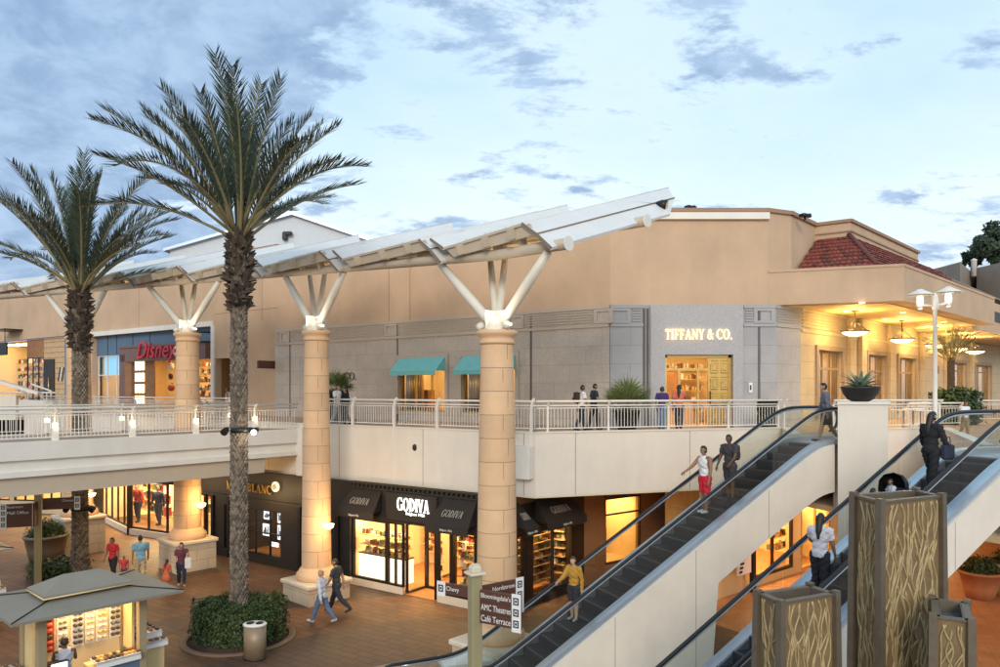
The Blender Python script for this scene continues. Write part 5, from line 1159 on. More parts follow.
# ================================================================== carved towers in the foreground
def tower(c4, zt, lab, seed, nl=9):
    """four plan corners (near-left order: left, near, right, back), carved panels between corner posts, open top"""
    rnd = random.Random(seed); cx = sum(p[0] for p in c4) / 4; cy = sum(p[1] for p in c4) / 4
    T = thing('carved_tower', lab, 'sculpture', (cx, cy, 0), 'carved panel towers'); C = [Vector(p) for p in c4]
    for i in range(4):
        a, b = C[i], C[(i + 1) % 4]; f = Frame(a, b)
        if f.n.dot(Vector((cx, cy)) - a) > 0: f = Frame(b, a)
        mb = MB(); f.box(mb, .03, f.L - .03, -.07, -.02, 0, zt - .03); mb.build('panel', m_towerpanel, T)
        mb = MB(); f.box(mb, 0, f.L, -.075, .012, zt - .03, zt); mb.build('rim', m_towermetal, T)
        if f.n.y > .45: continue
        # branching relief lines
        mb = MB(); Lw = f.L; n = max(3, int(Lw / .08)); lines = []
        ph = [rnd.uniform(0, 6.28) for _ in range(8)]; pw = .075
        for k in range(n):
            base = pw + (Lw - 2 * pw) * (k + .5) / n; z = .02; pts = []; drift = 0
            while z < zt - .045:
                if rnd.random() < .08: drift = rnd.uniform(-1, 1) * .9
                x = base + .048 * math.sin(z * 5.2 + ph[k % 8] + k * 2.1) + .024 * math.sin(z * 13.5 + ph[(k + 3) % 8] * 2 + k * 1.7)
                pts.append((min(Lw - pw - .01, max(pw + .01, x)), z)); z += .055
            lines.append(pts)
        for k, pts in enumerate(lines):
            # lines break off here and there
            seg = []; on = True
            for j, (x, z) in enumerate(pts):
                if rnd.random() < .035: on = not on
                if rnd.random() < .25: on = True
                if on: seg.append(f(x, -.016, z))
                elif len(seg) > 2: mb.tube(seg, [.005] + [.0145] * (len(seg) - 2) + [.005], 5); seg = []
                else: seg = []
            if len(seg) > 2: mb.tube(seg, .0145, 5)
            if k + 1 < len(lines):                            # slanting branches across to the next line
                j = rnd.randint(0, 4)
                while j < len(pts) - 9:
                    dj = rnd.randint(3, 7); (x0_, z0_), (x1_, z1_) = pts[j], lines[k + 1][j + dj]
                    if rnd.random() < .35: (x0_, z0_), (x1_, z1_) = (lines[k + 1][j][0], lines[k + 1][j][1]), (pts[j + dj][0], pts[j + dj][1])
                    mid = ((x0_ + x1_) / 2 + rnd.uniform(-.015, .015), (z0_ + z1_) / 2 + rnd.uniform(-.02, .04))
                    mb.tube([f(x0_, -.016, z0_), f(*((x0_ * .7 + mid[0] * .3), -.016, (z0_ * .55 + mid[1] * .45))), f(mid[0], -.016, mid[1]), f(x1_, -.016, z1_)], [.009, .013, .013, .014], 5); j += rnd.randint(4, 9)
        mb.build('relief', m_relief, T, uv=False)
    for p in C:
        o = (p - Vector((cx, cy))).normalized(); q0 = Vector((p.x, p.y, 0)) + Vector((o.x, o.y, 0)) * .05; q1 = Vector((p.x, p.y, zt + .035)); rz = math.atan2((C[2] - C[1]).y, (C[2] - C[1]).x)
        mb = MB(); h = .044; R = Matrix.Rotation(rz, 3, 'Z'); vs = [q + R @ Vector((x * k, y * k, 0)) for q, k in ((q0, h * 1.35), (q1, h)) for x, y in ((-1, -1), (1, -1), (1, 1), (-1, 1))]
        mb.add(vs, [(3, 2, 1, 0), (4, 5, 6, 7), (0, 1, 5, 4), (1, 2, 6, 5), (2, 3, 7, 6), (3, 0, 4, 7)]); mb.build('corner_post', m_towermetal, T)
    ins = []
    for i in range(4):
        p = C[i]; e1 = (C[i - 1] - p).normalized(); e2 = (C[(i + 1) % 4] - p).normalized(); sn = abs(e1.x * e2.y - e1.y * e2.x); ins.append(tuple(p + (e1 + e2) * (.085 / sn)))
    mb = MB(); mb.prism(ins, zt - .16, zt - .14); mb.build('water', m_water, T)
    mb = MB(); 
    for i in range(4):
        f = Frame(C[i], C[(i + 1) % 4]); sg = -1 if f.n.dot(Vector((cx, cy)) - C[i]) < 0 else 1; f.box(mb, .08, f.L - .08, sg * .078, sg * .09, zt - .42, zt - .005)
    mb.build('liner', m_towermetal, T)
tower([(5.10, 10.67), (5.13, 9.98), (6.30, 10.55), (6.27, 11.15)], 5.70, 'tallest carved metal tower with branching relief in front of the escalator', 3)
tower([(3.47, 9.97), (3.60, 9.48), (4.50, 9.92), (4.33, 10.34)], 4.48, 'carved metal tower at the left of the tallest one, with dark water on top', 8)
tower([(5.47, 9.35), (5.83, 9.14), (6.28, 9.95), (5.93, 10.16)], 4.35, 'smallest carved tower, low at the right of the tallest one', 5)
# ================================================================== palms, hedges, trees
def palm(px, py_base, d, py_crown, r_base, r_top, lfr, nfr, seed, lab, dead=True, zb=0.0, leaf=.42, droop=1.0, fan=None, group=None, name='palm_tree', cat='palm'):
    rnd = random.Random(seed); c = XY(px, d); zc = ZZ(py_crown, d); H = zc - zb
    T = thing(name, lab, cat, (c.x, c.y, zb), group); base = Vector((c.x, c.y, zb))
    # trunk with overlapping leaf-base scars
    mb = MB(); prof = []; n = 26
    R_ = lambda t: r_base * (1 + .30 * max(0, (1 - t * 9))) * (1 - t) + r_top * t
    mb.lathe(base, [(R_(i / n) * .93, H * i / n) for i in range(n + 1)], 18)
    rows = int(H / .09); k = 15
    for i in range(rows):
        z = H * i / rows; r = R_(z / H)
        for j in range(k):
            a = 2 * math.pi * (j + (.5 if i % 2 else 0) + rnd.uniform(-.12, .12)) / k; ca, sa = math.cos(a), math.sin(a); tn = Vector((-sa, ca, 0)); rd = Vector((ca, sa, 0))
            w = math.pi * r / k * 1.02; hh = H / rows * 1.15; q = base + Vector((0, 0, z)); tip = rnd.uniform(.035, .075) * r / .3
            A, B, D = q + rd * (r * .93) - tn * w, q + rd * (r * .93) + tn * w, q + rd * (r * .93 + tip) + Vector((0, 0, hh * rnd.uniform(.75, 1.0))); Cc = q + rd * (r * .9) + Vector((0, 0, hh * 1.25))
            mb.add([A, B, D, Cc + tn * w * .6, Cc - tn * w * .6], [(0, 1, 2), (1, 3, 2), (2, 3, 4), (0, 2, 4)], 1)
    mb.build('trunk', [m_trunkd, m_scale] if dead else [m_trunkd, m_trunkd], T, uv=False)
    if dead:                                                        # ragged boots under the crown
        mb = MB(); hb = 2.1 * (lfr / 4.5)
        for i in range(230):
            t = rnd.random(); a = rnd.uniform(0, 6.283); r = r_top * (1.0 + .48 * math.sin(math.pi * min(1, t * .95 + .05))); rd = Vector((math.cos(a), math.sin(a), 0)); tn = Vector((-rd.y, rd.x, 0))
            q = base + Vector((0, 0, H - hb + t * (hb + .25))) + rd * r * rnd.uniform(.75, 1.0); out_ = rnd.uniform(.08, .24); w = rnd.uniform(.05, .10); u2 = Vector((0, 0, rnd.uniform(-.12, .22)))
            e = q + rd * out_ + u2; mb.add([q - tn * w - Vector((0, 0, .1)), q + tn * w - Vector((0, 0, .1)), e + tn * w * .6, e - tn * w * .6, q + Vector((0, 0, .10))], [(0, 1, 2, 3), (3, 2, 4), (0, 3, 4), (1, 4, 2)])
        mb.build('leaf_boots', m_trunkd, T, uv=False)
    fm = MB(); rm = MB(); top = base + Vector((0, 0, H))
    for i in range(nfr):
        if fan is None:
            a = i * 2.39996 + rnd.uniform(-.4, .4); f = (i + .5) / nfr; el = rad(88 - 58 * f ** 1.1 + rnd.uniform(-9, 9)); L_ = lfr * rnd.uniform(.78, 1.12) * (.92 + .1 * math.sin(3.14 * f))
        else: a, el, L_ = fan[i]; a = rad(a); el = rad(el); L_ *= lfr
        rd = Vector((math.cos(a), math.sin(a), 0)); sd = Vector((-rd.y, rd.x, 0)); p = top + rd * .14 + Vector((0, 0, rnd.uniform(-.15, .25)))
        m = 20; pts = []; e2 = el; curl = (.12 + .62 * math.cos(el)) * droop * rnd.uniform(.55, 1.7)
        tw = rnd.uniform(-.25, .25)
        for k in range(m + 1):
            pts.append(p.copy()); t = k / m; e2 = el - curl * 1.15 * t ** 1.7; p = p + (rd * math.cos(e2) + Vector((0, 0, math.sin(e2)))) * (L_ / m) + sd * (tw * t * L_ / m)
        rm.tube(pts, [.045 * (1 - .85 * k / m) * lfr / 4.3 + .004 for k in range(m + 1)], 5, cap=False)
        nl = int(72 * min(1, lfr / 3.5) + 8)
        for k in range(nl):
            t = .22 + .78 * (k + rnd.random() * .5) / nl; x = t * m; j = min(m - 1, int(x)); q = pts[j].lerp(pts[j + 1], x - j); dr = (pts[j + 1] - pts[j]).normalized(); up = sd.cross(dr).normalized()
            if up.z < 0: up = -up
            ll = leaf * (lfr / 4.3) * (math.sin(math.pi * min(1, (t - .14) / .95)) ** .55) * rnd.uniform(.8, 1.15) + .05
            for sg in (-1, 1):
                ang = rad(34 + rnd.uniform(-9, 9)); v = rnd.uniform(.15, .75); dv = (dr * math.cos(ang) + (sd * sg * math.cos(v) + up * math.sin(v)) * math.sin(ang)).normalized(); tip = q + dv * ll + Vector((0, 0, -.10 * ll * rnd.random()))
                wv = dr.cross(dv).cross(dv).normalized() * (.015 * lfr / 4.3); md = q.lerp(tip, .45)
                fm.add([q - wv * .5, md - wv, tip, md + wv, q + wv * .5], [(0, 1, 2, 3, 4)])
    fm.build('fronds', m_frond, T, uv=False); rm.build('frond_stems', m_rachis, T, uv=False)
    return T
m_fan = leafmat('fan_leaf', (.09, .13, .04), (.22, .27, .09), .5)
palm(239, 610, 21.5, 238, .245, .225, 4.42, 42, 11, 'tall date palm rising from the clipped hedge in front of the canopy', leaf=.60)
palm(80, 578, 28.3, 293, .28, .26, 4.75, 40, 23, 'second date palm standing behind the footbridge on the left', leaf=.60)
palm(951, 412, 37, 358, .16, .16, 1.55, 40, 5, 'small dark trunked palm in front of the arcade on the upper floor', zb=ZF, leaf=.5, dead=False)
def leaves(mb, pts, size, rnd, flat=.3):
    for p, nrm in pts:
        t = Vector((rnd.gauss(0, 1), rnd.gauss(0, 1), rnd.gauss(0, 1))); t = (t - nrm * t.dot(nrm) * (1 - flat)).normalized(); b = (nrm + Vector((rnd.gauss(0, .5), rnd.gauss(0, .5), rnd.gauss(0, .5)))).cross(t)
        if b.length < 1e-3: continue
        b.normalize(); s = size * rnd.uniform(.6, 1.3)
        mb.add([p - t * s, p + b * s * .45, p + t * s, p - b * s * .45], [(0, 1, 2, 3)])
def hedge(T, poly, h, n, seed, size=.085, name='foliage', topn=.5):
    """clipped hedge: irregular leafy skin over a dark core following a plan polygon"""
    rnd = random.Random(seed); c = Vector((sum(p[0] for p in poly) / len(poly), sum(p[1] for p in poly) / len(poly)))
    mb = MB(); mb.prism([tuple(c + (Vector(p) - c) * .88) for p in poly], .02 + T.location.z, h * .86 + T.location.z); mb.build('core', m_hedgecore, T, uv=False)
    pts = []; m = len(poly); per = [(Vector(poly[i]), Vector(poly[(i + 1) % m])) for i in range(m)]; Ls = [(b - a).length for a, b in per]; tot = sum(Ls); z0 = T.location.z
    ni = [rnd.uniform(-1, 1) for _ in range(40)]
    lump = lambda x, y, z: .07 * math.sin(x * 5.1 + 1) * math.sin(y * 4.3 + 2) + .05 * math.sin(x * 11 + y * 7) + .035 * math.sin(z * 13 + x * 9)
    for k in range(n):
        if rnd.random() < topn:
            while True:
                i = rnd.randrange(m); a, b = per[i]; p = c.lerp(a.lerp(b, rnd.random()), math.sqrt(rnd.random())); break
            z = z0 + h * (.93 + rnd.gauss(0, .065)) + lump(p.x, p.y, 0); pts.append((Vector((p.x, p.y, z)), Vector((0, 0, 1))))
        else:
            r = rnd.uniform(0, tot); i = 0
            while r > Ls[i]: r -= Ls[i]; i += 1
            a, b = per[i]; p = a.lerp(b, r / Ls[i]); n2 = Vector(((b - a).y, -(b - a).x)).normalized()
            if n2.dot(p - c) < 0: n2 = -n2
            zz = rnd.uniform(.04, .97) * h; off = rnd.gauss(0, .075) + lump(p.x, p.y, zz); p = p + n2 * off; pts.append((Vector((p.x, p.y, z0 + zz)), Vector((n2.x, n2.y, .35)).normalized()))
    mb = MB(); leaves(mb, pts, size, rnd, .6); mb.build(name, m_hedge, T, uv=False)
pc = XY(239, 21.5)
PLT = thing('planting_bed', 'round kerbed bed of bare soil under the hedge and big palm', 'planter', (pc.x, pc.y, 0))
mb = MB(); mb.lathe((pc.x, pc.y, 0), [(1.40, 0), (1.40, .04), (1.42, .05), (1.58, .05), (1.60, .04), (1.60, 0)], 56); mb.build('kerb', m_kerbstone, PLT)
mb = MB(); mb.lathe((pc.x, pc.y, .0), [(1.399, .03), (.01, .06)], 40); mb.build('soil', m_soil, PLT)
HG = thing('hedge', 'thick clipped green hedge around the base of the big palm', 'hedge', (pc.x, pc.y, .05))
hp = [(pc.x + .80 * r * math.cos(rad(a)), pc.y + .80 * r * math.sin(rad(a))) for a, r in ((-160, 1.5), (-125, 1.40), (-95, 1.32), (-60, 1.42), (-25, 1.5), (5, 1.5), (40, 1.62), (75, 1.4), (110, 1.35), (150, 1.5))]
hedge(HG, hp, .98, 27000, 3, .045)
hc = XY(60, 28.5); H2 = thing('hedge', 'low green shrubs round the foot of the second palm', 'hedge', (hc.x, hc.y, 0))
hedge(H2, [(hc.x + 1.0 * math.cos(t) , hc.y + .8 * math.sin(t)) for t in [k * .6283 for k in range(10)]], .6, 3600, 9, .06)
h3 = XY(961, 31.8); H3 = thing('hedge', 'dark clipped shrub beside the lamp post on the upper floor', 'hedge', (h3.x + .15, h3.y + .6, ZF)); hedge(H3, [(h3.x + .15 + 1.0 * math.cos(t), h3.y + .6 + .7 * math.sin(t)) for t in [k * .7 for k in range(9)]], 1.45, 3500, 4, .09)
def tree(px, py, d, rx, rz_, seed, lab, n=5200, size=.34):
    rnd = random.Random(seed); c = P(px, py, d); T = thing('tree', lab, 'tree', (c.x, c.y, 0), 'trees on the far hill')
    mb = MB(); mb.tube([(c.x, c.y, 0), (c.x + .2, c.y, c.z * .5), (c.x, c.y, c.z)], [.55, .4, .2], 8)
    lim = []
    for i in range(9):
        a = rnd.uniform(0, 6.28); e = c + Vector((math.cos(a) * rx * .75, math.sin(a) * rx * .75, rnd.uniform(-.5, .8) * rz_)); lim.append(e); mb.tube([c - Vector((0, 0, rz_ * .8)), c.lerp(e, .5), e], [.2, .12, .04], 6)
    mb.build('trunk', m_bark, T, uv=False); pts = []
    cl = [(c + Vector((rnd.uniform(-1, 1) * rx * .75, rnd.uniform(-1, 1) * rx * .75, rnd.uniform(-.85, .8) * rz_)), rnd.uniform(.28, .5) * rz_) for _ in range(15)] + [(l, .4 * rz_) for l in lim]
    for k in range(n):
        q, r = rnd.choice(cl); v = Vector((rnd.gauss(0, 1), rnd.gauss(0, 1), rnd.gauss(0, .8))).normalized(); pts.append((q + v * r * rnd.uniform(.45, 1.05), v))
    mb = MB(); leaves(mb, pts, size, rnd, 1.); mb.build('crown', m_tree, T, uv=False)
tree(992, 249, 95, 2.4, 2.0, 2, 'dark leafy tree at the right edge above the block wall'); tree(972, 258, 100, 1.1, 1.0, 6, 'smaller dark treetop peeping over the block wall', 2200, .28); tree(1016, 240, 98, 3.4, 3.0, 7, 'tall dark tree partly cut by the right edge of the view')

# ================================================================== planters of the upper floor and the plaza
def potted(name, lab, c, r0, r1, h, mat, kind, seed, L_=.8, n=34, cat='plant'):
    rnd = random.Random(seed); T = thing(name, lab, cat, c); c = Vector(c)
    mb = MB(); mb.lathe(c, [(r0, 0), (r0 * .55 + r1 * .45, h * .4), (r1 * .98, h * .9), (r1 * 1.05, h * .9), (r1 * 1.05, h), (r1 * .92, h), (r1 * .9, h * .88), (.001, h * .88)], 28); mb.build('pot', mat, T)
    mb = MB(); t0 = c + Vector((0, 0, h * .9))
    if kind == 'fan':
        for i in range(n):
            a = rnd.uniform(0, 6.28); el = rad(rnd.uniform(8, 85)); dr = Vector((math.cos(a) * math.cos(el), math.sin(a) * math.cos(el), math.sin(el))); hub = t0 + dr * L_ * rnd.uniform(.35, .55); sd = dr.cross(Vector((0, 0, 1))).normalized(); mb.tube([t0, hub], .012, 4, 1)
            for k in range(11):
                th = rad(-75 + 150 * k / 10); dv = (dr * math.cos(th) + sd * math.sin(th)).normalized(); tp = hub + dv * L_ * rnd.uniform(.42, .62) + Vector((0, 0, -.05)); w = dv.cross(dr.cross(sd)).normalized() * .022; md = hub.lerp(tp, .5); mb.add([hub, md - w, tp, md + w], [(0, 1, 2, 3)])
    elif kind == 'bush':
        pts = []
        for k in range(n * 40):
            v = Vector((rnd.gauss(0, 1), rnd.gauss(0, 1), rnd.gauss(0, 1))).normalized(); rr = rnd.uniform(.5, 1.0) * (1 + .18 * math.sin(5 * v.x + 3) * math.sin(4 * v.z)); pts.append((t0 + Vector((v.x * L_ * rr, v.y * L_ * rr, (abs(v.z) * 1.0) * L_ * rr)), v))
        leaves(mb, pts, .06, rnd, 1.)
        for k in range(7): a = rnd.uniform(0, 6.28); mb.tube([t0, t0 + Vector((math.cos(a) * L_ * .5, math.sin(a) * L_ * .5, L_ * .7))], .012, 4)
    mb.build('foliage', [m_hedge if kind == 'bush' else m_fan, m_rachis], T, uv=False); return T
def F3(px, py, z=ZF): d = (CZ - z) * FOC / (py - HY); return P(px, py, d)
potted('potted_palm', 'spiky fan palm in a dark pot before the stone corner', F3(627, 430.5), .32, .48, .75, m_bowl, 'fan', 2, 1.4, 44)
q = XY(337, 34.5); potted('potted_palm', 'fan palm beside the column near the second wall lettering', (q.x, q.y, ZF), .3, .45, 1.5, m_bowl, 'fan', 8, 1.2, 38)
bpy.context.view_layer.update()
# a taller stem lifts that palm above the rail
q = XY(767, 27.6); BX = thing('box_planter', 'dark square planter with clipped box shrub by the rail end', 'planter', (q.x, q.y, ZF)); mb = MB(); mb.box((q.x, q.y, ZF + .3), (.55, .55, .6), .3, 0, .03); mb.build('pot', m_bowl, BX)
bx2 = [(q.x + r * math.cos(a), q.y + r * math.sin(a)) for a, r in ((.3 + k * math.pi / 4, .34 if k % 2 == 0 else .32) for k in range(8))]
rnd = random.Random(3); pts = []
for k in range(900): v = Vector((rnd.uniform(-1, 1), rnd.uniform(-1, 1), rnd.uniform(0, 1))); ax_ = rnd.randrange(3); v[ax_] = (1 if rnd.random() < .6 or ax_ == 2 else -1); pts.append((Vector((q.x + v.x * .28, q.y + v.y * .28, ZF + .6 + v.z * .52)), Vector([v[i] if i == ax_ else 0 for i in range(3)])))
mb = MB(); leaves(mb, pts, .06, rnd, .6); mb.box((q.x, q.y, ZF + .84), (.5, .5, .5)); mb.build('foliage', m_hedgecore, BX, uv=False)
potted('terracotta_planter', 'large terracotta pot of low green plants on the orange floor', G(980, 598), .42, .66, .95, m_terracotta, 'bush', 5, .62, 34)
q = G(1001, 596); potted('terracotta_planter', 'second tan planter cut by the right edge behind the terracotta pot', (q.x + .3, q.y, 0), .5, .8, 1.2, m_lightwood, 'bush', 6, .6, 20)
q = XY(46, 31.5); potted('stone_planter', 'wide brown plant pot with a tall bush behind the left direction sign', (q.x, q.y, 0), .62, .82, 1.05, m_canstone, 'bush', 12, .75, 60)

# ================================================================== street furniture
q = XY(935, 24.2); LP = thing('lamp_post', 'white lamp post with two caged lamps standing by the upper floor railing', 'street lamp', (q.x, q.y, ZF)); zt = ZZ(293, 24.2)
c = Vector((q.x, q.y, 0)); mb = MB(); mb.lathe(c, [(.12, ZF), (.12, ZF + .25), (.075, ZF + .35), (.066, zt - .55), (.105, zt - .53), (.11, zt - .25), (.08, zt - .08), (.02, zt)], 18); mb.build('pole', m_white, LP)
for sg, px in ((-1, 918), (1, 950.5)):
    e = c + Vector(((px - 935) / FOC * 24.2, .12 * sg, 0)); zh = ZZ(293 if sg < 0 else 289.5, 24.2) + .02
    mb = MB(); mb.tube([c + Vector((0, 0, zt - .42)), Vector((e.x - sg * .05, e.y, zt - .40 + (.1 if sg > 0 else 0)))], .03, 8); am = mb.build('arm', m_white, LP)
    mb = MB(); mb.lathe(e, [(.435, zh - .12), (.44, zh - .10), (.22, zh + .0), (.12, zh + .05), (.07, zh + .09), (.001, zh + .1)], 24); mb.lathe(e, [(.39, zh - .135), (.1, zh - .07)], 24); ls = mb.build('lamp_shade', m_white, LP)
    mb = MB(); mb.lathe(e, [(.03, zh - .46), (.085, zh - .42), (.095, zh - .30), (.09, zh - .15), (.001, zh - .13)], 16); mb.build('lamp_glass', e_lamp, LP)
    mb = MB()
    for k in range(6): a = k * 1.047; mb.tube([e + Vector((.125 * math.cos(a), .125 * math.sin(a), zh - .12)), e + Vector((.125 * math.cos(a), .125 * math.sin(a), zh - .45)), e + Vector((.02 * math.cos(a), .02 * math.sin(a), zh - .52))], .009, 5)
    mb.lathe(e, [(.13, zh - .30), (.135, zh - .29), (.13, zh - .28)], 16); mb.tube([e + Vector((0, 0, zh - .56)), e + Vector((0, 0, zh - .46))], [.07, .05], 10); mb.build('cage', m_white, LP)
    light('lamp_light', 'POINT', e + Vector((0, 0, zh - .62)), 7, (1, .9, .74), LP, .1)
def signpost(lab, px, d, ztop, w, arms, zb=0.):
    q = XY(px, d); T = thing('signpost', lab, 'sign', (q.x, q.y, zb)); c = Vector((q.x, q.y, 0))
    mb = MB(); mb.box((q.x, q.y, ztop / 2), (w, w, ztop), .5, 0, .015); mb.build('post', m_postgreen, T)
    mb = MB(); mb.box((q.x, q.y, ztop + .02), (w * 1.5, w * 1.5, .05), .5, 0, .01); mb.box((q.x, q.y, ztop + .1), (w * .9, w * .9, .12), .5, 0, .02); mb.box((q.x, q.y, ztop + .17), (w * .7, w * .7, .05), .5, 0, .01); mb.build('cap', m_plinthcap, T)
    for dirx, diry, L_, z0, rows, words, icon in arms:
        dv = Vector((dirx, diry)).normalized(); a = Vector((q.x, q.y)) + dv * w * .6; b = a + dv * L_
        f = Frame(a, b) if dv.x > 0 else Frame(b, a); rh = .215
        mb = MB(); f.box(mb, 0, f.L, -.03, .03, z0, z0 + rh * rows); bd = mb.build('board', m_signbrown, T)
        iw = .19; s0, s1 = (f.L - iw, f.L) if dv.x > 0 else (0, iw)
        mb = MB(); f.box(mb, s0, s1 + .01, .031, .045, z0 - .05, z0 + rh * rows + .03); mb.build('arrow_panel', m_signwhite, bd, origin=T.location)
        mb = MB()
        for r in range(rows):
            z = z0 + rh * (rows - r - .5)
            f.box(mb, (s0 + s1) / 2 - .06, (s0 + s1) / 2 + .06, .046, .05, z - .07, z - .045); f.box(mb, (s0 + s1) / 2 - .06, (s0 + s1) / 2 + .06, .046, .05, z + .045, z + .07); f.box(mb, (s0 + s1) / 2 - .06, (s0 + s1) / 2 - .035, .046, .05, z - .045, z + .045); f.box(mb, (s0 + s1) / 2 + .035, (s0 + s1) / 2 + .06, .046, .05, z - .045, z + .045); f.box(mb, (s0 + s1) / 2 - .02, (s0 + s1) / 2 + .02, .046, .05, z - .022, z + .022)
        mb.build('arrow_icon', m_signblack, bd, origin=T.location)
        mb = MB(); [f.box(mb, 0, f.L, .03, .034, z0 + rh * r - .004, z0 + rh * r + .004) for r in range(1, rows)]; 
        if rows > 1: mb.build('board_line', m_signblack, bd, origin=T.location)
        for r, wd in enumerate(words):
            if not wd: continue
            z = z0 + rh * (rows - r - .5); avail = f.L - iw - .06; wt = min(avail, .062 * len(wd)); cs = (s0 - .03 - wt / 2) if dv.x > 0 else (s1 + .03 + wt / 2)
            text(wd, m_signwhite, T, f(cs, .034, z), f.U, UP, wt, None if wt < avail else .12, .004)
    return T
signpost('khaki signpost with brown direction boards in front of the left escalator', 475, 14.6, ZZ(567, 14.6) - .14, .225, [
    (.85, -.52, .92, ZZ(626, 14.3), 3, ["Bloomingdale's", 'AMC Theatres', 'Café Terrace'], 1), (.80, .60, 1.05, ZZ(615, 14.9), 3, ['Nordstrom', 'Entertainment', ''], 1), (-.85, .5, .75, ZZ(597, 14.7), 1, ['Chevy'], 0)])
signpost('khaki signpost with brown boards under the footbridge on the far left', 38, 27.5, ZZ(482, 27.5), .24, [
    (-.93, -.35, 1.05, ZZ(526, 27.5), 4, ['Restroom', 'Mall Office', '', ''], 0), (.95, .3, 1.25, ZZ(510, 27.5), 2, ['Cheese', ''], 1), (.35, -.95, .5, ZZ(524, 27.5), 4, ['', '', '', ''], 1)])
q = G(255, 659); BN_ = thing('litter_bin', 'oval brown metal litter bin with two openings beside the hedge', 'bin', q)
mb = MB(); mb.lathe(q, [(.27, 0), (.27, .05), (.295, .05), (.295, .90)], 32, sy=.75); mb.build('body', m_canstone, BN_)
mb = MB(); mb.lathe(q, [(.30, .90), (.315, .92), (.315, .95), (.29, .965), (.001, .965)], 32, sy=.75); mb.build('lid', m_white, BN_)
mb = MB()
for sg in (-1, 1): mb.lathe(q + Vector((sg * .125, 0, .966)), [(.105, 0), (.105, .004), (.001, .004)], 14, sy=1.25)
mb.build('opening', m_blackmetal, BN_); mb = MB(); mb.lathe(q, [(.30, .0), (.30, .045)], 32, sy=.75); mb.build('foot', m_blackmetal, BN_)
bq = G(187, 636) + Vector((-.05, .3, 0)); BE_ = thing('bench', 'metal park bench seen end-on at the left side of the hedge', 'bench', bq); f = Frame(bq.xy + Vector((-.05, .2)), bq.xy + Vector((1.25, .75)))
mb = MB(); [f.box(mb, 0, f.L, -.05 - .11 * k, .04 - .11 * k, .42, .455) for k in range(4)]; mb.build('seat', m_canstone, BE_)
mb = MB(); [f.box(mb, 0, f.L, -.50 - .03 * k, -.46 - .03 * k, .55 + .1 * k, .63 + .1 * k) for k in range(3)]; mb.build('backrest', m_canstone, BE_)
for s in (.08, f.L - .08):
    mb = MB(); f.box(mb, s - .025, s + .025, -.02, .03, 0, .42); f.box(mb, s - .025, s + .025, -.55, -.49, 0, .85); f.box(mb, s - .025, s + .025, -.5, .0, .38, .42); mb.build('leg', m_blackmetal, BE_)
# band light on the palm trunks
def band(px, py, d, r, lab, lit):
    c = P(px, py, d); T = thing('trunk_light', lab, 'light', c, 'floodlights strapped to palm trunks'); mb = MB(); mb.lathe(c, [(r, -.07), (r + .05, -.07), (r + .05, .07), (r, .07)], 22); mb.build('strap', m_blackmetal, T)
    for sg in (-1, 1):
        q = c + Vector((sg * (r + .16), -.12, 0)); mb = MB(); mb.tube([q + Vector((0, .16, .04)), q + Vector((0, .02, 0)), q + Vector((0, -.14, -.06))], [.05, .09, .105], 12); h_ = mb.build('head', m_blackmetal, T)
        if lit and sg > 0: mb = MB(); mb.ball(q + Vector((0, -.12, -.05)), .09, 0, 12); mb.build('lens', e_white, h_, origin=T.location); light('trunk_lamp', 'POINT', q + Vector((0, -.32, -.1)), 14, (1, .9, .7), T, .08)
band(242, 430, 21.5, .27, 'black floodlight strapped to the big palm trunk, one lamp lit', True); band(82, 508, 28.3, .33, 'black fixture strapped low on the second palm trunk', False)
q = P(237, 305, 21.2); mb = MB(); mb.lathe(q + Vector((-.0, 0, 0)), [(.13, 0), (.10, .12), (.04, .24), (.03, .32)], 14); mb.tube([q + Vector((0, 0, .3)), q + Vector((.05, .2, .7))], .02, 6); tag(mb.build('bell_lamp', m_bronze), 'small dark bell shaped lamp hanging at the big palm trunk', 'lamp')
# pale stone seat walls by the sign
q = G(472, 660); SW = thing('seat_wall', 'pale stone seat slab beside the signpost and column', 'bench', (q.x + .2, 17.9, 0)); mb = MB(); mb.box((-.35, 18.2, .62), (2.3, .75, .14), .35, 0, .02); mb.build('slab', m_signwhite, SW); mb = MB(); mb.box((-.35, 18.2, .275), (1.9, .5, .55), .35); mb.build('base', m_plinth, SW)
# terrace tables
for i, (px, d) in enumerate(((903, 28.2), (913, 30), (921, 27.6))):
    q = XY(px, d); T = thing('cafe_table', ['white cafe table nearest the pier behind the railing', 'white cafe table farthest back on the terrace behind the railing', 'white cafe table nearest the lamp post behind the railing'][i], 'table', (q.x, q.y, ZF)); mb = MB(); mb.lathe((q.x, q.y, ZF), [(.001, .72), (.42, .72), (.42, .75), (.001, .75)], 20); mb.build('tabletop', m_white, T); mb = MB(); mb.lathe((q.x, q.y, ZF), [(.25, .0), (.25, .03), (.04, .05), (.04, .72)], 14); mb.build('leg', m_steel, T)

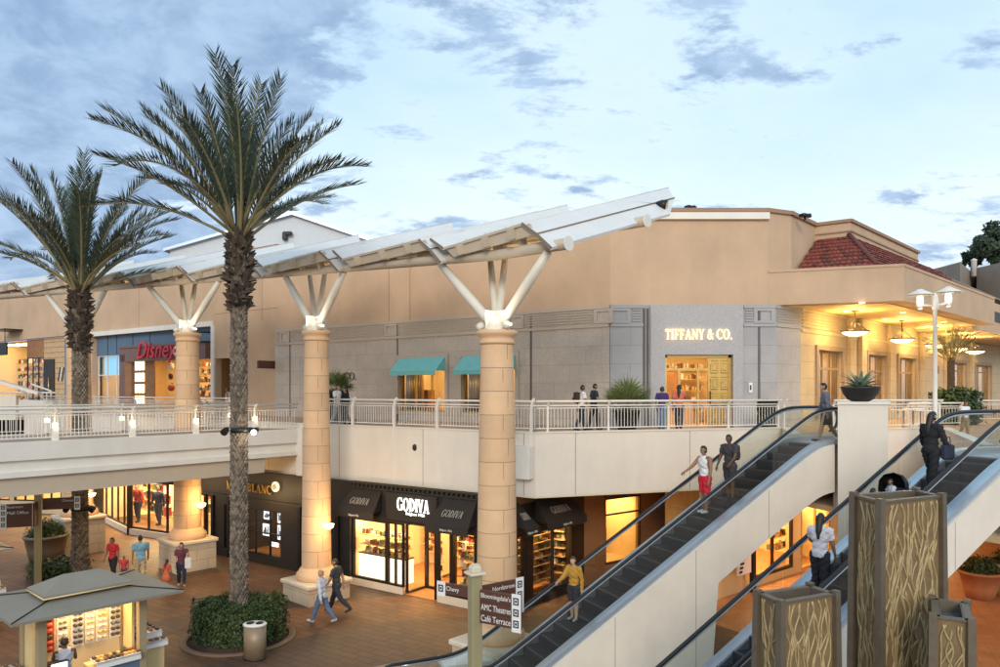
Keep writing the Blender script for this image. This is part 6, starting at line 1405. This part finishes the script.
# ================================================================== kiosk
KA = G(11, 624.7, 2.42).xy; KU = Vector((.672, .741)); KV = Vector((-.741, .672)); KL, KW = 3.55, 2.9
FKI = Frame(KA, KA + KU * KL)                                        # out = towards the viewer
K = thing('kiosk', 'lit sunglasses kiosk with tiered grey metal roof', 'kiosk', FKI(KL / 2, -KW / 2, 0))
mb = MB(); kq = lambda s, o, z: FKI(s, -o, z)
e0 = [(0, 0), (KL, 0), (KL, KW), (0, KW)]; i0 = [(.95, .85), (KL - 1.0, .85), (KL - 1.0, KW - 1.1), (.95, KW - 1.1)]
mb.add([kq(*p, 2.42) for p in e0] + [kq(*p, 2.56) for p in i0] + [kq(*p, 2.36) for p in e0] , [(0, 1, 5, 4), (1, 2, 6, 5), (2, 3, 7, 6), (3, 0, 4, 7), (8, 9, 1, 0), (9, 10, 2, 1), (10, 11, 3, 2), (11, 8, 0, 3)])
mb.add([kq(*p, 2.36) for p in e0] + [kq(*p, 2.44) for p in i0], [(4, 5, 1, 0), (5, 6, 2, 1), (6, 7, 3, 2), (7, 4, 0, 3), (7, 6, 5, 4)], 1); mb.build('lower_roof', [m_kioskroof, m_kioskwood], K)
mb = MB(); j0 = [(.80, .72), (KL - .88, .72), (KL - .88, KW - 1.0), (.80, KW - 1.0)]; za = 2.62
mb.add([kq(*p, za) for p in j0] + [kq(*p, za + .06) for p in j0] + [kq(1.35, KW / 2 - .14, 2.98), kq(KL - 1.4, KW / 2 - .14, 2.98)], [(3, 2, 1, 0), (0, 1, 5, 4), (1, 2, 6, 5), (2, 3, 7, 6), (3, 0, 4, 7), (4, 5, 9, 8), (5, 6, 9), (6, 7, 8, 9), (7, 4, 8)]); FKI.box(mb, .95, KL - 1.0, -KW + 1.1, -.85, 2.47, 2.62); mb.build('upper_roof', m_kioskroof, K)
mb = MB()
for a, b in zip(j0, j0[1:] + j0[:1]): mb.tube([kq(*a, za + .0), kq(*b, za + .0)], .018, 6)
mb.build('roof_edge', m_kioskwood, K, uv=False)
mb = MB(); [mb.tube([kq(*a, 2.43), kq(*b, 2.575)], .014, 6) for a, b in zip(e0, i0)]; mb.build('roof_seam', m_bronze, K, uv=False)
bx = (.72, KL - .72, .62, KW - 1.15)
for s in bx[:2]:
    for o in bx[2:]: mb = MB(); FKI.box(mb, s - .09, s + .09, -o - .09, -o + .09, 0, 2.42, 0, .01); mb.build('post', m_kioskpost, K)
for s in bx[:2]: mb = MB(); FKI.box(mb, s - .03, s + .03, -bx[3] + .1, -bx[2] - .5, .9, 2.38); mb.build('side_panel', m_kioskwood, K)
mb = MB(); FKI.box(mb, bx[0], bx[1], -bx[3] - .02, -bx[3] + .05, .2, 2.44); mb.build('back_panel', m_creamwall, K)
mb = MB(); FKI.box(mb, bx[0] + 1.0, bx[1] - .1, -bx[2] - .38, -bx[2] + .1, 0, .86); mb.build('counter', m_bluepanel, K)
mb = MB(); FKI.box(mb, bx[0] + .98, bx[1] - .05, -bx[2] - .42, -bx[2] + .14, .86, .92); mb.build('counter_top', m_kioskwood, K)
random.seed(21)
racks = [(bx[0] + .14, .42, 3, 1), (bx[0] + .62, .22, 5, 1), (bx[0] + .92, .26, 4, 0), (bx[0] + 1.22, .2, 5, 0), (bx[0] + 1.46, .26, 5, 0), (bx[0] + 1.76, .26, 4, 1)]
for s, w, ci, red in racks:
    mb = MB(); o1 = -bx[3] + .06; FKI.box(mb, s, s + w, o1, o1 + .05, 1.15, 2.3, 0)
    for r in range(8):
        z = 1.2 + r * .135
        for sgn in (0, 1):
            c = FKI(s + w * (.28 + .44 * sgn), o1 + .08, z + .05); mb.ball(c, w * .235, 1 + ((r + int(s * 7)) % 3), 8, (1, .5, .75))
        FKI.box(mb, s + .02, s + w - .02, o1 + .07, o1 + .09, z + .06, z + .075, 1 + (r % 3))
    pal = {3: [GOODS[3], GOODS[3], GOODS[4]], 5: [GOODS[4], GOODS[6], GOODS[5]], 4: [GOODS[4], GOODS[7], GOODS[4]]}[ci] if red or ci == 4 else [GOODS[0], GOODS[2], GOODS[5]]
    mb.build('sunglasses_rack', [m_signwhite if not red else GOODS[3] if ci == 3 else m_signwhite] + pal, K, uv=False)
def tray(s0, s1, o0, o1, z, rows, cols):
    mb = MB(); FKI.box(mb, s0, s1, o0, o1, z, z + .05, 0); FKI.box(mb, s0, s1, o1 - .03, o1, z - .10, z + .05, 0)
    for r in range(rows):
        for c_ in range(cols): a = s0 + (s1 - s0) * (c_ + .5) / cols; b = o0 + (o1 - o0) * (r + .5) / rows; FKI.box(mb, a - .032, a + .032, b - .06, b + .05, z + .05, z + .10, random.choice((1, 2, 1, 3)))
    mb.build('display_tray', [m_signwhite, GOODS[1], GOODS[4], GOODS[2]], K, uv=False)
tray(bx[0] + 1.05, bx[1] - .1, -bx[2] - .2, -bx[2] + .22, 1.0, 2, 11)
tray(bx[0] - .75, bx[0] - .13, -1.9, -.9, .95, 5, 4); tray(bx[1] + .13, bx[1] + .75, -1.9, -.9, 1.0, 5, 4); tray(bx[1] + .13, bx[1] + .6, -1.9, -.9, 1.25, 5, 3)
for s0, s1 in ((bx[0] - .7, bx[0] - .18), (bx[1] + .18, bx[1] + .7)): mb = MB(); FKI.box(mb, s0, s1, -1.8, -1.0, 0, .84); mb.build('side_cabinet', m_kioskwood, K)
mb = MB(); FKI.box(mb, bx[0] + .1, bx[0] + .6, -bx[2] - .35, -bx[2] + .1, 0, .919); mb.build('till_desk', m_kioskwood, K)
mb = MB(); FKI.box(mb, bx[0] + .18, bx[0] + .55, -bx[2] - .25, -bx[2] - .05, .92, 1.2); FKI.box(mb, bx[0] + .14, bx[0] + .6, -bx[2] - .3, -bx[2] + .05, .92, .95); mb.build('till', m_blackmetal, K)
mb = MB(); FKI.box(mb, bx[0] + .2, bx[0] + .53, -bx[2] - .04, -bx[2] - .03, .96, 1.18); mb.build('screen', e_poster, K)
mb = MB(); FKI.box(mb, bx[0] + .2, bx[1] - .2, -bx[3] + .35, -bx[3] + .5, 2.38, 2.42); mb.build('lamp_strip', e_warm, K); light('roof_lamp', 'AREA', FKI(KL / 2, -KW / 2, 2.34), 60, (1, .68, .32), K, 1.8, .9, (0, 0, FKI.rz))
k2 = FKI(KL, 0, 0); dup(K, Vector(K.location) + Vector((-14.72 - k2.x, 22.4 - k2.y, 0)), 0, 'second kiosk under the footbridge, only its grey roof corner showing at the left edge'); K['group'] = 'plaza kiosks'; bpy.data.objects['kiosk.001']['group'] = 'plaza kiosks'
# ================================================================== people
SKIN = [plain('skin_%d' % i, c, .55, var=.06) for i, c in enumerate(((.50, .30, .20), (.30, .155, .09), (.60, .38, .27), (.13, .065, .04)))]
HAIRC = [plain('hair_%d' % i, c, .5, var=.2) for i, c in enumerate(((.014, .011, .010), (.05, .028, .016), (.36, .26, .14)))]
CL = {}
def cloth(c):
    k = tuple(c)
    if k not in CL: CL[k] = plain('cloth_%d' % len(CL), c, .85, var=.12, scale=6, bump=.15, bscale=40)
    return CL[k]
m_eye = plain('eye_dark', (.02, .015, .012), .3); m_lip = plain('lip', (.33, .12, .10), .5)
def capsule(mb, a, b, ra, rb, n=10, k=3):
    a, b = Vector(a), Vector(b); d = (b - a)
    if d.length < 1e-5: mb.ball(a, ra, 0, n); return
    u = d.normalized(); pts, rs = [], []
    for i in range(k + 1): t = math.pi / 2 * (1 - i / k); pts.append(a - u * ra * math.sin(t)); rs.append(max(1e-3, ra * math.cos(t)))
    for i in range(k + 1): t = math.pi / 2 * i / k; pts.append(b + u * rb * math.sin(t)); rs.append(max(1e-3, rb * math.cos(t)))
    mb.tube(pts, rs, n)
def person(lab, loc, H, face, skin=0, hair=0, top=None, bottom=None, shoes=(.03, .03, .03), pose=None, female=False, longhair=False, group=None, seated=False):
    """top: (colour, 'tee'|'tank'|'long'); bottom: (colour, 'pants'|'shorts'|'skirt'|'dress'); pose: leg/arm angles in degrees"""
    p = dict(lt=8, rt=-10, lk=4, rk=14, la=-10, ra=12, le=12, re=15, lab_=9, rab=9, lean=2, turn=0, head=0); p.update(pose or {})
    sw = .104 if female else .120; hw = .052
    pel = Vector((0, 0, .52)); ln = rad(p['lean']); tilt = lambda v: Vector((v.x, v.y * math.cos(ln) - (v.z - .52) * math.sin(ln), .52 + (v.z - .52) * math.cos(ln) + v.y * math.sin(ln)))
    bones = []; mb = MB()
    def bone(nm, a, b, ra, rb): capsule(mb, a * H, b * H, ra * H, rb * H); bones.append((nm, a * H, b * H, ra * H, rb * H))
    def ell(nm, c, sx, sy, sz): mb.ball(c * H, H, 0, 16, (sx, sy, sz)); bones.append((nm, c * H + Vector((0, 0, -.3 * sz * H)), c * H + Vector((0, 0, .3 * sz * H)), sx * H * .8, sx * H * .8))
    ell('hips', Vector((0, .006, .525)), .098 if female else .092, .072, .070)
    ell('torso', tilt(Vector((0, .002, .615))), .080 if female else .088, .060, .085)
    ell('torso', tilt(Vector((0, .0, .735))), .100 if female else .112, .068, .105)
    bone('torso', tilt(Vector((-sw * .8, .008, .800))), tilt(Vector((sw * .8, .008, .800))), .040, .040)
    bone('neck', tilt(Vector((0, .008, .815))), tilt(Vector((0, -.004, .875))), .032, .028)
    hc = tilt(Vector((0, -.012, .930))); hr = Matrix.Rotation(rad(p['head']), 3, 'Z')
    ell('head', hc, .044, .054, .066); ell('head', hc + hr @ Vector((0, -.014, -.028)), .034, .036, .036)
    nose = hc + hr @ Vector((0, -.056, -.010)); bone('face', hc + hr @ Vector((0, -.048, .006)), nose, .006, .0085)
    for sg in (-1, 1): bone('face', hc + hr @ Vector((sg * .043, .004, -.012)), hc + hr @ Vector((sg * .045, .008, .010)), .007, .009)
    feet = []; hands = []
    for sg, th, kn in ((1, p['lt'], p['lk']), (-1, p['rt'], p['rk'])):
        a = rad(th); b = rad(th - kn); hip = Vector((sg * hw, 0, .505)); knee = hip + Vector((sg * .004, -math.sin(a), -math.cos(a))) * .235; ank = knee + Vector((0, -math.sin(b), -math.cos(b))) * .232
        bone('thigh', hip, knee, .062 if female else .058, .038); bone('shin', knee, knee.lerp(ank, .3), .037, .041); bone('shin', knee.lerp(ank, .3), ank, .040, .024)
        fb = b * .6; heel = ank + Vector((0, .016, -.020)); toe = ank + Vector((sg * .012, -.095 * math.cos(fb), -.026 + .095 * math.sin(fb))); bone('foot', heel, toe, .022, .017); feet.append(min(heel.z - .022, toe.z - .017))
    for sg, aa, el, ab in ((1, p['la'], p['le'], p['lab_']), (-1, p['ra'], p['re'], p['rab'])):
        a = rad(aa); e = rad(aa + el); c = rad(ab); sh = tilt(Vector((sg * sw, .006, .805))); elb = sh + Vector((sg * math.sin(c), -math.sin(a) * math.cos(c), -math.cos(a) * math.cos(c))) * .172
        c2 = c * .3; wr = elb + Vector((sg * math.sin(c2), -math.sin(e) * math.cos(c2), -math.cos(e) * math.cos(c2))) * .148; dv = (wr - elb).normalized()
        bone('uparm', sh, elb, .036, .027); bone('forearm', elb, wr, .027, .018); pm = wr + dv * .045; bone('hand', wr + dv * .008, pm, .018, .020); hands.append((wr, pm, dv, sg))
    tmp = bpy.data.meshes.new('tmp'); tmp.from_pydata([tuple(v) for v in mb.v], [], mb.f); to = bpy.data.objects.new('tmp', tmp); COL.objects.link(to)
    rm = to.modifiers.new('r', 'REMESH'); rm.mode = 'VOXEL'; rm.voxel_size = .0115 * H; sm_ = to.modifiers.new('s', 'SMOOTH'); sm_.factor = .5; sm_.iterations = 5
    bpy.context.view_layer.update(); me0 = bpy.data.meshes.new_from_object(to.evaluated_get(bpy.context.evaluated_depsgraph_get())); bpy.data.objects.remove(to); bpy.data.meshes.remove(tmp)
    nv = len(me0.vertices); co = np.empty(nv * 3); me0.vertices.foreach_get('co', co); co = co.reshape(-1, 3); no = np.empty(nv * 3); me0.vertices.foreach_get('normal', no); no = no.reshape(-1, 3)
    faces = [list(f.vertices) for f in me0.polygons]; bpy.data.meshes.remove(me0)
    cen = np.array([co[f].mean(0) for f in faces]); best = np.full(len(cen), 1e9); lb = np.zeros(len(cen), int); tt = np.zeros(len(cen))
    for i, (nm, a, b, ra, rb) in enumerate(bones):
        a_ = np.array(a); d = np.array(b) - a_; L2 = max(1e-9, d @ d); t = np.clip(((cen - a_) @ d) / L2, 0, 1); ds = np.linalg.norm(cen - (a_ + t[:, None] * d), axis=1) / (ra + (rb - ra) * t)
        m = ds < best; best[m] = ds[m]; lb[m] = i; tt[m] = t[m]
    nmz = np.array([b[0] for b in bones])[lb]
    zmin = min(feet) * H; R = Matrix.Rotation(face, 4, 'Z'); T = thing('person', lab, 'person', loc, group); rot = lambda v: Vector(loc) + (R @ Vector((v[0], v[1], v[2] - zmin)))
    bm_ = MB(); bm_.add([rot(v) for v in co], faces, 0, True)
    for wr, pm, dv, sg in hands:                                      # five separate fingers, slightly curled
        side = dv.cross(Vector((1, 0, 0))).normalized(); inw = Vector((-sg, 0, 0))
        for k in range(4):
            b0 = (pm + dv * .006 + side * (.0055 * (k - 1.5) * 1.6)) * H; l = (.040, .046, .043, .034)[k]; b1 = b0 + (dv * .55 * l + inw * .004) * H; b2 = b1 + (dv * .40 * l + inw * .014) * H
            bm_.tube([rot(b0), rot(b1), rot(b2)], [.0062 * H, .0056 * H, .0042 * H], 5)
        b0 = (wr.lerp(pm, .45) - side * .014) * H; b1 = b0 + (dv * .018 - side * .016 + inw * .004) * H; b2 = b1 + (dv * .020 - side * .004 + inw * .006) * H; bm_.tube([rot(b0), rot(b1), rot(b2)], [.007 * H, .0063 * H, .005 * H], 5)
    for sg in (-1, 1): bm_.ball(rot((hc + hr @ Vector((sg * .017, -.0485, .002))) * H), .0058 * H, 1, 6)
    bm_.tube([rot((hc + hr @ Vector((-.014, -.047, -.032))) * H), rot((hc + hr @ Vector((0, -.0505, -.033))) * H), rot((hc + hr @ Vector((.014, -.047, -.032))) * H)], .0042 * H, 5, 2)
    bm_.build('body', [SKIN[skin], m_eye, m_lip], T, uv=False)
    def wear(name, mask, off, mat, extra=None):
        mb2 = MB(); idx = np.nonzero(mask)[0]
        if len(idx):
            used = sorted({v for i in idx for v in faces[i]}); mp = {v: k for k, v in enumerate(used)}
            fo = lambda q: .0035 * math.sin(q[2] / H * 75 + q[0] / H * 55 + 3 * math.sin(q[1] / H * 30)) + .0025 * math.sin(q[2] / H * 150 - q[0] / H * 90)
            mb2.add([rot(co[v] + no[v] * (off + (fo(co[v]) if off > .007 else 0)) * H) for v in used], [[mp[v] for v in faces[i]] for i in idx], 0, True)
        if extra: extra(mb2)
        if mb2.v: return mb2.build(name, mat, T, uv=False)
    isn = lambda *a: np.isin(nmz, a)
    hz = cen[:, 2]
    if top:
        c, kind = top; m = isn('torso') | (isn('hips') & (hz > .50 * H))
        if kind == 'tee': m |= isn('uparm') & (tt < .62)
        if kind == 'long': m |= isn('uparm', 'forearm')
        if kind == 'tank': m &= (hz < .80 * H) | (np.abs(cen[:, 0]) < .075 * H)
        wear({'tee': 'shirt', 'tank': 'vest', 'long': 'jacket'}[kind], m, .011, cloth(c))
    if bottom:
        c, kind = bottom; m = isn('hips') & (hz < .545 * H)
        if kind == 'pants': wear('trousers', m | isn('thigh', 'shin'), .008, cloth(c))
        elif kind == 'shorts': wear('shorts', m | (isn('thigh') & (tt < .92)), .014, cloth(c))
        else:
            zt, zb, r0, r1 = (.60, .30, .082, .125) if kind == 'skirt' else (.64, .30, .078, .15)
            def ex(mb2):
                o = len(mb2.v); n = 20; pr = [(r0, zt), (r0 * 1.16, zt - .07), ((r0 * 1.25 + r1) / 2, (zt + zb) / 2), (r1, zb), (r1 - .006, zb)]
                vs = [rot(Vector((r * H * math.cos(6.2832 * k / n) * (1 + .05 * math.sin(k * 3.1) * (i > 1)), r * .78 * H * math.sin(6.2832 * k / n), z * H))) for i, (r, z) in enumerate(pr) for k in range(n)]
                mb2.add(vs, [(i * n + k, i * n + (k + 1) % n, (i + 1) * n + (k + 1) % n, (i + 1) * n + k) for i in range(len(pr) - 1) for k in range(n)], 0, True)
            wear('skirt' if kind == 'skirt' else 'dress', isn('hips') & (hz < .0), .0, cloth(c), ex)
    wear('shoes', isn('foot'), .006, cloth(shoes))
    hl = (cen - np.array(hc * H)) / H; hl = hl @ np.array(hr)
    hm = isn('head') & ((hl[:, 2] > .030) | ((hl[:, 1] > -.010) & (hl[:, 2] > -.030)) | ((hl[:, 1] > .012) & (hl[:, 2] > -.052)))
    def lh(mb2):
        if longhair:
            a = hc + hr @ Vector((0, .030, .015)); b = tilt(Vector((0, .062, .80))); c = tilt(Vector((0, .072, .715)))
            capsule(mb2, rot(a * H), rot(b * H), .040 * H, .036 * H, 12); capsule(mb2, rot(b * H), rot(c * H), .036 * H, .016 * H, 12)
        else: pass
    wear('hair', hm, .006 if not female else .009, HAIRC[hair], lh)
    return T
def backpack(loc, face, H, col, lab, sc=1.0):
    R = Matrix.Rotation(face, 3, 'Z'); mb = MB(); c = Vector(loc) + R @ Vector((0, .115 * H, .72 * H)); mb.box(c, (.16 * H * sc, .10 * H, .24 * H * sc), face, 0, .035); mb.box(c + R @ Vector((0, .06 * H, -.04 * H)), (.12 * H * sc, .04 * H, .10 * H), face, 0, .02)
    for sg in (-1, 1): mb.tube([c + R @ Vector((sg * .055 * H, -.05 * H, .10 * H)), c + R @ Vector((sg * .065 * H, -.12 * H, .12 * H)), c + R @ Vector((sg * .07 * H, -.195 * H, .02 * H)), c + R @ Vector((sg * .07 * H, -.10 * H, -.10 * H))], .010 * H, 6)
    tag(mb.build('backpack', cloth(col)), lab, 'bag')
def handbag(c, col, lab, size=(.30, .12, .26), face=0., name='bag'):
    c = Vector(c); mb = MB(); mb.box(c, size, face, 0, .03); R = Matrix.Rotation(face, 3, 'Z'); h = size[2] / 2
    mb.tube([c + R @ Vector((-size[0] * .3, 0, h - .02)), c + R @ Vector((-size[0] * .2, 0, h + .16)), c + R @ Vector((size[0] * .2, 0, h + .16)), c + R @ Vector((size[0] * .3, 0, h - .02))], .010, 6); tag(mb.build(name, cloth(col)), lab, 'bag')
LF, RT, AW = rad(-90), rad(90), rad(180)        # facing left, right, away in the picture
def up(px, d): q = XY(px, d); return Vector((q.x, q.y, ZF))
# --- upper floor
person('man in white shirt beside a dark haired woman behind the curved bracket railing', up(337, 31.0), 1.72, rad(70), 0, 0, ((.8, .8, .8), 'tee'), ((.30, .30, .32), 'pants'))
person('woman in black with long dark hair beside the column at the railing', up(346, 31.2), 1.62, rad(-60), 0, 0, ((.02, .02, .022), 'long'), ((.03, .03, .035), 'pants'), female=True, longhair=True)
person('dark haired woman in a pale top near the passage opening', up(228, 41), 1.62, LF, 1, 0, ((.7, .7, .72), 'tank'), ((.04, .04, .06), 'pants'), pose=dict(ra=35, re=40), female=True)
q = up(581.5, 27.3); person('man in white shirt with dark bag walking left of the fan palm', q, 1.70, RT + .3, 1, 0, ((.82, .82, .84), 'tee'), ((.03, .035, .06), 'pants'), pose=dict(lt=14, rt=-14)); backpack(q, RT + .3, 1.70, (.05, .03, .025), 'dark bag on the back of the white shirted man by the railing')
person('man in navy shirt walking next to the white shirted man', up(594, 27.9), 1.74, RT + .2, 0, 0, ((.025, .035, .06), 'tee'), ((.03, .03, .035), 'pants'), pose=dict(lt=-12, rt=16))
person('person in dark purple top standing left of the shop entrance', up(662, 27.5), 1.62, rad(150), 1, 1, ((.06, .04, .16), 'tee'), ((.12, .20, .34), 'pants'), pose=dict(lt=2, rt=-2), female=True)
person('woman in coral top and dark trousers before the shop entrance', up(679, 27.6), 1.70, rad(160), 1, 0, ((.62, .17, .10), 'tee'), ((.03, .03, .04), 'pants'), pose=dict(ra=45, re=50), female=True, longhair=True)
person('child in white top and khaki shorts on the floor beyond the right escalator', up(965, 23.2), 1.16, rad(20), 1, 0, ((.76, .74, .76), 'tee'), ((.30, .22, .12), 'shorts'), shoes=(.3, .2, .15))
# --- on the escalators
def esc(s, o, dz=.07): q = EP(s, o, 0); return Vector((q.x, q.y, zp(s) + dz))
def s_at(px, o):
    k = (px - 500) / FOC; q = E0 + EN * o; return (k * q.y - q.x) / (ED.x - k * ED.y)
DN = rad(-66); UPF = rad(114)                   # facing down / up the escalators
s_ = s_at(705, .50); q = esc(s_, .5); person('young man in white vest and red shorts riding down the left escalator', q, 1.78, DN, 1, 0, ((.78, .78, .78), 'tank'), ((.62, .02, .04), 'shorts'), shoes=(.6, .6, .6), pose=dict(lt=4, rt=-2, ra=42, re=18, la=4, lk=2, rk=2))
s_ = s_at(726, .60); q = esc(s_, .75); person('man in charcoal tee with a backpack behind the red shorts rider', q, 1.72, DN + .2, 3, 0, ((.05, .045, .05), 'tee'), ((.05, .045, .05), 'shorts'), pose=dict(lt=2, rt=-4, lk=2, rk=2, la=25, le=30)); backpack(q, DN + .2, 1.72, (.04, .035, .04), 'dark backpack worn by the second man riding down')
q = esc(s_at(826.5, .80), .80, .02); person('woman in dark skirt and grey cardigan stepping on at the top of the left escalator', q, 1.70, LF - .3, 0, 0, ((.14, .15, .20), 'long'), ((.03, .03, .035), 'skirt'), pose=dict(lt=18, rt=-16, lean=5), female=True)
q = esc(s_at(574, .55), .55); person('woman in mustard cardigan and dark shorts low on the left escalator', q, 1.54, rad(-40), 2, 1, ((.48, .25, .035), 'long'), ((.03, .03, .04), 'shorts'), shoes=(.4, .36, .34), pose=dict(lt=3, rt=-3, lk=2, rk=2, ra=35, re=35), female=True, longhair=False)
q = esc(s_at(931, 5.55), 5.55); person('woman in black jacket with long dark hair riding up the right escalator', q, 1.72, UPF, 0, 0, ((.016, .016, .018), 'long'), ((.014, .014, .017), 'pants'), pose=dict(lt=16, rt=-6, lk=22, rk=4, lab_=16, rab=16, la=16), female=True, longhair=True); handbag(q + Vector((.26, -.16, .88)), (.03, .035, .07), 'dark navy shoulder bag at the hip of the woman in black', (.30, .14, .32), .4, 'handbag')
q = esc(s_at(820, 5.6), 5.6); person('woman in white tee with ponytail riding up the right escalator', q, 1.66, rad(140), 1, 0, ((.66, .62, .66), 'tee'), ((.02, .02, .025), 'pants'), pose=dict(lt=4, rt=-3, lk=2, rk=2, la=30, le=40), female=True, longhair=True); handbag(q + Vector((.30, -.12, .60)), (.02, .02, .022), 'black handbag held by the woman in the white tee', (.34, .14, .26), .3, 'handbag')
q = esc(s_at(893, 5.55), 5.55); ST = thing('stroller', 'child stroller with dark round hood on the right escalator', 'stroller', q); f = Frame(q.xy - Vector((.25, .1)), q.xy + Vector((.25, .1)))
mb = MB(); c = q + Vector((.05, .0, .72)); n = 10
for i in range(n): pass
c = q + Vector((.02, .02, .88))
mb.lathe(c, [(.26, -.30), (.29, -.08), (.27, .10), (.18, .22), (.001, .27)], 16, a0=rad(-70), a1=rad(165)); mb.lathe(c, [(.001, .255), (.17, .205), (.255, .09), (.275, -.08), (.25, -.30)], 16, a0=rad(-70), a1=rad(165)); mb.build('hood', m_blackmetal, ST, uv=False)
mb = MB(); mb.box(q + Vector((0, 0, .42)), (.42, .40, .08), UPF, 0, .02); mb.box(q + Vector((.16, .05, .62)), (.08, .40, .42), UPF - rad(90), 0, .02); mb.build('seat', cloth((.06, .06, .08)), ST)
mb = MB(); [mb.tube([q + Vector((-.3, -.1 + .2 * k, .10)), q + Vector((0, -.1 + .2 * k, .42)), q + Vector((.4, .08 + .2 * k, .95))], .014, 6) for k in (0, 1)]; [mb.tube([q + Vector((.3, -.05 + .2 * k, .10)), q + Vector((0, -.1 + .2 * k, .42))], .014, 6) for k in (0, 1)]; mb.build('frame', m_steel, ST, uv=False)
for dx, dy in ((-.3, -.12), (-.3, .12), (.3, -.05), (.3, .18)): mb = MB(); c = q + Vector((dx, dy, .10)); mb.tube([c - Vector((.01, .025, 0)), c + Vector((.01, .025, 0))], .09, 14); mb.build('wheel', m_rubber, ST, uv=False)
person('small child sitting under the stroller hood', q + Vector((-.02, 0, .26)), .95, UPF + rad(150), 1, 0, ((.5, .52, .58), 'tee'), ((.2, .2, .25), 'pants'), pose=dict(lt=80, rt=80, lk=75, rk=75, la=30, ra=30, le=50, re=50))
q = esc(s_at(872, 5.45), 5.45); person('dark haired child low on the right escalator behind the tall tower', q, 1.12, UPF, 1, 0, ((.08, .07, .08), 'tee'), ((.05, .05, .07), 'pants'), female=True, pose=dict(lt=3, rt=-3))
# --- plaza
q = G(322, 622.5); person('blonde woman in pale sweater and jeans walking left by the column', q, 1.68, LF - .35, 2, 2, ((.62, .64, .68), 'long'), ((.11, .17, .28), 'pants'), shoes=(.6, .6, .6), pose=dict(lt=24, rt=-22, rk=22, la=-18, ra=20), female=True)
q = G(336.5, 613); person('man in dark shirt and trousers walking beside the blonde woman', q, 1.80, LF - .2, 0, 1, ((.05, .055, .055), 'tee'), ((.03, .035, .05), 'pants'), pose=dict(lt=-26, rt=22, lk=24, rk=6, la=20, ra=-20))
person('man in light blue polo shirt and khaki trousers beyond the kiosk roof', G(140.5, 583), 1.78, rad(-150), 1, 0, ((.17, .36, .50), 'tee'), ((.42, .33, .20), 'pants'))
person('woman in red tee and dark trousers beyond the kiosk roof', G(113, 580), 1.62, rad(-12), 1, 0, ((.58, .03, .04), 'tee'), ((.02, .02, .03), 'pants'), female=True)
person('toddler in red beside the man in the light blue shirt', G(124, 582), .98, rad(20), 1, 0, ((.55, .05, .06), 'tee'), ((.1, .08, .1), 'pants'))
q = G(166.5, 590); person('little girl in red and yellow dress walking next to the high plinth', q, 1.10, rad(165), 1, 0, ((.56, .10, .05), 'tee'), ((.60, .17, .07), 'dress'), female=True, longhair=True)
q = G(181.5, 586); person('woman in dark patterned top and jeans by the high column plinth', q, 1.60, rad(25), 0, 0, ((.13, .035, .05), 'tee'), ((.02, .03, .06), 'pants'), shoes=(.5, .35, .3), pose=dict(lt=8, rt=-6, la=50, le=70), female=True, longhair=True); handbag(q + Vector((.27, -.05, .85)), (.75, .72, .66), 'white shopping bag on the arm of the woman by the plinth', (.24, .10, .40), .3)
q = FKI(1.25, -.85, 0); person('kiosk attendant with dark hair bun seen from behind in a grey vest', q, 1.66, rad(180) + .55, 3, 0, ((.45, .47, .55), 'tank'), ((.06, .07, .10), 'pants'), female=True, pose=dict(lt=2, rt=-2, la=40, le=40, ra=35, re=45))
# shop mannequins
for px, dd, lab, tp, bt in ((158.5, 37.6, 'mannequin in a long dark blue coat behind the glass', ((.04, .05, .09), 'long'), ((.05, .06, .10), 'pants')), (137.5, 38.4, 'mannequin in a red jacket behind the corner glass', ((.42, .05, .03), 'long'), ((.03, .03, .05), 'pants'))):
    q = XY(px, dd); t_ = person(lab, (q.x, q.y, .32), 2.0, rad(-20), 2, 1, tp, bt, pose=dict(lt=3, rt=-3)); t_.name = 'mannequin'; t_['category'] = 'mannequin'
